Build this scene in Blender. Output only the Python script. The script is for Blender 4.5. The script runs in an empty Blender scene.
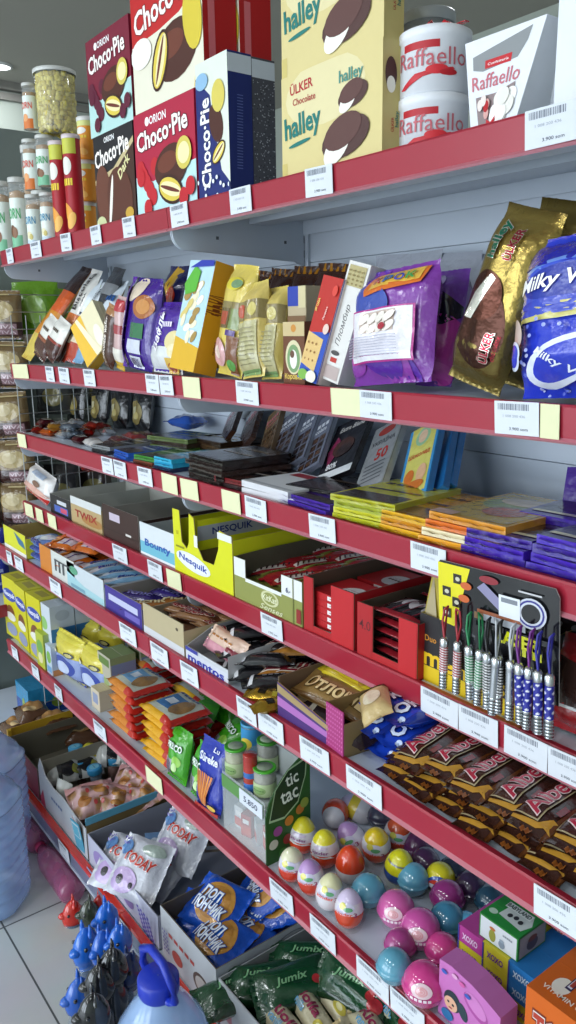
import bpy, math, random
from mathutils import Vector, Matrix, Euler

# ---------------------------------------------------------------- camera, world, light, exposure
H = 1.36                      # camera height above the floor
F = 799.4
RX = (0.60274815, -0.16970579, 0.77967597)      # rows: world axes seen in camera space
RY = (0.79779919, 0.14596544, -0.58498764)
RZ = (-0.01452996, 0.97462507, 0.22337154)
scene = bpy.context.scene
cam_data = bpy.data.cameras.new('camera')
cam = bpy.data.objects.new('camera', cam_data)
scene.collection.objects.link(cam)
cam.matrix_world = Matrix(((RX[0], RX[1], RX[2], 0), (RY[0], RY[1], RY[2], 0), (RZ[0], RZ[1], RZ[2], H), (0, 0, 0, 1)))
cam_data.sensor_fit = 'VERTICAL'
cam_data.sensor_height = 36.0
cam_data.lens = F / 1024 * 36.0
cam_data.clip_start = 0.02
scene.camera = cam
scene.view_settings.view_transform = 'Standard'
scene.view_settings.look = 'None'
scene.view_settings.gamma = 1
scene.view_settings.use_curve_mapping = False
scene.view_settings.exposure = -0.28
scene.cycles.use_denoising = True
scene.cycles.max_bounces = 8
scene.cycles.transparent_max_bounces = 24
world = bpy.data.worlds.new('shop_world'); scene.world = world
world.use_nodes = True
world.node_tree.nodes['Background'].inputs[0].default_value = (0.55, 0.65, 0.8, 1)
world.node_tree.nodes['Background'].inputs[1].default_value = 0.25
CEIL = 2.85
LAMPS = [(-4.98, 1.73)] + [(x, y) for y in (-1.3, -3.6) for x in (-3.6, -2.2, -0.8, 0.6)] + [(-1.5, 2.3)]
LAMP_W = [5, 11, 12, 13, 12, 18, 18, 18, 16, 12]
for i, (lx, ly) in enumerate(LAMPS):
    ld = bpy.data.lights.new('lamp_light', 'AREA'); ld.shape = 'DISK'; ld.size = 0.30
    ld.energy = LAMP_W[i]; ld.color = (0.90, 0.96, 1.0)
    lo = bpy.data.objects.new('lamp_light', ld); scene.collection.objects.link(lo)
    lo.location = (lx, ly, CEIL - 0.03)

for wx in (-3.95, -1.7, .55):                       # added daylight fill at unseen windows behind the camera, brightening the shelf recesses
    ld = bpy.data.lights.new('window_daylight', 'AREA'); ld.shape = 'RECTANGLE'; ld.size = 1.8; ld.size_y = 2.45
    ld.energy = 120; ld.color = (0.80, 0.90, 1.0)
    lo = bpy.data.objects.new('window_daylight', ld); scene.collection.objects.link(lo)
    lo.location = (wx, -5.15, 1.33); lo.rotation_euler = (math.radians(90), 0, 0)

# ---------------------------------------------------------------- helpers
def lin(h):
    if not isinstance(h, str): return tuple(h)
    h = h.lstrip('#'); r = []
    for k in (0, 2, 4):
        v = int(h[k:k+2], 16) / 255
        r.append(v / 12.92 if v <= 0.04045 else ((v + 0.055) / 1.055) ** 2.4)
    return tuple(r)
def mixc(a, b, t):
    a = lin(a); b = lin(b); return tuple(x + (y - x) * t for x, y in zip(a, b))
def xat(px, y, z):            # world x of pixel column px on the line (y, z)
    k = (px - 288) / F; zz = z - H
    # cam x = RX0*x + RY0*y + RZ0*z ; depth = -(RX2*x + RY2*y + RZ2*z)
    a = RX[0] + k * RX[2]; b = RY[0] * y + RZ[0] * zz + k * (RY[2] * y + RZ[2] * zz)
    return -b / a
def zat(py, x, y):
    k = -(py - 512) / F
    a = RZ[1] + k * RZ[2]; b = RX[1] * x + RY[1] * y + k * (RX[2] * x + RY[2] * y)
    return H - b / a
def depth(x, y, z): return -(RX[2] * x + RY[2] * y + RZ[2] * (z - H))
def rad(p0, p1, x, y, z): return (p1 - p0) / 2 * depth(x, y, z) / F
def ray(px, py):
    c = (px - 288, -(py - 512), -F)
    return tuple(R[0] * c[0] + R[1] * c[1] + R[2] * c[2] for R in (RX, RY, RZ))
def onz(px, py, z):
    r = ray(px, py); t = (z - H) / r[2]; return (r[0] * t, r[1] * t, z)
def ony(px, py, y):
    r = ray(px, py); t = y / r[1]; return (r[0] * t, y, H + r[2] * t)
def onx(px, py, x):
    r = ray(px, py); t = x / r[0]; return (x, r[1] * t, H + r[2] * t)

_mats = {}
def material(name, rough=0.5, metal=0.0, coat=0.0, bump=0.0, bscale=40, spec=0.5, alpha=1.0, trans=0.0, emit=0.0, vcol=True, base=None, noise=0.06):
    m = bpy.data.materials.new(name); m.use_nodes = True
    nt = m.node_tree; b = nt.nodes['Principled BSDF']
    b.inputs['Roughness'].default_value = rough; b.inputs['Metallic'].default_value = metal
    b.inputs['Coat Weight'].default_value = coat; b.inputs['Coat Roughness'].default_value = 0.12
    b.inputs['Specular IOR Level'].default_value = spec
    b.inputs['Alpha'].default_value = alpha
    b.inputs['Transmission Weight'].default_value = trans
    tc = nt.nodes.new('ShaderNodeTexCoord'); ns = nt.nodes.new('ShaderNodeTexNoise')
    ns.inputs['Scale'].default_value = bscale; ns.inputs['Detail'].default_value = 3
    nt.links.new(tc.outputs['Object'], ns.inputs['Vector'])
    if vcol:
        a = nt.nodes.new('ShaderNodeVertexColor'); a.layer_name = 'col'; src = a.outputs['Color']
    else:
        rgb = nt.nodes.new('ShaderNodeRGB'); rgb.outputs[0].default_value = (*lin(base), 1); src = rgb.outputs[0]
    if noise and trans == 0:
        mp = nt.nodes.new('ShaderNodeMapRange'); mp.inputs['To Min'].default_value = 1 - noise; mp.inputs['To Max'].default_value = 1 + noise
        mx = nt.nodes.new('ShaderNodeMix'); mx.data_type = 'RGBA'; mx.blend_type = 'MULTIPLY'; mx.inputs[0].default_value = 1.0
        nt.links.new(ns.outputs['Fac'], mp.inputs['Value']); nt.links.new(src, mx.inputs[6]); nt.links.new(mp.outputs[0], mx.inputs[7])
        src = mx.outputs[2]
    nt.links.new(src, b.inputs['Base Color'])
    if emit:
        nt.links.new(src, b.inputs['Emission Color']); b.inputs['Emission Strength'].default_value = emit
    if bump:
        bp = nt.nodes.new('ShaderNodeBump'); bp.inputs['Strength'].default_value = bump; bp.inputs['Distance'].default_value = 0.004
        nt.links.new(ns.outputs['Fac'], bp.inputs['Height']); nt.links.new(bp.outputs[0], b.inputs['Normal'])
    _mats[name] = m; return m
material('card', 0.45, spec=0.4, bscale=60, noise=0.03)
material('film', 0.22, coat=0.5, bump=0.75, bscale=55)
material('foil', 0.26, metal=0.75, bump=0.8, bscale=45)
material('plastic', 0.35, spec=0.5, bscale=20)
material('gloss', 0.12, coat=0.6, bscale=20, noise=0.02)
material('rail_plastic', 0.3, spec=0.5, bscale=20, noise=0.03)
material('paper', 0.75, spec=0.25, bscale=80, noise=0.03)
material('metal_paint', 0.38, spec=0.5, bscale=8, noise=0.04)
material('steel', 0.25, metal=1.0, bscale=30)
material('food', 0.6, bump=0.5, bscale=90, noise=0.15)
material('clear', 0.08, alpha=0.22, spec=0.8, coat=0.4)
material('clearer', 0.06, alpha=0.10, spec=0.8, coat=0.5)
material('water', 0.12, alpha=0.62, spec=0.7, coat=0.5, bump=0.6, bscale=14, noise=0.25)
material('rough_tint', 0.3, alpha=0.5, spec=0.6)

_txt = {}
def text_shape(s, bold):
    k = (s, round(bold, 3))
    if k in _txt: return _txt[k]
    cu = bpy.data.curves.new('t', 'FONT'); cu.body = s; cu.resolution_u = 2; cu.size = 1.0
    cu.offset = bold; cu.align_x = 'LEFT'
    o = bpy.data.objects.new('t', cu); scene.collection.objects.link(o)
    dg = bpy.context.evaluated_depsgraph_get()
    me = bpy.data.meshes.new_from_object(o.evaluated_get(dg))
    vs = [(v.co.x, v.co.y) for v in me.vertices]; fs = [tuple(p.vertices) for p in me.polygons]
    bpy.data.objects.remove(o); bpy.data.curves.remove(cu); bpy.data.meshes.remove(me)
    if vs:
        x0 = min(v[0] for v in vs); x1 = max(v[0] for v in vs); y0 = min(v[1] for v in vs); y1 = max(v[1] for v in vs)
    else: x0 = x1 = y0 = y1 = 0
    _txt[k] = (vs, fs, x0, x1, y0, y1); return _txt[k]

class MB:
    def __init__(s): s.v = []; s.f = []; s.c = []; s.m = []; s.sm = []; s.slots = []; s.used = {}
    def slot(s, name):
        if name not in s.slots: s.slots.append(name)
        return s.slots.index(name)
    def face(s, pts, col, mat='card', smooth=False):
        n = len(s.v); s.v.extend([tuple(p) for p in pts]); s.f.append(tuple(range(n, n + len(pts))))
        if isinstance(col, list): s.c.extend([lin(x) for x in col])
        else: s.c.extend([lin(col)] * len(pts))
        s.m.append(s.slot(mat)); s.sm.append(smooth)
    def tris(s, pts, faces, col, mat):
        n = len(s.v); s.v.extend(pts); c = lin(col); k = s.slot(mat)
        for f in faces:
            s.f.append(tuple(i + n for i in f)); s.c.extend([c] * len(f)); s.m.append(k); s.sm.append(False)
    def grid(s, fn, nu, nv, art, mat='film', smooth=True, closed_u=False):
        n = len(s.v); W = nu if closed_u else nu + 1
        for j in range(nv + 1):
            for i in range(W): s.v.append(tuple(fn(i / nu, j / nv)))
        k = s.slot(mat); call = callable(art); cc = None if call else lin(art)
        if call: ac = [[lin(art(i / nu, j / nv)) for i in range(nu + 1)] for j in range(nv + 1)]
        for j in range(nv):
            for i in range(nu):
                i2 = (i + 1) % W
                s.f.append((n + j * W + i, n + j * W + i2, n + (j + 1) * W + i2, n + (j + 1) * W + i))
                if call: s.c.extend([ac[j][i], ac[j][i + 1], ac[j + 1][i + 1], ac[j + 1][i]])
                else: s.c.extend([cc] * 4)
                s.m.append(k); s.sm.append(smooth)
    def box(s, x0, y0, z0, x1, y1, z1, col, mat='card', cols={}):
        P = lambda x, y, z: (x, y, z)
        Fs = {'F': [P(x0, y0, z0), P(x1, y0, z0), P(x1, y0, z1), P(x0, y0, z1)], 'B': [P(x1, y1, z0), P(x0, y1, z0), P(x0, y1, z1), P(x1, y1, z1)],
              'R': [P(x1, y0, z0), P(x1, y1, z0), P(x1, y1, z1), P(x1, y0, z1)], 'L': [P(x0, y1, z0), P(x0, y0, z0), P(x0, y0, z1), P(x0, y1, z1)],
              'T': [P(x0, y0, z1), P(x1, y0, z1), P(x1, y1, z1), P(x0, y1, z1)], 'D': [P(x0, y1, z0), P(x1, y1, z0), P(x1, y0, z0), P(x0, y0, z0)]}
        for k, q in Fs.items(): s.face(q, cols.get(k, col), mat)
    def lathe(s, prof, n=24, mat='plastic', col='#ffffff', cx=0, cy=0, smooth=True, sx=1, sy=1, art=None):
        # prof: list of (r, z[, colour])
        base = len(s.v); k = s.slot(mat)
        for q in prof:
            for i in range(n):
                a = 2 * math.pi * i / n; s.v.append((cx + q[0] * math.cos(a) * sx, cy + q[0] * math.sin(a) * sy, q[1]))
        for j in range(len(prof) - 1):
            c = lin(prof[j][2]) if len(prof[j]) > 2 else lin(col)
            for i in range(n):
                i2 = (i + 1) % n
                s.f.append((base + j * n + i, base + j * n + i2, base + (j + 1) * n + i2, base + (j + 1) * n + i))
                s.c.extend([c] * 4); s.m.append(k); s.sm.append(smooth)
    def tube(s, pts, r, col, mat='plastic', n=8, taper=None):
        pts = [Vector(p) for p in pts]; base = len(s.v); k = s.slot(mat); c = lin(col); up = Vector((0.13, 0.31, 1)).normalized()
        for i, p in enumerate(pts):
            d = (pts[min(i + 1, len(pts) - 1)] - pts[max(i - 1, 0)]).normalized()
            a = d.cross(up); a = a.normalized() if a.length > 1e-4 else Vector((1, 0, 0)); b = d.cross(a)
            rr = r if taper is None else r * taper[i]
            for q in range(n):
                t = 2 * math.pi * q / n; s.v.append(tuple(p + a * math.cos(t) * rr + b * math.sin(t) * rr))
        for i in range(len(pts) - 1):
            for q in range(n):
                q2 = (q + 1) % n
                s.f.append((base + i * n + q, base + i * n + q2, base + (i + 1) * n + q2, base + (i + 1) * n + q)); s.c.extend([c] * 4); s.m.append(k); s.sm.append(True)
        for e in (0, len(pts) - 1):
            s.f.append(tuple(base + e * n + q for q in range(n))); s.c.extend([c] * n); s.m.append(k); s.sm.append(False)
    def blob(s, c, r, col, mat='food', n=8, jit=0.0, rng=None, scale=(1, 1, 1)):
        base = len(s.v); k = s.slot(mat); cl = lin(col); m = max(3, n // 2)
        for j in range(m + 1):
            th = math.pi * j / m
            for i in range(n):
                ph = 2 * math.pi * i / n; q = r * (1 + (rng.uniform(-jit, jit) if rng and 0 < j < m else 0))
                s.v.append((c[0] + q * math.sin(th) * math.cos(ph) * scale[0], c[1] + q * math.sin(th) * math.sin(ph) * scale[1], c[2] + q * math.cos(th) * scale[2]))
        for j in range(m):
            for i in range(n):
                i2 = (i + 1) % n
                s.f.append((base + j * n + i, base + (j + 1) * n + i, base + (j + 1) * n + i2, base + j * n + i2)); s.c.extend([cl] * 4); s.m.append(k); s.sm.append(True)
    def build(s, name, parent=None):
        me = bpy.data.meshes.new(name); me.from_pydata(s.v, [], s.f)
        for q in s.slots: me.materials.append(_mats[q])
        me.polygons.foreach_set('material_index', s.m); me.polygons.foreach_set('use_smooth', s.sm)
        at = me.color_attributes.new('col', 'FLOAT_COLOR', 'CORNER')
        flat = []
        for c in s.c: flat.extend((c[0], c[1], c[2], 1.0))
        at.data.foreach_set('color', flat); me.update()
        o = bpy.data.objects.new(name, me); scene.collection.objects.link(o)
        if parent is not None: o.parent = parent
        return o

class Canvas:
    """prints flat shapes and lettering onto a surface: fmap(u, v, lift) -> point"""
    def __init__(s, mb, fmap, W, Hh, mat='card', step=0.0002, lift=0.0003, flat=True):
        s.mb = mb; s.fm = fmap; s.W = W; s.H = Hh; s.mat = mat; s.step = step; s.l = lift; s.flat = flat
    def p(s, u, v): return s.fm(min(max(u, 0), s.W), min(max(v, 0), s.H), s.l)
    def rect(s, x0, y0, x1, y1, col, mat=None):
        x0, x1 = x0 * s.W, x1 * s.W; y0, y1 = y0 * s.H, y1 * s.H
        n = 1 if s.flat else 16
        s.mb.grid(lambda a, b: s.p(x0 + (x1 - x0) * a, y0 + (y1 - y0) * b), n, n, col, mat or s.mat, not s.flat); s.l += s.step; return s
    def ell(s, cx, cy, rx, ry, col, rot=0, mat=None, n=20, a0=0, a1=360):
        cx *= s.W; cy *= s.H; ry *= s.H; rx *= s.W; cr, sr = math.cos(math.radians(rot)), math.sin(math.radians(rot))
        rings = 1 if s.flat else 5; n = n if s.flat else 28
        def fn(a, b):
            t = math.radians(a0 + (a1 - a0) * a); x = rx * b * math.cos(t); y = ry * b * math.sin(t)
            return s.p(cx + x * cr - y * sr, cy + x * sr + y * cr)
        s.mb.grid(fn, n, rings, col, mat or s.mat, not s.flat); s.l += s.step; return s
    def poly(s, pts, col, mat=None):
        pts = [(a * s.W, b * s.H) for a, b in pts]
        if s.flat: s.mb.face([s.p(*q) for q in pts], col, mat or s.mat)
        else:
            cx = sum(q[0] for q in pts) / len(pts); cy = sum(q[1] for q in pts) / len(pts); n = len(pts)
            def fn(a, b):
                t = a * n; i = int(t) % n; fr = t - int(t); q = pts[i]; r = pts[(i + 1) % n]
                return s.p(cx + (q[0] + (r[0] - q[0]) * fr - cx) * b, cy + (q[1] + (r[1] - q[1]) * fr - cy) * b)
            s.mb.grid(fn, n * 3, 3, col, mat or s.mat, True)
        s.l += s.step; return s
    def text(s, t, cx, cy, w, col, h=None, rot=0, bold=0.03, shear=0, outline=None, ob=0.07, arc=0, mat=None):
        if t == '~':                                    # fine print too small to read
            for q in range(5): s.rect(cx - w / 2 + q * w / 5, cy - .035, cx - w / 2 + (q + .72) * w / 5, cy + .035, col); s.l -= s.step * .9
            return s
        # w: lettering width as a share of the canvas width (height follows unless h, a share of the canvas height, is given)
        lays = ([(outline, ob * .62)] if outline else []) + [(col, bold * .5)]
        vs0 = text_shape(t, 0.0); tw = vs0[3] - vs0[2]; th = vs0[5] - vs0[4]
        if tw <= 0: return s
        sx = w * s.W / tw; sy = sx if h is None else h * s.H / th
        mx = (vs0[2] + vs0[3]) / 2; my = (vs0[4] + vs0[5]) / 2
        cr, sr = math.cos(math.radians(rot)), math.sin(math.radians(rot))
        if not s.flat: s.l += .0009
        for cl, bd in lays:
            vs, fs = text_shape(t, bd)[:2]; out = []
            if not s.flat:                                  # split long letter strokes so they follow the curved film
                lim = max(.0035, .05 * abs(sx)) / abs(sx); vs = list(vs); q = [(f[0], f[i], f[i + 1]) for f in fs for i in range(1, len(f) - 1)]; fs = []; mids = {}
                while q:
                    f = q.pop(); e = [math.dist(vs[f[i]], vs[f[(i + 1) % 3]]) for i in range(3)]; i = e.index(max(e))
                    if e[i] <= lim or len(vs) > 4000: fs.append(f); continue
                    a, b, c_ = f[i], f[(i + 1) % 3], f[(i + 2) % 3]; k = (min(a, b), max(a, b))
                    if k not in mids: vs.append(((vs[a][0] + vs[b][0]) / 2, (vs[a][1] + vs[b][1]) / 2)); mids[k] = len(vs) - 1
                    q += [(a, mids[k], c_), (mids[k], b, c_)]
            for x, y in vs:
                x = (x - mx) + shear * (y - my); y = y - my
                x *= sx; y = y * sy + arc * (x / (w * s.W)) ** 2 * s.H
                out.append(tuple(s.p(cx * s.W + x * cr - y * sr, cy * s.H + x * sr + y * cr)))
            s.mb.tris(out, fs, cl, mat or s.mat); s.l += s.step
        if not s.flat: s.l -= .0005
        return s

def box_canvas(mb, w, d, h, face, mat='card'):
    n = mb.used.get(face, 0); mb.used[face] = n + 1; c = box_canvas0(mb, w, d, h, face, mat); c.l += n * .0005; return c
def box_canvas0(mb, w, d, h, face, mat='card'):
    if face == 'F': return Canvas(mb, lambda u, v, l: (-w / 2 + u, -d / 2 - l, v), w, h, mat)
    if face == 'B': return Canvas(mb, lambda u, v, l: (w / 2 - u, d / 2 + l, v), w, h, mat)
    if face == 'R': return Canvas(mb, lambda u, v, l: (w / 2 + l, -d / 2 + u, v), d, h, mat)
    if face == 'L': return Canvas(mb, lambda u, v, l: (-w / 2 - l, d / 2 - u, v), d, h, mat)
    if face == 'T': return Canvas(mb, lambda u, v, l: (-w / 2 + u, -d / 2 + v, h + l), w, d, mat)

_seen = {}
def tag(o, label, cat, group=None, kind=None):
    o['label'] = label; o['category'] = cat
    if group: o['group'] = group
    if kind: o['kind'] = kind
    return o
def struct(o): o['kind'] = 'structure'; return o
def empty(name, label, cat, group=None):
    o = bpy.data.objects.new(name, None); o.empty_display_size = 0.02; scene.collection.objects.link(o)
    return tag(o, label, cat, group)
def put(o, loc, rot=(0, 0, 0), s=None):
    o.location = loc; o.rotation_euler = tuple(math.radians(a) for a in rot)
    if s: o.scale = s if isinstance(s, (tuple, list)) else (s, s, s)
    return o
def dup(o, label, loc=None, rot=None, group=None, s=None):
    c = o.copy(); scene.collection.objects.link(c); c['label'] = label
    if group: c['group'] = group
    for ch in list(o.children):
        k = ch.copy(); scene.collection.objects.link(k); k.parent = c
        for g in list(ch.children):
            q = g.copy(); scene.collection.objects.link(q); q.parent = k
    if loc is not None: c.location = loc
    if rot is not None: c.rotation_euler = tuple(math.radians(a) for a in rot)
    if s: c.scale = s if isinstance(s, (tuple, list)) else (s, s, s)
    return c

# ---- package kinds ----
def carton(name, label, cat, w, d, h, col, art=None, group=None, mat='card', cols={}, bev=0.0):
    """closed carton, origin at the middle of its base, printed side towards -Y"""
    mb = MB(); mb.box(-w/2, -d/2, 0, w/2, d/2, h, col, mat, cols)
    e = '#d9d9d9'
    for fx in (-w/2, w/2):                                  # glued flap edges
        mb.box(fx - 0.0004, -d/2 + 0.001, 0.001, fx + 0.0004, -d/2 + 0.0025, h - 0.001, cols.get('E', col), mat)
    for (z0) in (h,):
        mb.box(-w/2 + 0.002, -0.0006, z0, w/2 - 0.002, 0.0006, z0 + 0.0005, cols.get('E', col), mat)
    if art: art(lambda f: box_canvas(mb, w, d, h, f, mat))
    return tag(mb.build(name), label, cat, group)

def pillow_fn(W, Hh, T, axis='u', crimp=0.06, seed=0, wob=0.03, p=0.45):
    rng = random.Random(seed); ph = [rng.uniform(0, 6.28) for _ in range(8)]
    def sh(u, v):        # thickness profile 0..1
        a = u if axis == 'u' else v; b = v if axis == 'u' else u
        ea = max(0.0, (min(a, 1 - a) - crimp) / (0.5 - crimp)); ea = min(1, ea * 2.6) ** 0.6
        eb = max(0.0, 1 - (2 * b - 1) ** 2) ** p
        r = ea * eb
        r *= 1 + wob * 2.2 * math.sin(9 * a + ph[0] + 3 * math.sin(5 * b + ph[1])) * ea + wob * 1.6 * math.sin(17 * b + 6 * a + ph[2])
        return max(r, 0.0)
    def pos(u, v, side, lift=0.0):
        a = u if axis == 'u' else v
        x = (u - 0.5) * W; z = v * Hh
        e = min(a, 1 - a)
        pin = 1 - 0.05 * math.exp(-((e - crimp) / 0.05) ** 2) + wob * 0.5 * math.sin(7 * a + ph[3])
        if axis == 'u':
            z = Hh / 2 + (z - Hh / 2) * pin
            x += wob * 0.25 * W * math.sin(4 * v + ph[4]) * (0.4 if e < crimp else 0.1)
        else:
            x = x * pin; z += wob * 0.25 * Hh * math.sin(5 * u + ph[4]) * (0.5 if e < crimp else 0.1)
        y = (T / 2) * sh(u, v) * side
        if e < crimp: y += 0.0016 * math.sin((v if axis == 'u' else u) * 6.28 * 9 + ph[5]) + wob * 0.12 * (W if axis == 'u' else Hh) * math.sin(3 * a + ph[6]) * 0.3
        return (x, y + lift * side, z)
    return pos
def pouch(name, label, cat, W, Hh, T, col, art=None, group=None, mat='film', axis='u', crimp=0.06, seed=0, wob=0.03, crimpcol=None, back=None, p=0.45, n=(18, 14), backart=None):
    """sealed film pack standing on its lower edge, printed side towards -Y; axis 'u' = seals left and right, 'v' = seals top and bottom"""
    mb = MB(); pos = pillow_fn(W, Hh, T, axis, crimp, seed, wob, p)
    cc = lin(crimpcol) if crimpcol else None; c0 = lin(col) if not callable(col) else None
    def colf(u, v):
        a = u if axis == 'u' else v
        if cc and min(a, 1 - a) < crimp: return cc
        return c0 if c0 else col(u, v)
    nu, nv = n
    mb.grid(lambda u, v: pos(u, v, -1), nu, nv, colf, mat)
    bc = lin(back) if back else None
    mb.grid(lambda u, v: pos(1 - u, v, 1), nu, nv, (lambda u, v: bc) if bc else (lambda u, v: colf(1 - u, v)), mat)
    if art: art(Canvas(mb, lambda u, v, l: pos(u / W, v / Hh, -1, l), W, Hh, mat, step=0.00045, lift=0.0011, flat=False))
    if backart: backart(Canvas(mb, lambda u, v, l: pos(1 - u / W, v / Hh, 1, l), W, Hh, mat, step=0.00045, lift=0.0011, flat=False))
    return tag(mb.build(name), label, cat, group)

def tray(name, label, w, d, h, out, ins, hf=None, cut=None, art=None, group=None, t=0.002, hb=None, mat='card', side_cut=0.0, floor=None):
    """open display carton: front wall height hf (with an optional lower notch cut=(x0, x1, height)), sides sloping from h to hf"""
    hf = h if hf is None else hf; hb = h if hb is None else hb
    mb = MB(); x0, x1, y0, y1 = -w/2, w/2, -d/2, d/2
    mb.box(x0, y0, 0, x1, y1, t, floor or ins, mat)
    co = {'F': out, 'L': out, 'R': out, 'D': out}
    # front
    segs = [(x0, x1, hf)] if not cut else [(x0, x0 + cut[0] * w, hf), (x0 + cut[0] * w, x0 + cut[1] * w, cut[2]), (x0 + cut[1] * w, x1, hf)]
    for a, b, q in segs:
        if q > 0.001: mb.box(a, y0, 0, b, y0 + t, q, ins, mat, {'F': out, 'T': ins})
    mb.box(x0 + t, y1 - t, 0, x1 - t, y1, hb, ins, mat, {'B': out})
    for sx, nm in ((x0, 'L'), (x1 - t, 'R')):      # side walls, stepping from the front height up to the full height
        k = d * (0.0 if hf >= h else 0.25)
        pts = [(y0 + t, 0), (y1, 0), (y1, h), (y0 + t + k, h), (y0 + t, min(hf, h))]
        A = [(sx, a, b) for a, b in pts]; B = [(sx + t, a, b) for a, b in pts]
        mb.face(A[::-1], out if nm == 'L' else ins, mat); mb.face(B, out if nm == 'R' else ins, mat)
        for i in range(len(pts)):
            j = (i + 1) % len(pts); mb.face([A[i], A[j], B[j], B[i]], ins, mat)
    if art: art(lambda f: box_canvas(mb, w, d, hf if f == 'F' else h, f, mat))
    return tag(mb.build(name), label, 'display box', group)
# ---------------------------------------------------------------- room
XA, XJ, XB = -2.42, -1.43, -0.36         # shelving bay ends
YB = 1.13                                # face of the back panel
def node_mat(name, build):
    m = bpy.data.materials.new(name); m.use_nodes = True; build(m.node_tree, m.node_tree.nodes['Principled BSDF']); _mats[name] = m
def tile_nodes(nt, b):
    tc = nt.nodes.new('ShaderNodeTexCoord'); mp = nt.nodes.new('ShaderNodeMapping'); br = nt.nodes.new('ShaderNodeTexBrick')
    br.offset = 0; br.squash = 1
    br.inputs['Scale'].default_value = 1.0; br.inputs['Brick Width'].default_value = 0.4; br.inputs['Row Height'].default_value = 0.4
    br.inputs['Mortar Size'].default_value = 0.0022; br.inputs['Mortar Smooth'].default_value = 0.1
    br.inputs['Color1'].default_value = (*lin('#c4c7c8'), 1); br.inputs['Color2'].default_value = (*lin('#bcc0c2'), 1); br.inputs['Mortar'].default_value = (*lin('#55585a'), 1)
    mp.inputs['Location'].default_value = (1.70, -0.424, 0)
    nt.links.new(tc.outputs['Object'], mp.inputs['Vector']); nt.links.new(mp.outputs[0], br.inputs['Vector'])
    ns = nt.nodes.new('ShaderNodeTexNoise'); ns.inputs['Scale'].default_value = 6; ns.inputs['Detail'].default_value = 6
    mx = nt.nodes.new('ShaderNodeMix'); mx.data_type = 'RGBA'; mx.blend_type = 'MULTIPLY'; mx.inputs[0].default_value = 0.25
    nt.links.new(tc.outputs['Object'], ns.inputs['Vector']); nt.links.new(br.outputs['Color'], mx.inputs[6]); nt.links.new(ns.outputs['Color'], mx.inputs[7])
    nt.links.new(mx.outputs[2], b.inputs['Base Color']); b.inputs['Roughness'].default_value = 0.3
node_mat('floor_tile', tile_nodes)
def plaster(c, rough=0.8, sc=3):
    def f(nt, b):
        tc = nt.nodes.new('ShaderNodeTexCoord'); ns = nt.nodes.new('ShaderNodeTexNoise'); ns.inputs['Scale'].default_value = sc; ns.inputs['Detail'].default_value = 5
        rp = nt.nodes.new('ShaderNodeMix'); rp.data_type = 'RGBA'
        rp.inputs[6].default_value = (*[x * 0.93 for x in lin(c)], 1); rp.inputs[7].default_value = (*lin(c), 1)
        nt.links.new(tc.outputs['Object'], ns.inputs['Vector']); nt.links.new(ns.outputs['Fac'], rp.inputs[0]); nt.links.new(rp.outputs[2], b.inputs['Base Color'])
        b.inputs['Roughness'].default_value = rough
    return f
node_mat('wall_plaster', plaster('#b9c0b6')); node_mat('ceiling_paint', plaster('#a8a49c'))
X0, X1, Y0, Y1 = -5.3, 2.2, -5.2, 3.6
def shell(name, b, mat):
    mb = MB(); mb.box(*b, '#ffffff', mat); return struct(mb.build(name))
shell('floor', (X0, Y0, -0.08, X1, Y1, 0), 'floor_tile')
shell('ceiling', (X0, Y0, CEIL, X1, Y1, CEIL + 0.08), 'ceiling_paint')
shell('wall_far', (X0 - 0.1, Y0, 0, X0, Y1, CEIL), 'wall_plaster')
shell('wall_near', (X1, Y0, 0, X1 + 0.1, Y1, CEIL), 'wall_plaster')
shell('wall_back', (X0, Y1, 0, X1, Y1 + 0.1, CEIL), 'wall_plaster')
mb = MB()                                             # unseen street wall, its three window openings added for the daylight fill
for b in ((X0, 0, X1, .10), (X0, 2.6, X1, CEIL), (X0, .10, -4.9, 2.6), (-3.0, .10, -2.6, 2.6), (-.8, .10, -.4, 2.6), (1.5, .10, X1, 2.6)):
    mb.box(b[0], Y0 - .1, b[1], b[2], Y0, b[3], '#ffffff', 'wall_plaster')
struct(mb.build('wall_aisle'))
WIN = [(-4.9, -3.0), (-2.6, -.8), (-.4, 1.5)]  # added windows, kept tall so low light reaches under the shelves
for k, (a, b) in enumerate(WIN):
    mb = MB()
    for q in (a, (a + b) / 2 - .025, b - .05): mb.box(q, Y0 - .07, .10, q + .05, Y0 - .02, 2.6, '#d8dcde', 'plastic')
    for q in (.10, 2.55): mb.box(a, Y0 - .07, q, b, Y0 - .02, q + .05, '#d8dcde', 'plastic')
    mb.box(a + .05, Y0 - .048, .15, b - .05, Y0 - .044, 2.55, '#eef4f6', 'clearer'); struct(mb.build('window_%d' % (k + 1)))
mb = MB(); mb.box(X0, Y0, CEIL - 0.045, X0 + 0.05, Y1, CEIL, '#8d8a84', 'paper'); mb.box(X0, Y0, CEIL - 0.10, X0 + 0.025, Y1, CEIL - 0.06, '#8d8a84', 'paper')
struct(mb.build('trim_1'))
material('lamp_glow', 0.5, vcol=False, base='#ffffff', emit=14.0, noise=0)
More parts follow.
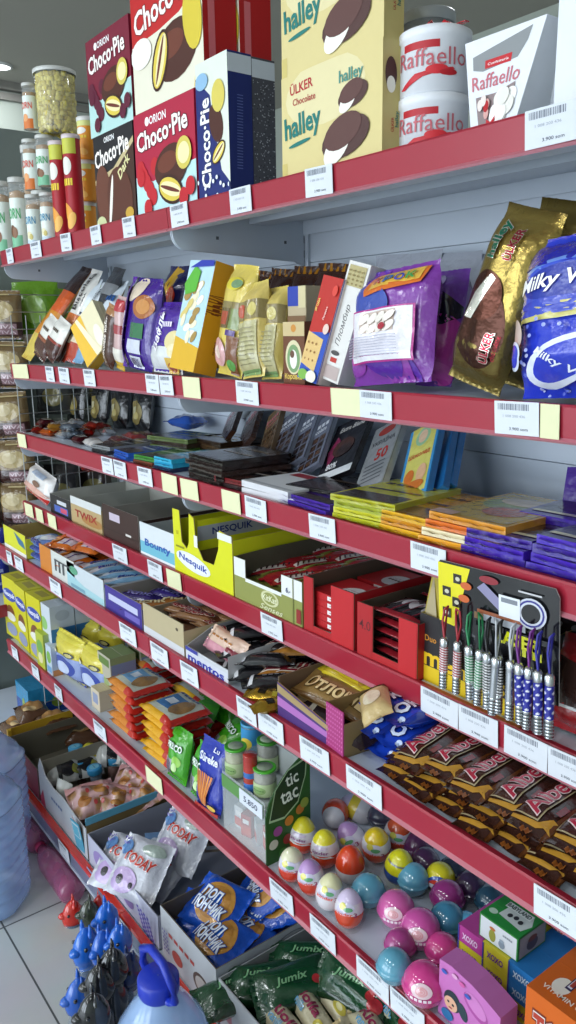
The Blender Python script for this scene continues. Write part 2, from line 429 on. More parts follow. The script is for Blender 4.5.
for i, (lx, ly) in enumerate(LAMPS):
    lb = 'round lit ceiling downlight at the far left above the jars' if i == 0 else 'round ceiling downlight behind the shelving' if i == 9 else 'round ceiling downlight, %s along the %s line over the aisle' % (('first', 'second', 'third', 'fourth')[(i - 1) % 4], 'near' if i < 5 else 'outer')
    o = empty('ceiling_downlight', lb, 'ceiling light', 'ceiling downlights')
    o.location = (lx, ly, CEIL)
    r = 0.055 if i == 0 else 0.14
    mb = MB(); mb.lathe([(r + .015, 0, '#cfcfcf'), (r + .015, -0.01, '#cfcfcf'), (r, -0.014, '#cfcfcf'), (r, -0.004, '#cfcfcf')], 32); mb.build('rim', o)
    mb = MB(); mb.lathe([(r, -0.006), (r * .5, -0.008), (0.0001, -0.008)], 32, 'lamp_glow'); mb.build('diffuser', o)

# ---------------------------------------------------------------- shelving
ZT = {1: H + .230, 2: H - .088, 3: H - .293, 4: H - .504, 5: H - .6235, 6: H - .935, 7: H - 1.236}    # top edge of each price rail
YF = {1: .8, 2: .8, 3: .8, 4: .8, 5: .7104, 6: .7104, 7: .61}
ZS = {k: v - .004 for k, v in ZT.items()}
RAIL = '#9c2436'
WH = '#c3ccd8'
ordn = {1: 'top', 2: 'second', 3: 'third', 4: 'fourth', 5: 'fifth', 6: 'sixth', 7: 'lowest'}
frame = empty('shelving_frame', 'white steel back panels and uprights of the two joined shelving bays', 'shelving unit')
frame.location = (XJ, YB, 0)
for a, b in ((XA, XJ), (XJ, XB)):
    mb = MB(); z = 0.06
    while z < H + .26:
        mb.box(a + .016 - XJ, 0.002, z, b - .016 - XJ, 0.014, z + .1185, WH, 'metal_paint'); z += .12
    mb.box(a + .016 - XJ, 0.010, .06, b - .016 - XJ, 0.016, z, '#aab4c0', 'metal_paint')
    mb.build('back_panel', frame)
for x in (XA, XJ, XB):
    mb = MB(); mb.box(x - .015 - XJ, -.004, 0, x + .015 - XJ, .045, H + .31, WH, 'metal_paint')
    for k in range(60): mb.box(x - .003 - XJ, -.0046, .1 + k * .03, x + .003 - XJ, -.0038, .115 + k * .03, '#5b646e', 'metal_paint')
    mb.build('upright', frame)
def shelf(i, a, b, bay):
    zs = ZS[i]; yf = YF[i]; d = YB - yf; c = (a + b) / 2; hw = (b - a) / 2 - .001
    o = empty('store_shelf', '%s shelf of the %s shelving bay, white steel with a red price rail' % (ordn[i], bay), 'shelf', 'shelves of the shelving unit')
    o.location = (c, yf, zs)
    mb = MB()
    mb.box(-hw, .004, -.0015, hw, d - .006, 0, WH, 'metal_paint')
    mb.box(-hw, .003, -.034, hw, .005, 0.0, WH, 'metal_paint'); mb.box(-hw, .004, -.034, hw, .05, -.032, WH, 'metal_paint')
    mb.box(-hw, d - .009, -.03, hw, d - .007, 0, WH, 'metal_paint'); mb.box(-hw, d * .55, -.016, hw, d * .55 + .05, -.0016, WH, 'metal_paint')
    mb.build('deck', o)
    mb = MB()
    if i < 7:
        prof = [(0.0, .004), (-.005, .004), (-.007, .001), (-.004, -.034), (-.009, -.038), (-.006, -.0405), (0.0, -.038)]
        cl = [RAIL, RAIL, RAIL, '#b8707c', '#c0808a', RAIL]
        for k in range(6):
            (y0, z0), (y1, z1) = prof[k], prof[k + 1]
            mb.face([(-hw, y0, z0), (-hw, y1, z1), (hw, y1, z1), (hw, y0, z0)], cl[k], 'rail_plastic')
        for s in (-hw, hw): mb.face([(s, y, z) for y, z in prof], RAIL, 'rail_plastic')
        mb.box(-hw, -.0005, -.038, hw, .003, .004, RAIL, 'rail_plastic')
    else:
        mb.box(-hw, -.011, -.006, hw, .004, .004, '#d2331f', 'gloss'); mb.box(-hw, -.0095, -.046, hw, 0.0, -.006, '#6d7a92', 'gloss')
        mb.box(-hw, -.0115, -.049, hw, -.0085, -.043, '#b9c2d0', 'gloss')
    mb.build('price_rail', o)
    for s in (-1, 1):
        mb = MB(); x = s * (hw - .002); n = 8
        zb = -.072; pts = [(-.001, -.0)] + [(.012 + .03 * (1 - math.cos(t * math.pi / 2 / n)) - .012, -.04 - .032 * math.sin(t * math.pi / 2 / n)) for t in range(n + 1)] + [(d - .03, zb - .012), (d - .008, zb - .02), (d - .008, 0)]
        if i == 7: pts = [(.1, -.03), (.1, -.05), (d - .008, -.05), (d - .008, -.03)]
        A = [(x - .0015, p[0] + .001, p[1] - .001) for p in pts]; B = [(x + .0015, p[0] + .001, p[1] - .001) for p in pts]
        mb.face(A, WH, 'metal_paint'); mb.face(B[::-1], WH, 'metal_paint')
        for k in range(len(pts)):
            j = (k + 1) % len(pts); mb.face([A[j], A[k], B[k], B[j]], WH, 'metal_paint')
        for hy in (.1, .27):
            if hy < d: mb.box(x - .0022, hy, -.05, x + .0022, hy + .006, -.044, '#50565e', 'metal_paint')
        mb.build('bracket', o)
    return o
for i in range(1, 8):
    shelf(i, XA, XJ, 'far'); shelf(i, XJ, XB, 'near')
# kick plates under the lowest shelves
for a, b, n in ((XA, XJ, 'far'), (XJ, XB, 'near')):
    mb = MB(); mb.box(a + .01, YF[7] + .03, 0, b - .01, YF[7] + .045, ZS[7] - .056, WH, 'metal_paint'); mb.box(a + .01, YF[7] + .0295, .004, b - .01, YF[7] + .03, .01, '#8f98a4', 'metal_paint')
    tag(mb.build('kick_plate'), 'white steel kick plate below the lowest shelf of the %s bay' % n, 'kick plate')
# wire side grid at the far end
mb = MB()
for k in range(8): mb.tube([(0, .012 + k * .044, .10), (0, .012 + k * .044, H + .05)], .0016, '#b9bfc0', 'metal_paint', 6)
for k in range(28): mb.tube([(.0, .012, .12 + k * .05), (.0, .32, .12 + k * .05)], .0014, '#b9bfc0', 'metal_paint', 6)
o = mb.build('wire_grid'); o.location = (XA - .012, .8, 0); tag(o, 'white wire grid closing the far end of the shelving', 'wire grid')

# price tags
def tag_mesh(col):
    mb = MB(); w, h = .05, .040; mb.box(-w/2, -.0004, 0, w/2, .0004, h, col, 'paper'); cv = Canvas(mb, lambda u, v, l: (-w/2 + u, -.0004 - l, v), w, h, 'paper', lift=.0001, step=.00008)
    return mb, cv
mb, cv = tag_mesh('#d6dbe2'); rg = random.Random(4); x = .08
while x < .78:
    q = rg.choice((.008, .014, .02)); cv.rect(x, .74, x + q, .93, '#6b7280'); x += q + rg.choice((.008, .014, .02)); cv.l = .0002
cv.text('1 008 200 436', .45, .56, .5, '#9aa1ac', bold=0).text('3.900 som', .55, .18, .42, '#3c4352', bold=.01)
white_tag = tag(mb.build('price_tag'), '', 'price tag')
mb, cv = tag_mesh('#e0dfb6'); cv.rect(.0, .0, .03, 1, '#cfd0a8'); cream_tag = tag(mb.build('price_tag'), '', 'price tag')
TAGS = {1: [(8, 14), (32, 42), (62, 72), (92, 102), (124, 136), (172, 189), (231, 252), (306, 333), (525, 578)],
 2: [(14, 29, 1), (47, 55), (60, 70), (85, 96), (147, 160), (161, 174), (184, 201, 1), (237, 259), (332, 361, 1), (360, 392), (495, 539), (540, 559, 1)],
 3: [(19, 27, 1), (103, 114), (115, 127), (139, 153), (163, 178, 1), (182, 199, 1), (223, 241, 1), (246, 267), (310, 336), (411, 446)],
 4: [(26, 34, 1), (37, 44, 1), (49, 57, 1), (114, 128), (149, 163), (168, 182, 1), (262, 283), (421, 458), (459, 498), (504, 547), (548, 588)],
 5: [(8, 13), (16, 24), (51, 62), (121, 137), (152, 169), (182, 199), (238, 257), (259, 284), (301, 330), (347, 382), (534, 580)],
 6: [(13, 19), (33, 40), (56, 63), (95, 107), (147, 163, 1), (271, 294), (311, 336), (357, 389), (391, 425)],
 7: [(60, 70), (118, 130)]}
nth = ['first', 'second', 'third', 'fourth', 'fifth', 'sixth', 'seventh', 'eighth', 'ninth', 'tenth', 'eleventh', 'twelfth', 'thirteenth', 'fourteenth', 'fifteenth', 'sixteenth', 'seventeenth', 'eighteenth', 'nineteenth', 'twentieth']
used = set()
for i, L in TAGS.items():
    for k, q in enumerate(L):
        y = YF[i] - .0078 - (0.004 if i == 7 else 0); z = ZT[i] - .040
        xa, xb = xat(q[0], y, z), xat(q[1], y, z); cream = len(q) > 2
        src = cream_tag if cream else white_tag
        lb = '%s price tag on the %s shelf rail, %s from its far end' % ('blank cream' if cream else 'white barcode', ordn[i], nth[k])
        if src not in used: used.add(src); o = src; o['label'] = lb
        else: o = dup(src, lb)
        o['group'] = 'price tags on the %s rail' % ordn[i]
        put(o, ((xa + xb) / 2, y, z + (-.006 if i == 7 else 0)), (3.5, (k * 37 % 5 - 2) * .6, 0), ((xb - xa) / .05, 1, 1.0))
# ---------------------------------------------------------------- top shelf
def yat(px, x, z):
    k = (px - 288) / F; zz = z - H
    return -(RX[0] * x + RZ[0] * zz + k * (RX[2] * x + RZ[2] * zz)) / (RY[0] + k * RY[2])
def fit(pl, pr, pt, y, zs):
    """front face of something standing on height zs at distance y: left edge, width, height from the picture columns"""
    x0, x1 = xat(pl, y, zs), xat(pr, y, zs); return x0, x1 - x0, zat(pt, xat(pl, y, zs + .15), y) - zs
def pie(c, cx, cy, r, k=1.0, rot=20):
    """chocolate marshmallow biscuit with a cut one before it (k: canvas width / height)"""
    k *= .62; c.ell(cx, cy, r, r * k, '#4a2117', rot * .3); c.ell(cx - r * .2, cy + r * k * .25, r * .6, r * k * .45, '#6d3524', rot * .3)
    return c
def cut(c, cx, cy, r, k=1.0, rot=-15, mid='#f3e7b0', rim='#e0c84f'):
    k *= .8; c.ell(cx, cy, r, r * k * .7, '#3a1810', rot); c.ell(cx, cy, r * .9, r * k * .55, rim, rot); c.ell(cx + r * .05, cy, r * .86, r * k * .33, mid, rot); c.ell(cx, cy + r * k * .02, r * .8, r * k * .1, '#6b2b22', rot)
    return c
def choco_art(bg, low, fruit, name='Choco·Pie', vertical=False):
    def a(f):
        c = f('F'); k = c.W / c.H
        c.rect(0, 0, 1, 1, bg)
        c.poly([(0, 0), (1, 0), (1, .42), (.6, .40), (.3, .34), (0, .42)], low)
        c.text('ORION', .42, .90, .28, '#ffffff', bold=.03); c.ell(.24, .90, .035, .035 * k, '#ffffff')
        c.text(name, .47, .76, .84, '#fff8f2', h=.17, bold=.05, outline='#5c1022', ob=.10, rot=4)
        for q in range(7): c.ell(.10 + q * .05 % .3, .48 - (q * .07) % .34, .07, .07 * k, fruit)
        pie(c, .62, .42, .27, k); cut(c, .60, .22, .20, k)
        c.ell(.84, .50, .12, .12 * k, '#d8c75c'); c.ell(.84, .50, .09, .08 * k, '#f1e9ae')
        for q in ((.22, .1), (.82, .12), (.93, .2)): c.ell(q[0], q[1], .07, .07 * k, fruit)
        r = f('R'); r.rect(0, 0, 1, 1, bg); r.rect(.1, .78, .9, .93, '#d98a9a'); r.text('Choco·Pie', .5, .45, .85, '#f0d0d4', rot=90)
    return a
def place(o, x0, w, y0, d, z, rot=0):
    return put(o, (x0 + w / 2, y0 + d / 2, z), (0, 0, rot))
zs1 = ZS[1]
# lower pair
x0, w, h = fit(94, 138, 139, .835, zs1); hB = h; w -= .03
def dark_art(f):
    c = f('F'); k = c.W / c.H; c.rect(0, 0, 1, 1, '#1d1a20')
    c.poly([(0, .55), (.5, .62), (1, .86), (1, .8), (.5, .56), (0, .5)], '#c9b88a'); c.poly([(0, 0), (1, 0), (1, .8), (.5, .56), (0, .5)], '#43261d')
    c.text('ORION', .42, .93, .26, '#ffffff'); c.text('Choco·Pie', .46, .79, .86, '#fff8f2', h=.17, bold=.05, rot=6)
    c.ell(.22, .36, .2, .34 * k, '#6a3b2c', 10); c.ell(.62, .3, .3, .34 * k, '#5b2f22', 40); c.ell(.4, .27, .035, .3 * k, '#f4efe4', -14)
    c.text('Dark', .76, .6, .3, '#e6dfa6', rot=35, bold=.05); c.ell(.85, .12, .1, .06 * k, '#cfa640'); c.ell(.12, .06, .14, .1 * k, '#cfd3a0')
    f('R').rect(0, 0, 1, 1, '#1d1a20')
boxB = carton('biscuit_box', 'black chocolate marshmallow biscuit box standing lower left on the top shelf, under the maroon one', 'biscuit box', w, .07, h, '#1d1a20', dark_art, 'marshmallow biscuit boxes on the top shelf')
place(boxB, x0 + .028, w - .0, .835, .07, zs1)
xA, wA, hA = fit(92, 138, 139, .835, zs1); wA -= .03
hAA = zat(44, xat(88, .835, zs1 + .3), .835) - zs1 - hB
boxA = carton('biscuit_box', 'maroon berry marshmallow biscuit box stacked on top of the black one', 'biscuit box', wA + .004, .07, hAA, '#7b1732', choco_art('#7b1732', '#b7dcd8', '#5e1230'), 'marshmallow biscuit boxes on the top shelf')
place(boxA, xA + .033, wA, .835, .07, zs1 + hB + .0005)
x0, w, h = fit(139, 198, 115, .83, zs1); hD = h
boxD = carton('biscuit_box', 'pink-red strawberry marshmallow biscuit box in the lower row of the top shelf', 'biscuit box', w, .07, h, '#b01c3e', choco_art('#b01c3e', '#bfe3e6', '#c2202c'), 'marshmallow biscuit boxes on the top shelf')
place(boxD, x0, w, .83, .07, zs1)
def red_art(f):
    c = f('F'); k = c.W / c.H; c.rect(0, 0, 1, 1, '#c01c1e'); c.poly([(0, 0), (1, 0), (1, .68), (.7, .56), (.4, .52), (0, .5)], '#e9e4cf')
    c.text('Choco·Pie', .5, .70, .9, '#fff8f2', h=.17, bold=.05, rot=6, outline='#7a1210', ob=.09); c.text('ORION', .4, .86, .28, '#ffffff')
    pie(c, .64, .32, .3, k); cut(c, .42, .3, .2, k, 65); c.ell(.88, .47, .12, .2 * k, '#d8c23c', 10); c.ell(.15, .42, .16, .1 * k, '#f3f0e8'); c.poly([(.88, 0), (1, 0), (1, .14), (.9, .1)], '#e7c52b')
    f('R').rect(0, 0, 1, 1, '#c01c1e').rect(.15, .05, .35, .6, '#e4757c')
hC = .245
xC, wC, _ = fit(136, 205, 115, .83, zs1 + hD)
boxC = carton('biscuit_box', 'large red and cream marshmallow biscuit box stacked above the strawberry one', 'biscuit box', wC, .07, hC, '#c01c1e', red_art, 'marshmallow biscuit boxes on the top shelf')
place(boxC, xC, wC, .83, .07, zs1 + hD + .0005)
c2 = dup(boxC, 'red marshmallow biscuit box standing behind the large red and cream one, only its side showing'); place(c2, xC + .004, wC, .905, .07, zs1 + hD + .0005)
c3 = dup(boxD, 'strawberry marshmallow biscuit box hidden behind the lower row, carrying the rear red box'); place(c3, x0, w, .905, .07, zs1)
# tall blue box, and the speckled one behind it
x0, w, h = fit(200, 231, 64, .812, zs1); x1 = x0 + w
ye = yat(254, x1, zs1); 
def blue_art(f):
    c = f('F'); k = c.W / c.H; c.rect(0, 0, 1, 1, '#dfe6d8'); c.poly([(0, 0), (1, 0), (1, .1), (.75, .2), (.5, .62), (.45, .75), (0, .9)], '#15246e')
    c.text('Choco·Pie', .27, .42, .66 / k * .95, '#ffffff', rot=90, h=.13, bold=.05, outline='#0c1646', ob=.09); c.ell(.62, .54, .2, .2 * k * 1.6, '#4a2117', 20); cut(c, .68, .33, .24, k, 35)
    c.ell(.72, .72, .2, .25 * k, '#d8c75c'); c.ell(.22, .86, .2, .06, '#8fb8d8')
    rr = random.Random(3)
    for q in range(12): c.ell(rr.random(), rr.random() * .18, .035, .035 * k, '#e8eef6')
    r = f('R'); r.rect(0, 0, 1, 1, '#1d2a6c'); r.rect(.0, .86, 1, .985, '#ccd3dd')
    for q in range(26): r.rect(.3, .2 + q * .02, .55, .206 + q * .02, '#5d6aa6')
blue = carton('biscuit_box', 'tall dark blue marshmallow biscuit box standing on end at the front of the top shelf', 'biscuit box', w, ye - .812, h, '#1d2a6c', blue_art, 'marshmallow biscuit boxes on the top shelf')
place(blue, x0, w, .812, ye - .812, zs1)
yg = yat(277, x1, zs1)
def grey_art(f):
    r = f('R'); r.rect(0, 0, 1, 1, '#4a4b55'); rr = random.Random(9)
    for q in range(260): a, b = rr.random(), rr.random() * .84; r.l = .0004; r.rect(a, b, a + .045, b + .008, rr.choice(['#8b8d98', '#b5b7c0', '#2a2b33']))
    r.l = .0005; r.rect(0, .86, 1, .985, '#ccd3dd')
    c = f('F'); c.rect(0, 0, 1, 1, '#4a4b55')
g = carton('biscuit_box', 'grey speckled biscuit box on end directly behind the tall dark blue one', 'biscuit box', w, yg - ye - .002, h * .99, '#4a4b55', grey_art, 'marshmallow biscuit boxes on the top shelf')
place(g, x0, w, ye + .001, yg - ye - .002, zs1)
o = pouch('snack_bag', 'light blue plastic snack bag lying behind the grey speckled box on the top shelf', 'snack bag', .14, .13, .05, '#4aa3dc', lambda c: c.text('~', .5, .5, .5, '#e8f4ff').ell(.2, .3, .15, .12, '#2a66b0'), axis='v', seed=5)
put(o, (xat(268, .93, zs1) + .02, .99, zs1 + .004), (-18, 0, -4))
# cream and gold boxes
def halley(side=True):
    def a(f):
        c = f('F'); k = c.W / c.H; c.rect(0, 0, 1, 1, '#d8c88c'); c.ell(.45, .75, .4, .3, '#e0d4a4'); c.rect(0, .0, .06, .18, '#cdbb71')
        c.text('ÜLKER', .22, .87, .24, '#b3222e', rot=3, bold=.04); c.text('Chocolate', .25, .735, .24, '#b04540'); c.text('halley', .23, .49, .38, '#16756e', h=.26, bold=.05, rot=4)
        c.ell(.2, .34, .12, .02, '#16756e', 6)
        c.text('halley', .72, .79, .22, '#4f8f84', bold=.03)
        for (px_, py_, s) in ((.74, .62, .14), (.67, .27, .23)):
            c.ell(px_, py_, s, s * k * .5, '#4d2f2c', 10); c.ell(px_ - s * .35, py_ - s * k * .22, s * .62, s * k * .34, '#f2efe4', 32); c.ell(px_ - s * .1, py_ + s * k * .16, s * .8, s * k * .42, '#5c3a36', 15)
        r = f('R'); r.rect(0, 0, 1, 1, '#c9b878'); r.text('ÜLKER', .5, .3, .5, '#b3222e', rot=90).text('halley', .75, .35, .55, '#16756e', rot=90); r.ell(.4, .72, .3, .14, '#4d2f2c'); r.ell(.4, .63, .22, .07, '#f2efe4')
    return a
x0, w, h = fit(283, 382, 79, .815, zs1); yh = yat(401, x0 + w, zs1)
lo = carton('biscuit_box', 'cream and gold marshmallow biscuit box, lower one of the stacked pair', 'biscuit box', w, yh - .815, h, '#c9b878', halley(), 'cream and gold biscuit boxes')
place(lo, x0, w, .815, yh - .815, zs1)
up = dup(lo, 'cream and gold marshmallow biscuit box, upper one of the stacked pair, reaching the picture top'); place(up, x0 - .002, w, .818, yh - .815, zs1 + h + .0008)
# round tubs and carton of coconut sweets
def tub(lbl, x, y, z, r, hh):
    mb = MB(); n = 40
    mb.lathe([(0.0001, 0), (r, 0), (r, hh - .012), (r + .002, hh - .011), (r + .002, hh), (r * .97, hh + .002), (0.0001, hh + .002)], n, 'card', '#e7e9ee')
    cv = Canvas(mb, lambda u, v, l: ((r + l) * math.cos(-math.pi / 2 + .5 + (u - .15) / r), (r + l) * math.sin(-math.pi / 2 + .5 + (u - .15) / r), v), .3, hh - .012, 'card', flat=False)
    cv.rect(.38, .78, .56, .92, '#b5202c'); cv.text('Raffaello', .52, .62, .34, '#c0606a', bold=0)
    cv.poly([(.36, .1), (.45, .34), (.62, .42), (.63, .38), (.48, .28), (.39, .08)], '#c42430'); cv.ell(.55, .38, .05, .09, '#cf2a34'); cv.ell(.60, .32, .04, .06, '#b51d28')
    o = tag(mb.build('sweet_tub'), lbl, 'sweets tub', 'white round tubs of coconut sweets'); put(o, (x, y, z)); return o
xt = xat(434, .885, zs1 + .08)
tub('white round coconut sweets tub, lower one of two beside the gold boxes', xt, .885, zs1, .047, .075)
t2 = tub('white round coconut sweets tub with a red bow on its lid, stacked on another tub', xt, .885, zs1 + .078, .047, .078)
mb = MB()
for a in range(5):
    t = a * 1.256; mb.tube([(0, 0, .002), (.016 * math.cos(t), .016 * math.sin(t), .011), (.026 * math.cos(t), .026 * math.sin(t), .006), (.012 * math.cos(t + .5), .012 * math.sin(t + .5), .003)], .003, '#c01a28', 'film', 6)
mb.box(-.055, -.004, .0005, .055, .004, .0015, '#c01a28', 'film'); b = mb.build('bow', t2); b.location = (0, 0, .081)
# trapezoid carton
x0 = xat(471, .815, zs1); x1 = xat(514, .815, zs1); w = x1 - x0; h = zat(40, x0 - .02, .815) - zs1
mb = MB(); dp = .06; fl = .03
def tz(u, v, l, side=-1):   # flaring front / back
    return (x0 * 0 + (-w / 2 - fl * v / h * .9) + u * (w + 2 * fl * .9 * v / h) / w, side * (dp / 2 - .25 * dp * v / h + l), v)
A = [tz(0, 0, 0), tz(w, 0, 0), tz(w, h, 0), tz(0, h, 0)]; B = [tz(0, 0, 0, 1), tz(w, 0, 0, 1), tz(w, h, 0, 1), tz(0, h, 0, 1)]
mb.face(A, '#e4e7ee'); mb.face(B[::-1], '#e4e7ee')
for i in range(4): mb.face([A[(i + 1) % 4], A[i], B[i], B[(i + 1) % 4]], '#dfe3ea')
c = Canvas(mb, lambda u, v, l: tz(u, v, l), w, h); 
c.poly([(.1, .82), (.1, .68), (.25, .64), (.75, .68), (.84, .82), (.86, .95), (.1, .82)], '#8b8f92'); c.rect(.28, .66, .66, .745, '#c2242e'); c.text('Confetteria', .47, .70, .3, '#ffffff', bold=.01)
c.text('Raffaello', .46, .53, .76, '#c8707c', h=.15, bold=.01)
c.poly([(.14, .38), (.2, .02), (.55, .02), (.85, .2), (.8, .44), (.5, .38)], '#8f7f80'); rr = random.Random(2)
for q in range(14): c.ell(.5 + rr.random() * .28, .1 + rr.random() * .22, .11, .09, rr.choice(['#f3f2ee', '#e6e4dc', '#ffffff']))
for q in range(5): c.ell(.22 + rr.random() * .2, .1 + rr.random() * .24, .05, .06, rr.choice(['#b3121f', '#d9a6a0', '#e9dcd6']))
c.poly([(.4, .12), (.5, .08), (.58, .14), (.56, .03), (.48, .05), (.42, .02)], '#c61d28')
o = tag(mb.build('sweet_carton'), 'white flared coconut sweets carton with red ribbon label beside the white tubs', 'sweets carton'); o.location = ((x0 + x1) / 2, .815 + dp / 2, zs1)
o = pouch('wrapped_carton', 'clear-wrapped white carton lying behind the flared coconut sweets carton', 'sweets carton', .22, .17, .05, '#cdd3db', None, axis='v', seed=8, mat='film'); put(o, (xat(505, .93, zs1), 1.03, zs1), (-6, 4, 0))
x0 = xat(553, .812, zs1)
def fel(f):
    c = f('F'); k = c.W / c.H; c.text('Felicita', .30, .73, .32 / k * .7, '#3c4048', rot=90, bold=.0); c.poly([(.05, .9), (.2, .86), (.22, .97), (.14, 1)], '#30343c'); c.ell(.28, .52, .035, .035 * k, '#22262e'); c.text('Cioccolato', .62, .32, .5, '#5b6270', rot=90)
o = carton('gift_box', 'tall white gift box with thin grey lettering at the right end of the top shelf', 'gift box', .17, .05, .30, '#dfe4ec', fel); place(o, x0, .17, .812, .05, zs1)
# clear jar behind the gold boxes
def jar(lbl, x, y, z, r, hh, fill, lid='#d5d6d2', grain=0, lr=None, band=None, cat='jar', name='clear_jar', group=None, mat='clear', fn=8):
    o = empty(name, lbl, cat, group); o.location = (x, y, z)
    mb = MB(); mb.lathe([(0.001, .001), (r * .96, .001), (r, .006), (r, hh * .9), (r * .93, hh * .95)], 28, mat, '#e6ecec'); mb.build('body', o)
    lr = lr or r * 1.04
    mb = MB(); mb.lathe([(lr * .98, hh * .93), (lr, hh * .935), (lr, hh * .99), (lr * .96, hh), (lr * .9, hh * .995), (0.001, hh * .995)], 28, 'plastic', lid); mb.build('lid', o)
    mb = MB()
    if grain:
        rr = random.Random(7); zz = grain; 
        while zz < hh * .9:
            for ring, cnt in ((r - grain * 1.02, int(6.0 * r / grain / 1.1)), (r - grain * 2.7, int(3 * r / grain))):
                for q in range(cnt):
                    a = 6.283 * (q + rr.random() * .7) / cnt; mb.blob((ring * math.cos(a), ring * math.sin(a), zz + rr.uniform(-.3, .3) * grain), grain * rr.uniform(.85, 1.15), rr.choice(fill), 'food', 7, .18, rr)
            zz += grain * 1.35
        f = mb.build('popcorn', o); f['kind'] = 'stuff'
    else:
        mb.lathe([(0.001, .003), (r * .93, .004), (r * .95, hh * .8), (0.001, hh * .84)], 24, 'food', fill[0]); f = mb.build('filling', o)
    if band:
        mb = MB(); (z0, z1, bc, txt, tc, extra) = band
        mb.lathe([(r + .0006, z0 * hh), (r + .0006, z1 * hh)], 28, 'card', bc)
        cv = Canvas(mb, lambda u, v, l: ((r + .0006 + l) * math.cos(-math.pi / 2 + .35 + (u - r * 1.1) / r), (r + .0006 + l) * math.sin(-math.pi / 2 + .35 + (u - r * 1.1) / r), z0 * hh + v), r * 2.2, (z1 - z0) * hh, 'card', flat=False)
        if extra: extra(cv)
        if txt: cv.text(txt, .5, .7, .95, tc, h=.2, bold=.02)
        mb.build('paper_label', o)
    return o
jar('clear plastic jar with a domed lid standing behind the upper gold biscuit box', xat(428, 1.0, zs1 + .2), 1.0, zs1, .04, .24, ['#b9bcc0'], '#b8bcc2', mat='clear')
# far end: jars of corn sticks, crisps tubes and the popcorn jar
def nuts(c):
    c.rect(0, 0, 1, .28, '#7fc09a'); c.ell(.45, .36, .2, .12, '#6a4630'); c.ell(.6, .33, .17, .11, '#8a6044')
def blue_n(c): c.rect(0, 0, 1, .16, '#c9dbe8'); c.ell(.5, .3, .2, .1, '#e6dfb8'); c.ell(.65, .25, .12, .08, '#c9b96a')
def orange_n(c): c.rect(0, 0, 1, .3, '#dd7a3a'); c.ell(.5, .33, .2, .12, '#e8a36a')
def cj(lbl, px0, px1, ptop, y, zb, kind, pb=None):
    x0, x1 = xat(px0, y, zb + .04), xat(px1, y, zb + .04); x = (x0 + x1) / 2; r = rad(px0, px1, x, y, zb + .05)
    hh = zat(ptop, x, y) - zb
    kk = {'g': ('#4fae70', nuts), 'b': ('#4b93b8', blue_n), 'o': ('#dd5a48', orange_n)}[kind]
    return jar(lbl, x, y, zb, r, hh, ['#b98e58'], '#c9cac6', 0, None, (.02, .72, '#e6efe8', 'CORN', kk[0], kk[1]), 'snack jar', 'corn_snack_jar', 'corn snack jars at the far end of the top shelf'), hh
_, h1 = cj('corn snack jar with green-printed label, at the very end of the top shelf', -3, 14, 182, .845, zs1, 'g')
cj('corn snack jar with green-printed label, second from the shelf end in the front row', 13, 29, 178, .84, zs1, 'g')
cj('corn snack jar with blue-printed label, left one of the pair beside the red tubes', 28, 42, 195, .835, zs1, 'b')
_, hb = cj('corn snack jar with blue-printed label, right beside the red tubes', 42, 56, 193, .83, zs1, 'b')
zz = zs1 + hb + .03
for lb, a, b, t, y, k in (('corn snack jar with orange-printed label, stacked in the second layer', 25, 40, 140, .862, 'o'), ('corn snack jar with green-printed label, stacked below the big popcorn jar', 38, 55, 136, .872, 'g')):
    o, _ = cj(lb, a, b, t, y, zz, k)
for (lb, a, b) in (('plain corn snack jar hidden in the lower layer behind the blue-labelled ones', 25, 40), ('plain corn snack jar in the lower layer beneath the green one', 39, 56)):
    y = .872 if a == 25 else .882
    hx = zz - zs1 - .001; x = (xat(a, y, zs1) + xat(b, y, zs1)) / 2; jar(lb, x, y - .01, zs1, .022, hx, ['#b98e58'], '#c9cac6', 0, None, None, 'snack jar', 'corn_snack_jar', 'corn snack jars at the far end of the top shelf')
def tube_can(lbl, px, y, z, r, hh, base, acc, lid='#d8c9cc', group='crisps tubes at the far end of the top shelf', name='crisps_tube'):
    o = empty(name, lbl, 'crisps tube', group); x = xat(px, y, z + .1); o.location = (x, y, z)
    mb = MB(); mb.lathe([(0.001, 0), (r, 0), (r, .004), (r, hh - .008)], 26, 'card', base)
    cv = Canvas(mb, lambda u, v, l: ((r + l) * math.cos(-math.pi / 2 + .35 + (u - r * 1.3) / r), (r + l) * math.sin(-math.pi / 2 + .35 + (u - r * 1.3) / r), v), r * 2.6, hh - .008, 'card', flat=False)
    cv.rect(0, .84, 1, 1, acc); cv.ell(.5, .72, .26, .09, '#e9e6dc'); cv.text('~', .5, .56, .6, '#f2d23a', rot=0, bold=.05, outline='#7c1420'); cv.ell(.45, .25, .24, .12, '#e89c3a', 30); cv.ell(.6, .17, .2, .09, '#f0b85a', -20)
    mb.build('can', o)
    mb = MB(); mb.lathe([(r + .001, hh - .010), (r + .0015, hh - .009), (r + .0015, hh - .001), (r, hh), (0.001, hh - .001)], 26, 'plastic', lid); mb.build('lid', o)
    return o
x = xat(57, .85, zs1); hr = zat(149, x, .85) - zs1
tube_can('tall red crisps tube, the nearer the corn jars', 61, .835, zs1, .021, hr, '#a81424', '#c7c94a')
tube_can('tall red crisps tube next to the orange tubes', 74.5, .84, zs1, .021, hr * 1.01, '#a81424', '#c7c94a')
for k, lb in enumerate(('bottom of the stack', 'middle of the stack', 'top of the stack')):
    tube_can('small orange crisps tube beside the black biscuit box, ' + lb, 86, .90, zs1 + k * .0965, .0235, .096, '#e8962e', '#d9dc8a', '#d8d8d4', 'small orange crisps tubes in a stack')
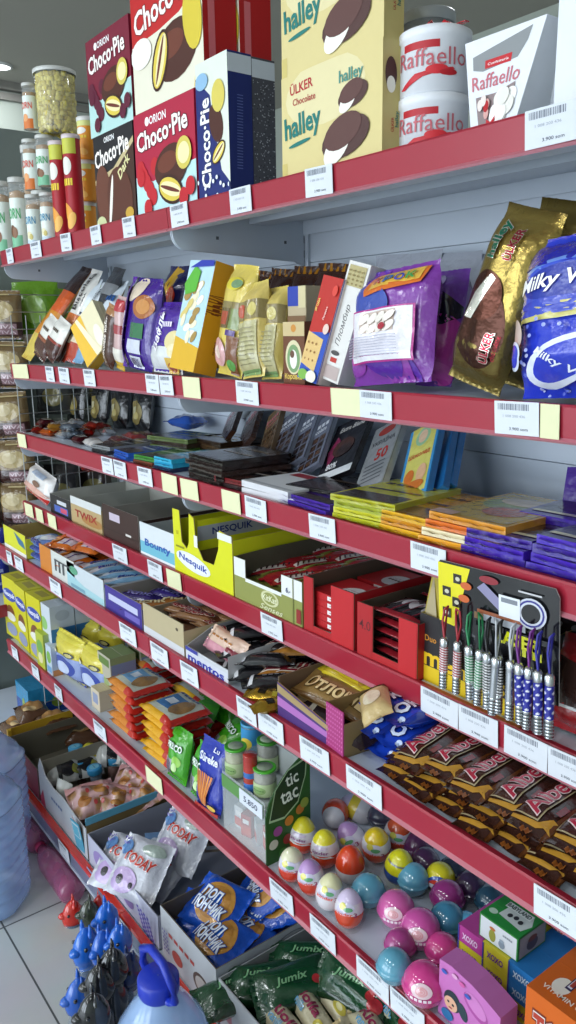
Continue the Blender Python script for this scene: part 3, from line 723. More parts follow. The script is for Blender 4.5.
# popcorn jar on the second layer
y = .885; x = xat(51, y, zs1 + .3); zb = zat(133, x, y); zt = zat(70, x, y); r = rad(35, 74, x, y, zb + .05)
zb2 = zz + (zat(137, x, y) - zz)
jar('large clear jar of yellow popcorn balls with a white lid, topmost at the far end', x, y + .02, zb, r, zt - zb, ['#c9b53c', '#d8c648', '#b9a430', '#e2d468'], '#d2d3cf', grain=.0085, lr=r * 1.09, name='popcorn_jar')
o, _ = cj('corn snack jar with orange-printed label, standing behind the popcorn jar', 24, 38, 84, .862, zs1 + .305, 'o')
o = jar('plain snack jar carrying the orange-labelled jar behind the popcorn', xat(32, .9, zs1 + .1), .905, zs1, .022, .30, ['#b98e58'], '#c9cac6', 0, None, None, 'snack jar', 'corn_snack_jar', 'corn snack jars at the far end of the top shelf')
# ---------------------------------------------------------------- second shelf
zs2 = ZS[2]
def aim(pb, y, pt, pyt, yt, zs, W=0.0, T=0.0):
    """base point, rotation and length of something standing at picture column pb whose top reaches (pt, pyt) at distance yt"""
    bx = xat(pb, y, zs); t = Vector(ony(pt, pyt, yt)); dz = 0.0
    for _ in range(3):
        z = t - Vector((bx, y, zs + dz)); L = z.length; z.normalize()
        yv = Vector((0, 1, 0)); yv = (yv - z * yv.dot(z)).normalized(); xv = yv.cross(z)
        dz = (abs(xv.z) * W + abs(yv.z) * T) / 2 + .001
    return Vector((bx, y, zs + dz)), Matrix((xv, yv, z)).transposed().to_euler(), L
def lean(o, pb, pt, pyt, y, zs, W=0, rx=0, rz=0, yt=None, T=0.0):
    l, r, L = aim(pb, y, pt, pyt, y if yt is None else yt, zs, W, T); o.location = l; o.rotation_euler = r; return o
def length(pb, pt, pyt, y, zs, yt=None, W=0.0, T=0.0): return aim(pb, y, pt, pyt, y if yt is None else yt, zs, W, T)[2]
def strip_art(bands, txt=None, tc='#222222', ts=.7, cx=.5, cy=.5, rot=90, extra=None):
    def a(c):
        for (z0, z1, col) in bands: c.rect(0, z0, 1, z1, col)
        if extra: extra(c)
        if txt: c.text(txt, cx, cy, ts * c.H / c.W if rot in (90, -90) else ts, tc, rot=rot, bold=.03)
    return a
def longpack(lbl, pb, pt, pyt, y, wpx, T, col, art, seed=0, mat='film', crimpcol=None, rz=0, name='wafer_pack', cat='wafer pack', group='slim wafer packs leaning on the second shelf', Wm=None, k=300):
    W = Wm or (xat(pb + wpx, y, zs2) - xat(pb, y, zs2)) * .8; yt = y + max(0, (pt - pb - wpx / 2 - 4)) / k; L = length(pb + wpx / 2, pt, pyt, y, zs2, yt, W, T)
    o = pouch(name, lbl, cat, W, L, T, col, art, group, mat, 'v', .05, seed, .015, crimpcol, n=(8, 20), p=.3)
    return lean(o, pb + wpx / 2, pt, pyt, y, zs2, W, yt=yt, T=T)
def wbox(lbl, pb, pt, pyt, y, wpx, d, col, art, name='wafer_box', cat='wafer box', group=None, cols={}, zs=None, rz=0, dy=.0):
    zs = zs or zs2
    W = xat(pb + wpx, y, zs) - xat(pb, y, zs); L = length(pb + wpx / 2, pt, pyt, y, zs, y + dy, W, d)
    o = carton(name, lbl, cat, W, d, L, col, art, group, cols=cols); return lean(o, pb + wpx / 2, pt, pyt, y, zs, W, yt=y + dy, T=d)
A = strip_art
longpack('yellow and brown slim wafer pack leaning at the very left of the second shelf', 21, 88, 268, .83, 11, .03, '#c98a2c', A([(0, .25, '#d9c05a'), (.25, .5, '#d98e2e'), (.5, .72, '#d8602a'), (.72, 1, '#3b2a26')], None), 1)
longpack('white-labelled slim wafer pack leaning behind the yellow and brown one', 50, 98, 270, .86, 12, .03, '#e6e2da', A([(0, .35, '#4a2419'), (.35, .5, '#c96a2c')], 'Biscolata', '#2a2624', .42, .5, .75), 2)
longpack('short white and brown wafer pack, left one of the leaning pair', 33, 56, 318, .83, 13, .03, '#e9e6de', A([(0, .42, '#4b2218'), (.42, .5, '#8d4a2c')], '~', '#4b3a30', .3, .5, .7), 3, crimpcol='#e0ddd6')
longpack('short white and brown wafer pack, right one of the leaning pair', 42, 66, 320, .835, 13, .03, '#e9e6de', A([(0, .42, '#45180f'), (.42, .48, '#8d2c1c')], '~', '#4b3a30', .3, .5, .7), 4, crimpcol='#d8d4cc')
for k, (pb, pt, py, yy, lb) in enumerate(((55, 98, 278, .87, 'left'), (64, 108, 283, .86, 'right'))):
    longpack('long white biscuit stick pack with dark lettering, %s one of the leaning pair' % lb, pb, pt, py, yy, 12, .028, '#dfe6ec', A([(0, .22, '#b4402c'), (.22, .30, '#e8d6b8'), (.32, .36, '#2b3852'), (.55, .58, '#2b3852')], 'Biscolata', '#22262e', .34, .5, .78), 6 + k, crimpcol='#c9d2da')
longpack('dark grey slim wafer pack leaning behind the long white ones', 76, 120, 268, .88, 14, .03, '#3b3d42', A([(.7, .82, '#8b8d90')], None), 9)
longpack('blue and white slim wafer pack leaning beside the yellow wedge box', 72, 124, 281, .85, 12, .028, '#dde6ee', A([(0, .28, '#7da8cc'), (.3, .34, '#c9503a'), (.5, .56, '#5588b8')], '~', '#24508c', .25, .5, .76), 10)
def wedge(f):
    c = f('F'); c.rect(0, 0, 1, .45, '#e8b93a'); c.poly([(0, .3), (1, .65), (1, .45), (0, .2)], '#f2e6c4'); c.ell(.7, .75, .25, .14, '#f0ead8')
    f('R').rect(0, 0, 1, 1, '#d9a834')
wbox('cream and yellow wafer box slanting in front of the slim packs', 75, 106, 322, .815, 21, .03, '#e6dcb8', wedge, dy=.03)
longpack('dark brown wafer pack with white lettering standing before the pink one', 103, 114, 305, .82, 12, .03, '#4a2a1e', A([(.85, 1, '#a8784c')], 'Chocolate wafer', '#efe6dc', .74, .5, .45), 12)
longpack('narrow pink and red wafer pack standing left of the purple ones', 116, 122, 296, .83, 10, .03, '#c9a6a4', A([(0, .12, '#d8b23c'), (.12, .3, '#e3ddd2'), (.5, .62, '#9c2f38'), (.8, .95, '#b5303a')], None), 13)
for k, (px_, s) in enumerate(((142, 0), (166, 1))):
    o = pouch('snack_bag', ('mustard yellow snack bag propped behind the purple packs, left one', 'mustard yellow snack bag propped behind the purple packs, right one')[k], 'snack bag', .20, .21, .05, '#c49a24', lambda c: (c.rect(0, .0, 1, .3, '#8a5a1c'), c.ell(.5, .55, .25, .2, '#5b3418')), 'mustard snack bags', 'foil', 'v', .06, 14 + k, .06)
    put(o, (xat(px_, 1.04, zs2), 1.03 + k * .012, zs2), (-6, 4, 0))
def purple1(c):
    c.ell(.3, .86, .32, .12, '#e8d6c0', 20); c.ell(.68, .68, .3, .13, '#a8622e'); c.ell(.68, .68, .2, .08, '#c98a4a'); c.rect(.35, .34, .8, .5, '#2f7048'); c.rect(.3, .17, .75, .32, '#cfd2e2'); c.rect(.35, .02, .72, .14, '#cfd2e2')
    for q in range(7): c.rect(.38 + q * .045, .03, .40 + q * .045, .12, '#3b3560')
    c.rect(0, 0, .14, 1, '#5a2a9a'); c.text('Вафли', .08, .45, .5, '#efe6f6', rot=90)
def prect(lbl, pb0, pb1, pt, pyt, y, T, col, art, seed, name='biscuit_pack', cat='biscuit pack', group=None, mat='film', crimpcol=None, axis='v', zs=None, wob=.02, rx=0, back=None, p=.28, dy=.03):
    zs = zs or zs2; W = xat(pb1, y, zs) - xat(pb0, y, zs); L = length((pb0 + pb1) / 2, pt, pyt, y, zs, y + dy, W, T * .5)
    o = pouch(name, lbl, cat, W, L, T, col, art, group, mat, axis, .045, seed, wob, crimpcol, back, p=p, n=(16, 20)); return lean(o, (pb0 + pb1) / 2, pt, pyt, y, zs, W, yt=y + dy, T=T * .5)
prect('dark purple biscuit pack with a green square and a cookie picture', 126, 153, 150, 278, .825, .045, '#3f1f86', purple1, 21, crimpcol='#33207c')
def purple2(c):
    c.rect(0, 0, 1, .36, '#dcdfe0'); c.poly([(0, .3), (.4, .36), (1, .34), (1, .42), (0, .42)], '#4a2596'); c.text('Вафли', .36, .56, .6, '#f4f0fa', rot=78, bold=.05, shear=.2)
    c.ell(.8, .45, .2, .12, '#e3d49c', 20); c.ell(.85, .3, .15, .1, '#e8dcb0'); c.rect(.62, 0, .95, .2, '#d8b14a'); c.ell(.8, .08, .12, .06, '#9c3c2c'); c.text('~', .62, .66, .3, '#e8def2', rot=78)
prect('purple and white biscuit pack with flowing white lettering', 153, 183, 178, 302, .822, .045, '#4a2596', purple2, 22)
prect('navy and yellow snack bag standing behind the purple and white pack', 160, 186, 184, 266, .93, .05, '#1f1f58', lambda c: (c.poly([(0, .45), (.3, 1), (.6, .95), (.45, .4)], '#d8a82c'), c.ell(.5, .7, .16, .1, '#c93a24')), 23, wob=.05)
def zebra(f):
    c = f('F'); c.rect(0, 0, 1, 1, '#b9d9e6'); c.poly([(0, 0), (1, 0), (1, .22), (0, .3)], '#dcae2e'); rr = random.Random(5)
    for q in range(24): c.ell(.15 + rr.random() * .6, .3 + rr.random() * .5, .14, .035, rr.choice(['#efe8c8', '#d8c478', '#a98a4c', '#f6f1dd']), rr.randint(0, 90)); c.l -= .00015
    c.l += .001; c.poly([(0, .78), (.3, .95), (.55, .9), (.5, .72), (.1, .68)], '#5db23c'); c.poly([(.1, .93), (.5, 1), (1, 1), (1, .95)], '#2b3aa6')
    r = f('R'); r.rect(0, 0, 1, 1, '#dd9d1c'); r.text('ЗЕБРА', .45, .62, .8, '#7a3c14', rot=90, h=.45, bold=.05); r.text('печенье', .7, .25, .5, '#7a3c14', rot=90)
wbox('tall yellow wafer box with a light blue and green front panel, leaning right', 180, 214, 264, .818, 24, .05, '#dd9d1c', zebra, dy=.05)
# light yellow packs and the small boxes
def ly(c):
    c.rect(0, .60, 1, .66, '#8a7a4a'); c.rect(.15, .42, .5, .60, '#6b5a34'); c.rect(.2, .45, .45, .57, '#a8492c'); c.rect(.55, .42, .95, .60, '#7c8a50'); c.ell(.5, .82, .3, .06, '#d9c93e'); c.ell(.6, .82, .2, .04, '#7a9a70')
    c.ell(.28, .2, .3, .13, '#d9a8a8', 30); c.ell(.28, .2, .14, .06, '#f0dcd0', 30); c.rect(.6, .02, .95, .36, '#7a4a2a'); c.ell(.75, .1, .16, .05, '#5a9a4a'); c.rect(.55, .36, .85, .41, '#4a2a78')
prect('pale yellow waffle pack with a pink ring picture, leaning beside the yellow box', 218, 242, 247, 265, .83, .045, '#d8c25e', ly, 25, crimpcol='#dfc85a', wob=.03)
def ly2(c):
    c.rect(0, .58, 1, .78, '#8a7a4a'); c.ell(.3, .68, .14, .07, '#b0492c'); c.ell(.75, .68, .14, .07, '#c9ba6a'); c.rect(.08, .06, .92, .56, '#b9b284'); c.rect(.1, .02, .9, .07, '#7a9a60')
    for q in range(9): c.rect(.16, .12 + q * .045, .84, .13 + q * .045, '#8d8761')
prect('clear-wrapped beige waffle pack with fine print between the pale yellow ones', 243, 266, 258, 282, .82, .045, '#d2bb68', ly2, 26, crimpcol='#e2cf6e', wob=.04)
prect('pale yellow waffle pack with gathered top, in front of the brown bags', 262, 282, 279, 287, .835, .045, '#cdb865', ly2, 27, crimpcol='#dcc45c', wob=.04)
def cow(f):
    c = f('F'); c.rect(0, 0, 1, .97, '#6b3f26'); c.rect(0, .78, 1, 1, '#c9b486'); c.ell(.5, .9, .12, .06, '#c98a3c'); c.ell(.5, .45, .38, .27, '#d8cfa8'); c.ell(.5, .43, .3, .22, '#7a9a6a'); c.ell(.5, .42, .17, .15, '#ece8e0'); c.ell(.45, .5, .1, .06, '#6b4a3a'); c.text('Коровка', .5, .14, .8, '#e8c860', bold=.04); c.rect(0, 0, 1, .03, '#4a2a1a')
    f('R').rect(0, 0, 1, 1, '#7a4a2e'); f('T').rect(0, 0, 1, 1, '#b9a476')
x0, w, h = fit(284, 305, 322, .81, zs2)
o = carton('sweet_box', 'small brown sweets box with a cow in an oval, at the rail edge', 'sweets box', w, .03, h, '#6b3f26', cow); place(o, x0, w, .81, .03, zs2)
o = carton('sweet_box', 'beige sweets box with a blue corner, standing on its end behind the cow box', 'sweets box', .05, .04, zat(286, xat(302, .86, zs2), .86) - zs2, '#b8a888', lambda f: (f('F').rect(0, .8, .6, 1, '#2b3fa0'), f('F').rect(.6, .78, 1, 1, '#d0c49a'), f('F').rect(0, .45, 1, .7, '#7a5a3c'))); put(o, (xat(300, .86, zs2), .875, zs2))
def yag(f):
    c = f('F'); c.rect(0, 0, 1, 1, '#2c4fb0'); c.poly([(0, .45), (1, .5), (1, 1), (0, 1)], '#b92a22'); c.poly([(0, .15), (.75, .1), (.8, .42), (0, .46)], '#dcb978')
    for q in range(9): c.ell(.15 + (q % 3) * .2, .2 + (q // 3) * .08, .03, .012, '#9a6a34')
    c.text('ЯГОДА', .14, .72, .42, '#f0d86a', rot=84, bold=.05); c.text('Печенье', .6, .66, .42, '#f4dcd4', rot=84); c.ell(.8, .88, .12, .05, '#d8463a'); c.ell(.3, .05, .25, .05, '#7cb04a'); c.ell(.72, .05, .25, .06, '#e6e0d0'); c.ell(.85, .52, .14, .05, '#e4c8bc')
    f('R').rect(0, 0, 1, 1, '#d8c8c0')
wbox('red and blue berry biscuit box leaning right, with a biscuit picture', 304, 341, 279, .815, 19, .03, '#2c4fb0', yag, 'biscuit_box', 'biscuit box', dy=.03)
def plomb(f):
    c = f('F'); c.rect(0, 0, 1, 1, '#dcdad6'); c.text('Пломбир', .5, .48, .34 * c.H / c.W, '#3c3a3e', rot=88, bold=.0, shear=.3); c.rect(.35, .16, .65, .2, '#b9382e'); c.ell(.5, .24, .2, .02, '#4a4a4a'); c.rect(.1, .02, .9, .13, '#b9a8a4'); c.rect(.1, .8, .9, .97, '#b4a878')
    for q in range(16): c.ell(.2 + (q % 4) * .2, .82 + (q // 4) * .035, .05, .008, '#8d7c4c')
    f('R').rect(0, 0, 1, 1, '#c9c8c8')
wbox('off-white ice-cream wafer box leaning right beside the purple bag', 326, 369, 265, .83, 20, .035, '#dcdad6', plomb, 'wafer_box', 'wafer box', dy=.03)
for k in range(5):
    o = pouch('snack_bag', 'brown-topped amber snack bag in the back row, %s from the far end' % nth[k], 'snack bag', .12, .215, .04, '#c08018', lambda c: (c.rect(0, .78, 1, 1, '#4a2a1c'), c.rect(0, .62, 1, .7, '#8c3a20')), 'amber snack bags in a back row', 'film', 'v', .07, 30 + k, .05)
    put(o, (xat(226 + k * 21, 1.0, zs2) + .02, 1.0 + k * .004, zs2), (-8, 6, 8))
# purple bags with a pink-bordered label
def krok(c):
    rr = random.Random(8)
    for q in range(10): c.ell(rr.random(), rr.random(), .25, .16, rr.choice(['#8a3fa0', '#5a2f9c', '#c060b0', '#3c4fa6', '#7a2f90', '#b048a0']), rr.randint(0, 180)); c.l -= .0002
    c.l += .001
    c.poly([(.25, .75), (.9, .80), (.95, .95), (.3, .95), (.22, .82)], '#d8702c'); c.poly([(.3, .8), (.88, .83), (.9, .95), (.35, .94)], '#e8b84a')
    for t, q, cl in (('К', .40, '#c03a2c'), ('Р', .53, '#3a70b8'), ('О', .66, '#4a4fb0'), ('К', .79, '#4a9a4c')): c.text(t, q, .875, .09, cl, h=.06, bold=.07)
    c.rect(.14, .16, .90, .62, '#b02a86'); c.rect(.16, .175, .88, .605, '#e9e6ee'); c.rect(.28, .41, .72, .59, '#c9b4a8')
    for q in range(8): c.ell(.34 + (q % 4) * .11, .45 + (q // 4) * .08, .07, .035, '#efe6dc', 30)
    c.ell(.6, .45, .05, .03, '#a8283a')
    for q in range(8): c.rect(.13, .21 + q * .022, .78, .217 + q * .022, '#b4b2c4')
prect('large purple gingerbread bag with a pink-bordered white label', 352, 430, 400, 268, .825, .06, '#7d3a9c', krok, 40, 'gingerbread_bag', 'gingerbread bag', None, wob=.03, p=.5)
prect('purple and pink gingerbread bag half hidden behind the labelled one', 415, 452, 452, 270, .90, .08, '#6a3a9a', lambda c: (c.ell(.8, .3, .4, .3, '#b43a9c'), c.ell(.7, .65, .3, .15, '#1c1a30', 40), c.ell(.3, .85, .4, .1, '#a89ac8'), c.ell(.75, .1, .3, .1, '#c04fa8')), 41, 'gingerbread_bag', 'gingerbread bag', None, wob=.05, p=.5)
for k, px_ in enumerate((398, 432, 462)):
    o = pouch('snack_bag', 'silver-grey clear snack bag propped against the back panel, %s from the far end' % nth[k], 'snack bag', .16, zat(252, xat(px_, 1.03, zs2), 1.03) - zs2, .05, '#a9adb8', lambda c: (c.ell(.2, .75, .15, .08, '#c9b040'), c.ell(.8, .6, .15, .2, '#7f8896')), 'silver snack bags against the back panel', 'film', 'v', .05, 44 + k, .07)
    put(o, (xat(px_, 1.03, zs2), 1.03 + k * .006, zs2), (-5, 0, 0))
# gold packs
def gold(c):
    c.rect(0, .0, 1, .40, '#7a6a3a'); c.ell(.45, .34, .42, .24, '#4a2c22', 20); c.ell(.38, .5, .3, .14, '#5a3428', 30); c.poly([(.15, .36), (.3, .36), (.5, .6), (.42, .62), (.2, .5)], '#efeae0')
    c.text('halley', .30, .80, .20 * c.H / c.W, '#2c8a6a', rot=90, h=.085, bold=.05, outline='#efe9d8', ob=.1); c.text('ÜLKER', .58, .79, .17 * c.H / c.W, '#a8263a', rot=90, bold=.05, h=.06, outline='#efe9d8', ob=.09); c.text('ÜLKER', .72, .24, .17 * c.H / c.W, '#b02a40', rot=90, h=.06, bold=.05, outline='#efe9d8', ob=.1); c.text('chocolate', .86, .25, .14 * c.H / c.W, '#a8263a', rot=90, bold=.02)
prect('long gold foil marshmallow biscuit roll leaning right beside the purple bag', 446, 500, 538, 208, .83, .06, '#a08a48', gold, 50, 'biscuit_roll', 'biscuit roll', 'gold biscuit rolls', 'foil', '#6a5a2c', wob=.02, p=.4)
prect('long gold foil marshmallow biscuit roll partly behind the leaning one', 488, 545, 572, 200, .89, .06, '#a08a48', gold, 51, 'biscuit_roll', 'biscuit roll', 'gold biscuit rolls', 'foil', '#6a5a2c', wob=.02, p=.4)
def milky(c):
    c.rect(0, .78, 1, 1, '#1d1fa8'); c.ell(.5, .66, .62, .16, '#6f93dc', 4); c.ell(.5, .66, .56, .13, '#3a52c8', 4); c.ell(.5, .67, .4, .10, '#24349c', 4); c.text('Milky Way', .5, .67, .84, '#ffffff', h=.11, shear=.3, bold=.04, outline='#1c2288', ob=.08, rot=3)
    c.ell(.5, .50, .6, .05, '#c9c070', 3); c.ell(.5, .53, .62, .05, '#3244b8', 3)
    rr = random.Random(4)
    for q in range(36): c.ell(rr.random(), rr.random() * .45, .02, .012, rr.choice(['#9aa6e8', '#c9d0f4', '#5a6ad0'])); c.l -= .00025
    c.l += .001; c.ell(.12, .38, .07, .09, '#c9b4a8', 20); c.ell(.6, .2, .4, .12, '#dfe6f6', 20); c.ell(.62, .2, .34, .09, '#2a3cc0', 20); c.text('Milky Way', .6, .16, .5, '#f0f4ff', rot=-30, h=.06, shear=.3); c.ell(.1, .24, .1, .09, '#dfe6f6'); c.ell(.1, .24, .08, .07, '#2a3cc0'); c.ell(.78, .8, .05, .04, '#c8a0b0')
prect('large blue milk bar multipack bag at the right end of the second shelf', 518, 628, 590, 232, .815, .09, '#2a3cc0', milky, 52, 'chocolate_bag', 'chocolate bag', None, wob=.02, p=.5)
prect('gold foil snack bag rising behind the large blue bag at the right end', 560, 640, 620, 190, .95, .06, '#8a7638', None, 53, 'snack_bag', 'snack bag', None, 'foil', wob=.05)
# ---------------------------------------------------------------- third shelf
zs3 = ZS[3]
def flat(o, x, y, z, T, rz=0, rx=-90, ry=0): o.location = (x, y, z + T / 2); o.rotation_euler = (math.radians(rx), math.radians(ry), math.radians(rz)); return o
def tablet(lbl, x, y, z, w, d, h, col, art=None, rz=0, group=None, side=None, name='chocolate_tablet', mat='film', flap=True):
    """flat wrapped chocolate tablet lying down, x/y = middle of its front edge"""
    mb = MB(); mb.box(-w/2, 0, 0, w/2, d, h, side or col, mat, {'T': col})
    if flap:
        for s, yy in ((-1, 0), (1, d)):
            mb.grid(lambda u, v: (-w/2 + .002 + u * (w - .004), yy + s * v * .009, h * .5 + .0012 * math.sin(u * 25) + v * .002), 10, 1, side or col, mat)
    if art: art(Canvas(mb, lambda u, v, l: (-w/2 + u, v, h + l), w, d, mat, lift=.0004, step=.0002))
    o = tag(mb.build(name), lbl, 'chocolate bar', group); put(o, (x, y, z), (0, 0, rz)); return o
def P3(px, y): return xat(px, y, zs3)
# heap of wrapped sweets at the far end
rr = random.Random(12); cols = ['#a82418', '#d8661c', '#c9ced4', '#8c1c20', '#d89a3a', '#7d8894', '#b0301c', '#5c1420', '#e2e4e6']
gen = 0; swt = []
for k in range(9):
    o = pouch('wrapped_sweet', 'x', 'wrapped sweet', .075, .042, .022, cols[k], lambda c: c.rect(.25, .25, .75, .75, '#e6dcd0').text('~', .5, .5, .3, '#7c2020'), 'wrapped sweets heaped at the far end of the third shelf', 'foil', 'u', .14, 60 + k, .05, n=(14, 8)); swt.append(o)
spots = [(32, .83, 0), (44, .83, 0), (58, .84, 0), (36, .88, 0), (52, .89, 0), (70, .87, 0), (64, .93, 0), (40, .85, .02), (55, .86, .02), (80, .91, 0), (84, .97, 0), (70, .91, .02), (96, 1.0, 0), (48, .83, .02), (66, .86, .02), (90, .93, .02), (74, .83, 0), (100, .96, 0)]
cn = ['red', 'orange', 'silver', 'dark red', 'golden', 'grey', 'brick red', 'maroon', 'white']
for k, (px, y, dz) in enumerate(spots):
    i = k % 9; lb = '%s foil-wrapped sweet in the far heap of the third shelf, %s layer' % (cn[i], 'upper' if dz else 'lower')
    if k >= 9: lb = lb.replace('foil-wrapped sweet', 'foil-wrapped sweet, %s one,' % ('second',)[0])
    o = swt[i] if k < 9 else dup(swt[i], lb); o['label'] = lb
    flat(o, P3(px, y), y, zs3 + dz, .022, (k * 47) % 60 - 30)
# dull red and brown bars behind
for k, (px, y, c, w, lb) in enumerate(((86, .83, '#d5d0cc', .11, 'white and red'), (112, .90, '#6c1f1c', .12, 'dark red'), (106, .85, '#4a2c1e', .12, 'brown'), (128, .97, '#8f2a22', .12, 'brick red'), (140, 1.0, '#5a1e1a', .12, 'maroon'))):
    o = pouch('chocolate_bar', lb + ' wrapped chocolate bar lying among the sweets on the third shelf', 'chocolate bar', w, .045, .022, c, lambda q: q.text('~', .5, .5, .4, '#e8dccc').rect(.05, .2, .2, .8, '#c9b8a0'), None, 'film', 'u', .1, 80 + k, .04, n=(16, 8)); flat(o, P3(px, y), y, zs3, .022, (k * 31) % 30 - 10)
# small stacks of tablets, far bay
def choc_top(tc, name='~', pic='#3a2018', k=0):
    def a(c):
        c.rect(.05, .03, .95, .3, pic); c.text(name, .5, .75, .8, tc, h=.09, bold=.04); c.rect(.1, .45, .9, .5, tc)
    return a
def tstack(lb, px, y, n, w, d, h, cols, sides, tc, rz=0, z0=0, nm='~', jit=2, pics=None, zz=None, group=None, X=None, flap=True):
    x = X if X is not None else P3(px, y); z = (zz or zs3) + z0
    for k in range(n):
        pos = 'the only one' if n == 1 else 'bottom of its stack' if k == 0 else 'topmost of its stack' if k == n - 1 else '%s from the bottom' % nth[k]
        pc = (pics or ['#3a2018'])[k % len(pics or [1])]
        tablet('%s, %s' % (lb, pos) if n > 1 else lb, x + (k * 7 % 3 - 1) * .0015, y + (k * 5 % 3) * .002, z, w, d, h - .0006, cols[k % len(cols)], choc_top(tc, nm, pc), rz + (k * 13 % 5 - 2) * jit * .5, group or lb.split(',')[0], sides[k % len(sides)], flap=flap); z += h
    return z
tstack('black tablet chocolate near the far heap of sweets', 100, .815, 2, .085, .15, .010, ['#26262a'], ['#2e2e34', '#8d9094'], '#b9bcc0', 4)
tstack('bright blue tablet chocolate in the far bay', 120, .812, 2, .09, .15, .010, ['#2458b4', '#1f4ea6'], ['#2a62c4'], '#dfe8f4', -6)
tstack('green tablet chocolate beside the blue one', 143, .812, 2, .085, .15, .011, ['#5a2c1c', '#3c7c2c'], ['#7a3c28', '#3f8a30'], '#dfe8d0', 5)
tstack('cyan and navy tablet chocolate at the rail', 162, .808, 3, .075, .14, .010, ['#1c2a50', '#1c2a50', '#2aa0c4'], ['#1c2a50', '#28a4cc', '#34b4d8'], '#c8e4ee', 2)
tstack('dark brown tablet chocolate in the tall far stack', 204, .808, 5, .14, .16, .0105, ['#241614', '#2a1a16', '#1f1412'], ['#2a1a18', '#1c1210', '#34211c'], '#a88c5c', -3, nm='~', jit=3)
tstack('olive green topped tablet chocolate behind the cyan ones', 168, .93, 4, .15, .12, .011, ['#3a2a1e', '#4c5a28', '#3a2a1e', '#5c7434'], ['#3a2a1e', '#55682c'], '#c9c49a', 8, jit=4)
tstack('brown and gold tablet chocolate in the middle rear', 205, .975, 4, .15, .12, .011, ['#4a3420', '#5a4a2a'], ['#5c4630', '#3a281c'], '#c9b47a', -5, jit=4)
o = pouch('snack_bag', 'small bright blue bag lying on the rear tablets of the third shelf', 'snack bag', .12, .07, .035, '#2450a8', lambda c: c.text('~', .5, .5, .6, '#dfe6f4'), None, 'film', 'u', .1, 95, .06); flat(o, P3(178, 1.03), 1.03, zs3 + .045, .03, 10)
# tablets leaning against the back panel
def lt(lbl, pb, w, pt, pyt, y, yt, h, col, art, side=None, group='tablets leaning on the back panel', zz=None, dz=0):
    z = (zz or zs3) + dz; W = xat(pb + w, y, z) - xat(pb, y, z); l, r, L = aim(pb + w / 2, y, pt, pyt, yt, z, W, h)
    o = carton('chocolate_tablet', lbl, 'chocolate bar', W, h, L, col, art, group, 'film', {'R': side or col, 'T': side or col, 'L': side or col}); o.location = l; o.rotation_euler = r; return o
def sq(bg, low, tc, name, n=4):
    def a(f):
        c = f('F'); c.rect(0, 0, 1, 1, bg)
        for j in range(n):
            for i in range(3): c.rect(.06 + i * .3, .05 + j * .14, .32 + i * .3, .17 + j * .14, low); c.l -= .0002; c.rect(.10 + i * .3, .07 + j * .14, .29 + i * .3, .15 + j * .14, mixc(low, '#c08860', .25)); c.l -= .0002
        c.l += .0006; c.text(name, .5, .8, .85, tc, bold=.03); c.text('chocolate', .5, .7, .7, tc)
    return a
lt('dark brown tablet chocolate leaning at the rear, left of the pair with pink lettering', 215, 22, 238, 407, 1.02, 1.10, .012, '#3a2218', sq('#3a2218', '#2a1710', '#c97a84', '~'))
lt('dark brown tablet chocolate leaning at the rear, right of the pair with pink lettering', 234, 22, 257, 409, 1.02, 1.10, .012, '#422618', sq('#422618', '#301a12', '#c97a84', '~'))
lt('beige and brown tablet chocolate leaning between the brown pair and the grey ones', 257, 18, 278, 411, 1.0, 1.08, .012, '#7c6448', sq('#7c6448', '#4c3826', '#c87a80', '~'))
for k in range(3):
    lt('grey tablet chocolate with dark squares leaning at the rear, %s of three' % ('left', 'middle', 'right')[k], 265 + k * 15, 27, 296 + k * 15, 413 + k * 3, .985 - k * .012, 1.07 - k * .012, .011, '#6c7080', sq('#6e7284', '#2c1a18', '#dfe2ea', '~'), '#8d93a4')
def ex(f):
    c = f('F'); c.rect(0, 0, 1, 1, '#17151a'); c.rect(0, 0, 1, .12, '#d9dbde'); c.text('Extra Blend', .55, .86, .7, '#d8d4d0', shear=.3); c.poly([(.05, .5), (.2, .75), (.45, .55), (.2, .2)], '#7c2648'); c.ell(.5, .5, .3, .16, '#4a2a20'); c.ell(.55, .45, .22, .1, '#2c1812'); c.text('80%', .35, .2, .3, '#e8e8ea', bold=.05)
lt('black tablet chocolate marked 80 percent leaning at the rear', 316, 37, 357, 421, .95, 1.04, .012, '#17151a', ex)
def uk(f):
    c = f('F'); c.rect(0, 0, 1, 1, '#8d8f92'); c.ell(.5, .88, .3, .07, '#9c3a34'); c.text('УКРАЇНА', .5, .72, .8, '#4a4c50'); c.text('50', .6, .5, .4, '#b0302c', bold=.05)
    for q in range(5): c.rect(.15, .1 + q * .06, .85, .12 + q * .06, '#5c5e62')
lt('grey tablet chocolate marked 50 in red leaning at the rear', 354, 32, 393, 425, .93, 1.03, .014, '#8d8f92', uk, '#a8aab0')
def al(f):
    c = f('F'); c.rect(0, 0, 1, 1, '#3a90cc'); c.rect(.1, .05, .92, 1, '#d8cf6a'); c.ell(.5, .84, .24, .13, '#9cc49a'); c.ell(.5, .84, .15, .09, '#e4c0a0'); c.text('Шоколад', .5, .58, .7, '#c8402c', shear=.2, bold=.03); c.ell(.3, .3, .16, .1, '#d8742c'); c.ell(.7, .3, .16, .12, '#e4b48c'); c.ell(.5, .15, .35, .07, '#c9702c')
lt('bright blue and yellow milk tablet chocolate leaning at the rear', 396, 34, 429, 427, .93, 1.02, .013, '#2f86c6', al, '#2a7cc0')
for k in range(2):
    lt('bright blue tablet chocolate edge-on behind the blue and yellow one, %s of two' % ('nearer', 'further')[k], 414 + k * 8, 34, 443 + k * 8, 431 + k * 3, .955 + k * .018, 1.05 + k * .018, .013, '#2672b4', None)
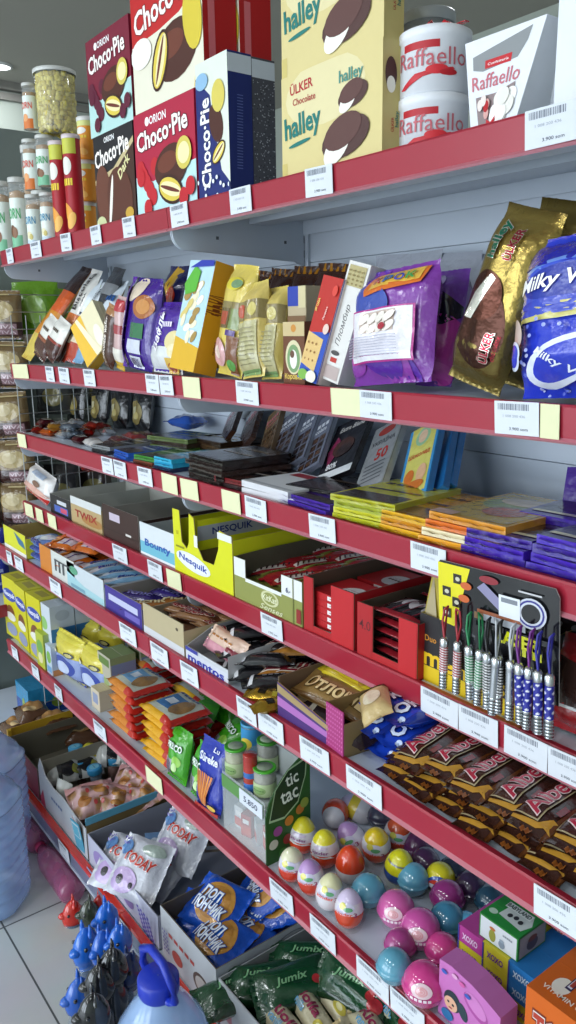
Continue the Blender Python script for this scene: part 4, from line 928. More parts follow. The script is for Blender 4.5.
# flat goods along the rail in the near bay
tstack('dark flat tablet chocolate with a red edge', 228, .81, 2, .10, .15, .010, ['#2a2226', '#1c1a1e'], ['#3a2a2c', '#7c1f24'], '#b9b0a8', 3)
for k, (px, z0, lb, cl, rz) in enumerate(((267, 0, 'lower white flat chocolate box at the rail', '#dcdcde', 3), (264, .012, 'upper white flat chocolate box at the rail', '#e2e3e6', -2))):
    tablet(lb, P3(px, .81), .81, zs3 + z0, .15, .13, .0115, cl, lambda c: (c.rect(.1, .75, .5, .95, '#9c2430'), c.rect(.02, .05, .98, .12, '#b8bac0')), rz, 'white flat chocolate boxes', '#d4d5da', 'chocolate_box', 'card', False)
tstack('glossy black flat tablet chocolate beside the white boxes', 312, .85, 2, .14, .17, .011, ['#1a1518', '#141014'], ['#241a1c', '#1a1416'], '#6a5a50', 6, nm='~', z0=.004)
tstack('violet wrapped tablet chocolate lying at the rail before the black ones', 303, .808, 2, .14, .10, .010, ['#4a2a9c', '#5433a8'], ['#4a2a9c'], '#b9a6e0', -4, nm='~')
tstack('lime yellow tablet chocolate in the three-high stack', 362, .808, 4, .13, .17, .0105, ['#b8b824', '#c4c228', '#9aa42c', '#c8c430'], ['#b4b41c', '#cfcc30', '#a8b030'], '#3c2418', 5, pics=['#5a3018', '#3a2414'], nm='~')
tstack('golden yellow tablet chocolate left of the picture stack', 409, .81, 3, .12, .18, .011, ['#d89c1c', '#e0ac28', '#c98c18'], ['#dfae24', '#d0901c'], '#6a2c14', 2, pics=['#7a4420', '#4a2a1c'], nm='~')
def scen(c): pass
x = P3(455, .808)
for k in range(4):
    tablet('orange and cream tablet chocolate beside the violet pile, ' + ('bottom of its stack', 'second from the bottom', 'third from the bottom', 'topmost with a picture lid')[k], x + k * .003, .808 + k * .003, zs3 + k * .0115, .13, .19, .0108, ['#d8901c', '#e2d8b0', '#d8661c', '#c99a24'][k],
           (lambda c: (c.rect(.05, .05, .95, .95, '#b89c3c'), c.ell(.4, .6, .3, .2, '#8c9c6a'), c.ell(.6, .35, .25, .15, '#a85a4a'), c.ell(.5, .7, .3, .12, '#c9b49a'), c.rect(0, .0, .3, .12, '#e0b8a0'))) if k == 3 else None, 4 - k, 'orange and cream tablets', ['#e2a024', '#e8e0bc', '#dc7424', '#d8942c'][k])
xx = P3(520, .81)
for (dx, y, n, w, d, zz0, lb) in ((-.045, .806, 3, .10, .16, 0, 'front-left pile'), (.075, .806, 4, .13, .17, 0, 'front-right pile'), (.02, .90, 3, .20, .17, .012, 'rear pile'), (.21, .81, 4, .12, .18, 0, 'pile at the shelf end')):
    for k in range(n):
        top = k == n - 1
        tablet('deep violet tablet chocolate in the %s, %s' % (lb, ['lowest', 'second up', 'third up', 'fourth up'][k] if not top else 'topmost'), xx + dx + k * .003, y + k * .002 + (0.0 if k % 2 else .004), zs3 + zz0 + k * .012, w, d, .0112, '#3c1f96' if not (top and 'rear' not in lb) else '#34206c',
               (lambda c: (c.rect(.04, .1, .96, .95, '#2c2a4a'), c.ell(.5, .4, .4, .2, '#3a241c'), c.text('~', .5, .75, .6, '#9aa0d0'), c.rect(.04, .1, .96, .16, '#d8cfa8'))) if top else None, [2, -4, 3, -2][k], 'deep violet tablets', ['#3f1fa0', '#4524ac', '#381a90', '#4a2ab4'][k])
lt('deep violet tablet chocolate standing upright at the right end of the third shelf', 560, 40, 590, 468, 1.0, 1.03, .014, '#4a2c8c', None, group='deep violet tablets')
# ---------------------------------------------------------------- fourth shelf: open display cartons
zs4 = ZS[4]
def tr(lbl, pl, pr, ptl, y, zs, d, out, ins, hb=None, art=None, cut=None, group=None, name='display_tray', hs=None):
    x0, x1 = xat(pl, y, zs), xat(pr, y, zs); hf = zat(ptl, x0, y) - zs; w = x1 - x0 - .003
    if callable(hb): hb = hb(hf)
    c = (cut[0], cut[1], cut[2] * hf) if cut else None
    o = tray(name, lbl, w, d, hs or max(hf, (hb or hf)), out, ins, hf, c, art, group, hb=hb or hf)
    put(o, (x0 + w / 2 + .0015, y + d / 2, zs)); o['w'] = w; return o, x0 + .0015, w, hf
GR = '#b8b8b0'
def tw(name, tc, bg, strip=None, h=.3, bold=.05, outline=None):
    def a(f):
        c = f('F'); c.rect(0, 0, 1, 1, bg)
        if strip: strip(c)
        c.text(name, .5, .42, .7, tc, h=h, bold=bold, outline=outline)
        f('R').rect(0, 0, 1, 1, bg)
    return a
o = prect('white and red chocolate pouch standing at the far end of the fourth shelf', 27, 48, 46, 471, .82, .05, '#dcd8d6', lambda c: (c.rect(0, 0, 1, .2, '#c4241c'), c.ell(.5, .28, .5, .12, '#d8a89a'), c.rect(.3, .75, .8, .9, '#a8b4c8'), c.ell(.6, .5, .14, .1, '#7c5a48')), 101, 'chocolate_pouch', 'chocolate pouch', zs=zs4)
tr('black display tray with a small blue and white label, furthest on the fourth shelf', 51, 72, 493, .81, zs4, .24, '#2a2628', GR, .06, lambda f: (f('F').rect(.2, .15, .85, .5, '#4a64b4').rect(.5, .2, .8, .45, '#c4506a').rect(.35, .6, .8, .8, '#c9ccd2')), hs=.06)
tr('beige display tray with red lettering beside the black one', 72, 103, 495, .808, zs4, .24, '#b49c70', GR, .065, tw('TWIX', '#9c2c24', '#b49c70', lambda c: (c.rect(0, .72, 1, 1, '#cfd2d2'), c.ell(.7, .3, .35, .16, '#a87a44')), .25), hs=.065)
tr('dark brown display tray with a tiny white label', 104, 140, 503, .806, zs4, .25, '#3a2420', '#a8a49c', .075, lambda f: (f('F').rect(0, 0, 1, 1, '#3a2420').rect(.2, .6, .5, .82, '#c2b4c4').rect(.65, .3, .8, .38, '#cfc9c4').rect(0, .3, 1, .32, '#2a1814')), hs=.075)
tr('white display tray with blue lettering and turquoise strip', 141, 177, 521, .804, zs4, .25, '#d4dade', '#b4bac0', .07, tw('Bounty', '#2858a8', '#d4dade', lambda c: (c.rect(0, .1, 1, .45, '#6fb4c8'), c.rect(.0, .0, 1, .12, '#dfe6ea')), .25, .06), hs=.07)
# loose packs seen over the trays
for k, (px, c, lb) in enumerate(((60, '#b4241c', 'red'), (72, '#a81f1c', 'darker red'), (52, '#9ab4c8', 'pale blue'), (92, '#8f959c', 'grey'))):
    o = pouch('snack_bag', '%s snack bag lying behind the furthest trays of the fourth shelf' % lb, 'snack bag', .13, .09, .03, c, lambda q: q.rect(.2, .3, .8, .7, '#d9cfc8'), None, 'film', 'u', .08, 110 + k, .05); flat(o, xat(px + 26, 1.0, zs4), .985 + k * .022, zs4 + .072, .03, 10 * k - 15)
# tall yellow carton with cut-down front and a header
x0, x1 = xat(175, .80, zs4), xat(234, .80, zs4); w = x1 - x0 - .002; hp = zat(508, x0, .80) - zs4; YE = '#d3d41c'; d = .26
mb = MB(); t = .002; Hh = hp
def wallpoly(mb, pts, y0, y1, co, ci, mat='card'):
    A = [(a * w, y0, b * Hh) for a, b in pts]; B = [(a * w, y1, b * Hh) for a, b in pts]
    mb.face(A, co, mat); mb.face(B[::-1], ci, mat)
    for i in range(len(pts)):
        j = (i + 1) % len(pts); mb.face([A[j], A[i], B[i], B[j]], '#b9a06a', mat)
CB = '#8a744c'
wallpoly(mb, [(0, 0), (1, 0), (1, .86), (.80, .9), (.78, .62), (.70, .36), (.52, .36), (.40, .60), (.38, .95), (.30, 1), (.28, .55), (.24, .44), (.15, .52), (.12, 1), (0, 1)], 0, t, YE, CB)
mb.box(0, t, 0, w, d, t, CB); mb.box(0, d - t, 0, w, d, Hh * .8, CB)
for a, b in ((0, t), (w - t, w)): mb.box(a, t, 0, b, d, Hh * .82, CB, 'card', {'L': YE, 'R': YE})
mb.box(w * .34, t, 0, w * .34 + t, d - t, Hh * .44, CB)
cv = Canvas(mb, lambda u, v, l: (u, -l, v), w, Hh, 'card')
cv.ell(.34, .25, .30, .13, '#dfe2ea', -6).ell(.34, .25, .27, .10, '#e8ecf4', -6); cv.text('Nesquik', .34, .25, .48, '#1f3c9c', h=.12, bold=.05, rot=-6); cv.rect(.06, .62, .1, .68, '#b8b010'); cv.rect(.38, .52, .44, .7, '#e3e3de'); cv.rect(.78, .78, 1, .88, '#dfe2e4'); cv.rect(.05, .42, .2, .45, '#8d8a1c')
ny = tag(mb.build('display_carton'), 'tall bright yellow display carton with a cut-down front and cocoa bars inside', 'display box'); ny.location = (x0 + .001, .80, zs4)
mb = MB(); hd_ = d - .02; mb.box(0, 0, Hh * .44, .002, hd_, Hh * .90, YE); cv = Canvas(mb, lambda u, v, l: (.002 + l, u, Hh * .44 + v), hd_, Hh * .46); cv.rect(.0, .32, 1, .80, '#a4a8b2'); cv.text('NESQUIK', .36, .56, .42, '#1b2e78', h=.26, bold=.04); mb.build('header', ny).location = (w * .36, .01, 0)
def bar(lbl, name, W, Hg, T, col, art, seed, cat='chocolate bar', group=None, mat='film', crimpcol=None, crimp=.08, n=(20, 8), wob=.02, p=.4): return pouch(name, lbl, cat, W, Hg, T, col, art, group, mat, 'u', crimp, seed, wob, crimpcol, n=n, p=p)
for k in range(3):
    o = bar('small yellow-green wafer bar lying inside the bright yellow carton, %s from the left' % nth[k], 'wafer_bar', .10, .03, .018, '#b9c02c', lambda c: c.rect(.2, .2, .8, .8, '#4c9ab0').ell(.3, .5, .1, .3, '#e6e8e0'), 120 + k); flat(o, x0 + .10 + k * .036, .88, zs4 + .003, .018, 80)
# green-and-white tray with red wafer fingers
x0, x1 = xat(235, .80, zs4), xat(303, .80, zs4); w = x1 - x0 - .002; hf = zat(556, x0, .8) - zs4
def kk(f):
    c = f('F'); c.rect(0, 0, 1, .59, '#8b8f4c'); c.rect(0, .58, .18, 1, '#dfe1de'); c.rect(.72, .58, 1, 1, '#dfe1de'); c.rect(.18, .52, .72, .60, '#dfe1de'); c.ell(.55, .36, .13, .17, '#c9c99c'); c.ell(.55, .36, .1, .13, '#8b8f4c'); c.text('KitKat', .55, .36, .2, '#e0e0c0', bold=.03); c.text('Senses', .58, .14, .32, '#dcdcb4', h=.12, shear=.3, bold=.02); c.rect(.88, 0, .89, 1, '#6f7438'); c.rect(.93, .1, .99, .4, '#8c2c28'); c.text('6.-', .82, .72, .06, '#2c3a6c')
    r = f('R'); r.rect(0, 0, 1, 1, '#8b8f4c')
kt = tray('display_tray', 'olive green and white display tray of wafer fingers between the yellow and red cartons', w, .30, hf * 1.03, '#8b8f4c', '#5a5648', hf, (.18, .72, hf * .60), kk, hb=hf * 1.05); put(kt, (x0 + w / 2 + .001, .80 + .15, zs4))
def kb(c): c.rect(.0, .55, 1, 1, '#b0202a'); c.rect(.1, .1, .9, .5, '#e2d8d0'); [c.poly([(.12 + q * .1, .12), (.15 + q * .1, .12), (.22 + q * .1, .5), (.18 + q * .1, .5)], '#5a1a2a') for q in range(7)]; c.text('KitKat', .5, .76, .4, '#f4e8e6', h=.25)
def kg(c): c.rect(0, 0, 1, .4, '#b0202a'); c.rect(.1, .5, .9, .9, '#8a8a3c'); c.text('~', .5, .7, .4, '#e0e0b8')
ba = bar('red wafer finger lying across the olive tray, front row, first from the left', 'wafer_bar', .14, .035, .014, '#a81c28', kb, 130, group='wafer fingers in the olive tray')
bg = bar('green wafer finger lying across the olive tray, front row', 'wafer_bar', .14, .035, .014, '#7f8038', kg, 131, group='wafer fingers in the olive tray')
n0 = 0
for j in range(3):
    for i in range(5):
        src = (ba, bg)[(i + j) % 2]; lb = '%s wafer finger in the olive tray, row %s, %s from the left' % (('red', 'green')[(i + j) % 2], ('at the front', 'in the middle', 'at the rear')[j], nth[i])
        o = src if (i + j, j) in ((0, 0), (1, 0)) else dup(src, lb); o['label'] = lb
        o.location = (x0 + .022 + i * (w - .035) / 4.6, .885 + j * .075, zs4 + hf * (.50 + .08 * j)); o.rotation_euler = (math.radians(-90), 0, math.radians(80 + (i * 7 + j * 5) % 9 - 4)); o.scale = (.85, 1, 1)
mb = MB(); mb.box(-w / 2 + .004, -.14, 0, w / 2 - .004, .14, hf * .42, '#7f8038'); mb.box(-w / 2 + .004, -.02, 0, w / 2 - .004, .0, hf * .425, '#a81c28'); o = tag(mb.build('inner_carton'), 'inner carton of further wafer fingers filling the bottom of the olive tray', 'carton'); put(o, (x0 + w / 2 + .001, .95, zs4 + .0025))
# red cartons
def redtray(lbl, pl, pr, ptl, cutx, price=None, y=.80, d=.30):
    x0, x1 = xat(pl, y, zs4), xat(pr, y, zs4); w = x1 - x0 - .002; h = zat(ptl, x0, y) - zs4
    def a(f):
        c = f('F'); c.rect(cutx[1] + .01, 0, .985, 1, '#b81f26') ; c.rect(0, 0, cutx[0] - .01, 1, '#a81c22')
        if price: c.text(price, cutx[0] / 2, .62, cutx[0] * .75, '#5c1a20', bold=.01)
    o = tray('display_tray', lbl, w, d, h * .98, '#ac1c22', '#5e5144', h, (cutx[0], cutx[1], h * cutx[2]), a, hb=h * .92); put(o, (x0 + w / 2 + .001, y + d / 2, zs4)); return x0, w, h
x0, w, h = redtray('red display carton with a deep front notch showing small red boxes', 304, 354, 575, (.2, .56, .16), None)
def sm(f): c = f('F'); c.rect(0, 0, 1, 1, '#b41c22'); c.rect(.42, .2, .9, .8, '#e3dcdc'); c.text('~', .66, .5, .38, '#a01c24'); f('T').rect(0, 0, 1, 1, '#b41c22').ell(.6, .4, .25, .3, '#dcd6d6').text('~', .6, .4, .35, '#5a1c24')
sb = None
for k in range(6):
    lb = 'small red sweets box inside the notched red carton, %s' % (nth[k] + ' from the bottom')
    hh = h * .74 / 6
    if sb is None: sb = carton('sweets_box', lb, 'sweets box', w * .80, .09, hh - .0006, '#b41c22', sm, 'small red sweets boxes'); o = sb
    else: o = dup(sb, lb)
    put(o, (x0 + w * .47, .80 + .055, zs4 + .0025 + k * hh))
for k in range(6): put(dup(sb, 'red sweets box at the rear of the notched carton, %s from the bottom' % nth[k]), (x0 + w * .47, .80 + .16, zs4 + .0025 + k * hh))
x0, w, h = redtray('red display carton with a handwritten price and dark patterned packs', 357, 417, 601, (.27, .70, .18), '4.0')
def zb(c):
    c.rect(0, .0, 1, 1, '#141214')
    for q in range(6): c.ell(.15 + q * .15, .6 + (q % 2) * .1, .07, .24, '#d8cfd2', 25 * (q % 3) - 20)
    c.rect(0, .0, 1, .12, '#8c1c26')
    for q in range(4): c.poly([(.1 + q * .22, .1), (.13 + q * .22, .1), (.22 + q * .22, .9), (.19 + q * .22, .9)], '#7c1a2c')
zk = None
for k in range(5):
    for j in range(2):
        lb = 'patterned wafer pack in the right red carton, %s column, %s from the bottom' % (('front', 'rear')[j], nth[k])
        if zk is None: zk = pouch('wafer_pack', lb, 'wafer pack', w * .8, .085, .022, '#191619', zb, 'patterned wafer packs', 'film', 'u', .06, 140, .03); o = zk
        else: o = dup(zk, lb)
        flat(o, x0 + w * .52, .80 + .015 + j * .11, zs4 + .003 + k * .0165, .016, (k * 5) % 7 - 3); o.scale = (1, .7, 1)
# mentos carton and the card of laser pens
x0, x1 = xat(419, .815, zs4), xat(520, .815, zs4); w = x1 - x0; h = zat(612, x0, .815) - zs4
def mt(f): c = f('F'); c.rect(0, 0, 1, 1, '#231f22'); c.rect(0, 0, 1, .24, '#d8b81c'); c.text('mentos', .45, .36, .8, '#e0b81c', h=.2, bold=.06); c.text('Duo', .12, .66, .12, '#c9862c'); f('R').rect(0, 0, 1, 1, '#231f22')
mn = tray('display_carton', 'black and yellow display carton with an open flap behind the card of laser pens', w, .16, h, '#231f22', '#9a8a4a', h, None, mt); put(mn, (x0 + w / 2, .815 + .08, zs4))
mb = MB(); mb.face([(0, 0, 0), (.03, -.004, .01), (.004, .0, .075), (0, .004, .08)], '#a89a78'); mb.face([(0, .001, .08), (.004, .001, .075), (.03, -.003, .01), (0, .001, 0)], '#b8a028'); mb.box(0, 0, 0, .10, .0015, .085, '#a8942c'); fl = mb.build('flap', mn); fl.location = (-w / 2 + .002, -.078, h - .02); fl.rotation_euler = (math.radians(-14), 0, 0)
# the card hangs from the rail above
yc = .782; TL = Vector(ony(438, 559, yc)); TR = Vector(ony(560, 590, yc + .004)); BL = Vector(ony(432, 690, yc))
cw = (TR - TL).length; ch = .15
def cm(u, v, l): return (u, -l, v)
mb = MB(); n = 5
pts = [(0, 0), (cw, 0), (cw, ch * .93), (cw * .97, ch), (.004, ch), (0, ch * .97)]
mb.face([(a, 0, b) for a, b in pts], '#17171b', 'gloss'); mb.face([(a, .0012, b) for a, b in pts[::-1]], '#b9b9b9', 'card')
for i in range(len(pts)):
    a, b = pts[i], pts[(i + 1) % len(pts)]; mb.face([(b[0], 0, b[1]), (a[0], 0, a[1]), (a[0], .0012, a[1]), (b[0], .0012, b[1])], '#d0d0d0')
c = Canvas(mb, cm, cw, ch, 'gloss'); c.poly([(0, .42), (.14, .40), (.29, .98), (.0, .98)], '#e0d61c')
for q in ((.14, .86), (.04, .72), (.13, .64), (.04, .52)): c.rect(q[0], q[1] - .045, q[0] + .075, q[1] + .045, '#2c2620'); c.ell(q[0] + .04, q[1], .02, .02, '#c9c4b0')
c.ell(.26, .82, .05, .035, '#c8602c').ell(.24, .70, .05, .035, '#c8602c'); c.ell(.46, .93, .08, .035, '#8c2430'); c.rect(.70, .90, .88, .915, '#c0c0c4')
for k in range(2):      # pictured pens
    c.rect(.36, .60 - k * .0, .74, .65, '#9c5a3c') if k else c.poly([(.36, .84), (.42, .9), (.66, .70), (.6, .64)], '#8a86a8')
for a0, rx_, cl in ((0, .12, '#c9ccd8'), (0, .105, '#3c3c8c'), (0, .09, '#c9ccd8'), (0, .075, '#17171b')): c.ell(.80, .74, rx_, rx_ * 1.1, cl, 20)
c.rect(.34, .56, .76, .62, '#a8acb4'); c.rect(.34, .56, .42, .62, '#8a6a4a'); c.rect(.55, .65, .72, .84, '#dfe3ea'); c.rect(.57, .78, .70, .82, '#7c828c')
c.rect(.34, .50, .98, .545, '#17171b'); c.text('LASER', .70, .47, .34, '#dfe020', h=.11, bold=.07); c.text('~', .80, .385, .2, '#c8cc20')
card = tag(mb.build('display_card'), 'black and yellow card of hanging laser pens clipped to the third price rail', 'display card')
xv = (TR - TL).normalized(); zv = Vector((0, -.06, 1)).normalized(); zv = (zv - xv * zv.dot(xv)).normalized(); yv = zv.cross(xv)
card.matrix_world = Matrix.Translation(TL - zv * ch) @ Matrix((xv, yv, zv)).transposed().to_4x4()
pens = [(446, '#9c2430', 's'), (457, '#9c2430', 's'), (469, '#1c7c4a', 's'), (480, '#1c7c4a', 's'), (488, '#222226', 's'), (497, '#222226', 's'), (500, '#b8bcc2', 'p'), (510, '#b8bcc2', 'p'), (519, '#6a1c7c', 'd'), (529, '#6a1c7c', 'd'), (539, '#2c2a90', 'd'), (548, '#2c2a90', 'd')]
pc = {'#9c2430': 'red', '#1c7c4a': 'green', '#222226': 'black', '#b8bcc2': 'silver', '#6a1c7c': 'purple', '#2c2a90': 'blue'}
for k, (px, lc, st) in enumerate(pens):
    py0 = 605 + (px - 446) * .27; py1 = 688 + (px - 446) * .49
    yp = .772 + (k % 2) * .004
    top = Vector(ony(px + (2 if k % 2 else -1), py0, yp)); bot = Vector(ony(px - 1 + (k % 3 - 1) * 2 - (5 if k == 6 else 0), py1, yp)); L = (top - bot).length
    body = L * .62; o = empty('laser_pen', 'laser pen on a %s cord hanging from the black card, %s of its two' % (pc[lc], ('left', 'right')[k % 2]), 'laser pen', 'laser pens hanging from the card')
    d = (top - bot).normalized(); o.location = bot; o.rotation_euler = d.to_track_quat('Z', 'Y').to_euler()
    r = .0058
    mb = MB(); q = [(0.001, 0, '#c9ccd0'), (r * .8, 0, '#c9ccd0'), (r, .002, '#c9ccd0')]
    z = .002
    for i in range(5): q += [(r, z, '#9da2a8'), (r * .9, z + .001, '#6d7278'), (r, z + .002, '#c9ccd0')]; z += .0042
    q += [(r, .024, '#c9ccd0'), (r * .95, .025, '#c9ccd0')]; mb.lathe(q, 14, 'steel', '#c9ccd0'); mb.build('tip', o)
    mb = MB(); b0, b1 = .025, body * .82
    base = {'s': '#e0e0e0', 'p': '#c4c8ce', 'd': '#1f2390'}[st]
    def art(u, v, st=st, lc=lc, base=base):
        if st == 's': return (lc if lc != '#222226' else '#1b1b20') if math.sin((u + v * 5) * 12.56) > -.25 else base
        if st == 'd': return '#e4e4f0' if math.sin(u * 18.8) * math.sin(v * 22) > .62 else base
        return base
    mb.grid(lambda u, v: (r * math.cos(6.2832 * u), r * math.sin(6.2832 * u), b0 + (b1 - b0) * v), 24, 40, art, 'steel' if st == 'p' else 'gloss', True, True); mb.build('barrel', o)
    mb = MB(); mb.lathe([(r, b1, '#d0d3d8'), (r * 1.05, b1 + .001, '#d0d3d8'), (r * 1.05, body * .95, '#e4e6ea'), (r * .6, body, '#d0d3d8'), (.001, body, '#d0d3d8')], 14, 'steel', '#d0d3d8'); mb.build('cap', o)
    mb = MB(); mb.tube([(0, 0, body), (.004, 0, body + (L - body) * .5), (.003, 0.002, L * .96), (0, .006, L), (-.003, .002, L * .97), (-.004, -.001, body + (L - body) * .5), (0, 0, body)], .0016, lc, 'plastic', 6); mb.build('cord', o)
# right end of the fourth shelf
o = prect('red snack bag with a dark photo panel at the right end of the fourth shelf', 548, 620, 600, 640, .835, .06, '#9c1f24', lambda c: (c.poly([(.0, .3), (.6, .3), (.45, .75), (0, .8)], '#3a2420'), c.poly([(0, .27), (.62, .28), (.58, .31), (0, .3)], '#dfe0e0'), c.poly([(.45, .75), (.62, .3), (.66, .3), (.5, .78)], '#d8d8d8')), 150, 'snack_bag', 'snack bag', zs=zs4, p=.5)
o = prect('dark net-patterned snack bag behind the red one, right end of the fourth shelf', 528, 600, 580, 600, .93, .06, '#33272c', lambda c: [c.ell(.1 + (q % 5) * .2, .2 + (q // 5) * .18, .05, .03, '#8d8a8c', 30) for q in range(20)], 151, 'snack_bag', 'snack bag', zs=zs4)
# ---------------------------------------------------------------- fifth shelf
zs5 = ZS[5]; Y5 = YF[5] + .004
def X5(px, y=.73): return xat(px, y, zs5)
def jit(k, a=1.0): return ((k * 37 + 11) % 17 / 8.5 - 1) * a
tr('small yellow display tray at the far end of the fifth shelf', 5, 27, 524, Y5, zs5, .20, '#cfd02c', '#b9a66a', .06, lambda f: (f('F').rect(0, 0, 1, .2, '#dfe0da').poly([(.5, .95), (.9, .7), (1, .4), (.7, .5)], '#3c6a8c')), hs=.06)
b0 = None
for k, (dx, dy, dz) in enumerate([(0, 0, 0), (0, 0, 1), (0, 0, 2), (.0, .10, 0), (0, .10, 1), (.0, .10, 2), (.02, .10, 3)]):
    lb = 'light blue wrapped wafer pack in the %s stack of the fifth shelf, %s' % ('front' if dy == 0 else 'rear', ('lowest', 'second up', 'third up', 'topmost')[dz])
    if b0 is None: b0 = bar(lb, 'wafer_pack', .12, .085, .024, '#6c8fd0', lambda c: c.rect(.1, .1, .5, .9, '#8fb0e4').ell(.6, .5, .2, .3, '#c9d6ee').rect(0, 0, 1, .12, '#2c3c8c'), 160, 'wafer pack', 'light blue wafer packs'); o = b0
    else: o = dup(b0, lb)
    flat(o, X5(36) + dx, Y5 + .012 + dy, zs5 + dz * .021, .023, jit(k, 5))
# orange packs in a curved-front tray
o, x0, w, hf = tr('open cardboard tray of orange wafer packs with a white printed front', 41, 76, 543, Y5, zs5, .22, '#c9ccc8', '#a5804a', .05, lambda f: (f('F').rect(0, 0, .35, 1, '#c87a2c').rect(.45, .3, .5, .7, '#4a4c50').rect(.56, .3, .61, .7, '#4a4c50').rect(.67, .3, .72, .7, '#4a4c50').rect(.45, .68, .9, .74, '#4a4c50')), hs=.05)
ob = None
for k, (dx, y, z, rz) in enumerate([(.03, .012, .005, 12), (.085, .015, .005, 5), (.14, .012, .005, 20), (.035, .10, .005, 0), (.10, .11, .005, 14), (.16, .10, .005, 8), (.04, .03, .03, 24), (.11, .06, .034, 15), (.15, .12, .034, 30), (.06, .13, .032, 20), (.02, .09, .04, 40)]):
    lb = 'orange wafer pack with a white label heaped in the cardboard tray, %s placed' % (nth[k] if k < 12 else 'last')
    lb = 'orange wafer pack in the printed-front tray, %s layer, %s from the left' % ('lower' if z < .01 else 'upper', nth[(sorted([q for q in ([.03, .085, .14, .035, .10, .16] if z < .01 else [.04, .11, .15, .06, .02])])).index(dx)])
    if ob is None: ob = bar(lb, 'wafer_pack', .115, .07, .024, '#c8661c', lambda c: (c.rect(.12, .0, .3, 1, '#b4501a'), c.rect(.42, .15, .86, .9, '#c9c9d0'), c.rect(.60, .15, .66, .9, '#3b3c8a'), c.ell(.25, .5, .12, .3, '#d88a3c')), 161, 'wafer pack', 'orange wafer packs'); o = ob
    else: o = dup(ob, lb)
    flat(o, x0 + dx * w / .19, Y5 + y, zs5 + z + .022, .024, rz, -90 + jit(k, 8))
# white tray of long milk bars
o, x0, w, hf = tr('white display tray of blue-lettered milk bars', 68, 105, 560, Y5, zs5, .22, '#c3ccd2', '#b9bfc0', .05, lambda f: (f('F').poly([(0, .0), (1, 0), (1, .3), (.5, .35), (0, .6)], '#9cc4cc').rect(.1, .1, .5, .22, '#6f9cae').ell(.2, .75, .12, .15, '#5a9a7a'), f('R').rect(0, 0, 1, 1, '#c3ccd2')), hs=.05)
mbar = None
for k in range(4):
    lb = 'white milk bar with blue lettering in the white tray, %s from the left' % nth[k]
    if mbar is None: mbar = bar(lb, 'milk_bar', .17, .042, .02, '#cfdbe4', lambda c: (c.rect(0, 0, 1, .25, '#7cacd0'), c.text('Milky Way', .5, .5, .62, '#2450a8', h=.5, shear=.3, bold=.05)), 162, 'milk bar', 'milk bars in the white tray'); o = mbar
    else: o = dup(mbar, lb)
    o.location = (x0 + .045 + k * .052, Y5 + .105, zs5 + .042 + jit(k, .003)); o.rotation_euler = (math.radians(-90), 0, math.radians(78 + jit(k, 12)))
mb = MB(); mb.box(-w/2 + .004, -.09, 0, w/2 - .004, .09, .029, '#b9c4cc'); o = tag(mb.build('inner_carton'), 'inner layer carton lying under the milk bars in the white tray', 'carton'); put(o, (x0 + w/2, Y5 + .11, zs5 + .0025))
# violet tray
o, x0, w, hf = tr('violet-fronted display tray with a white stripe and caramel bars inside', 106, 143, 584, Y5, zs5, .22, '#3c2f86', '#a09c94', .055, lambda f: (f('F').rect(.1, .5, .9, .74, '#b9bcd8').rect(0, 0, 1, .14, '#2c2268').rect(.55, .2, .95, .42, '#6a5fb0')), hs=.05)
for k, (c, lb, px, rz) in enumerate((('#3a2c7c', 'dark violet', .05, 30), ('#3a2c7c', 'second dark violet', .10, 10), ('#a86a2c', 'golden brown', .15, 60), ('#a86a2c', 'second golden brown', .19, 55))):
    o = bar(lb + ' chocolate bar lying in the violet-fronted tray', 'chocolate_bar', .13, .04, .022, c, lambda q: q.text('Picnic', .5, .5, .6, '#e8d8a8' if c[1] == 'a' else '#8c88d0', h=.5, bold=.06), 164 + k, group='bars in the violet tray'); flat(o, x0 + px * w / .23, Y5 + .05 + (k % 2) * .06, zs5 + .012 + (k % 2) * .003, .022, rz)
# beige tray
o, x0, w, hf = tr('beige display tray of red-lettered brown bars', 144, 185, 602, Y5, zs5, .24, '#b4a684', '#8d8674', .06, lambda f: (f('F').rect(0, .05, 1, .28, '#c9ccd0').ell(.85, .75, .03, .05, '#5c5240'), f('R').rect(0, 0, 1, 1, '#b4a684')), hs=.055)
bb = None
for k in range(9):
    r, i = divmod(k, 3)
    lb = 'brown bar with red swirling lettering in the beige tray, %s row, %s from the left' % (('front', 'middle', 'rear')[r], nth[i])
    if bb is None: bb = bar(lb, 'chocolate_bar', .12, .042, .022, '#7c4a30', lambda c: (c.rect(0, 0, 1, .2, '#9c7048'), c.text('Bueno', .5, .55, .7, '#8c2430', h=.5, shear=.3, bold=.05, outline='#d8c0b0', ob=.1)), 170, group='bars in the beige tray'); o = bb
    else: o = dup(bb, lb)
    o.location = (x0 + .045 + i * .062 * w / .2, Y5 + .06 + r * .055, zs5 + .040 + jit(k, .004)); o.rotation_euler = (math.radians(-90), 0, math.radians(14 + jit(k, 14)))
mb = MB(); mb.box(-w/2 + .004, -.1, 0, w/2 - .004, .1, .026, '#6c4a34'); o = tag(mb.build('inner_carton'), 'inner layer of bars under the red-lettered ones in the beige tray', 'carton'); put(o, (x0 + w/2, Y5 + .12, zs5 + .0025))
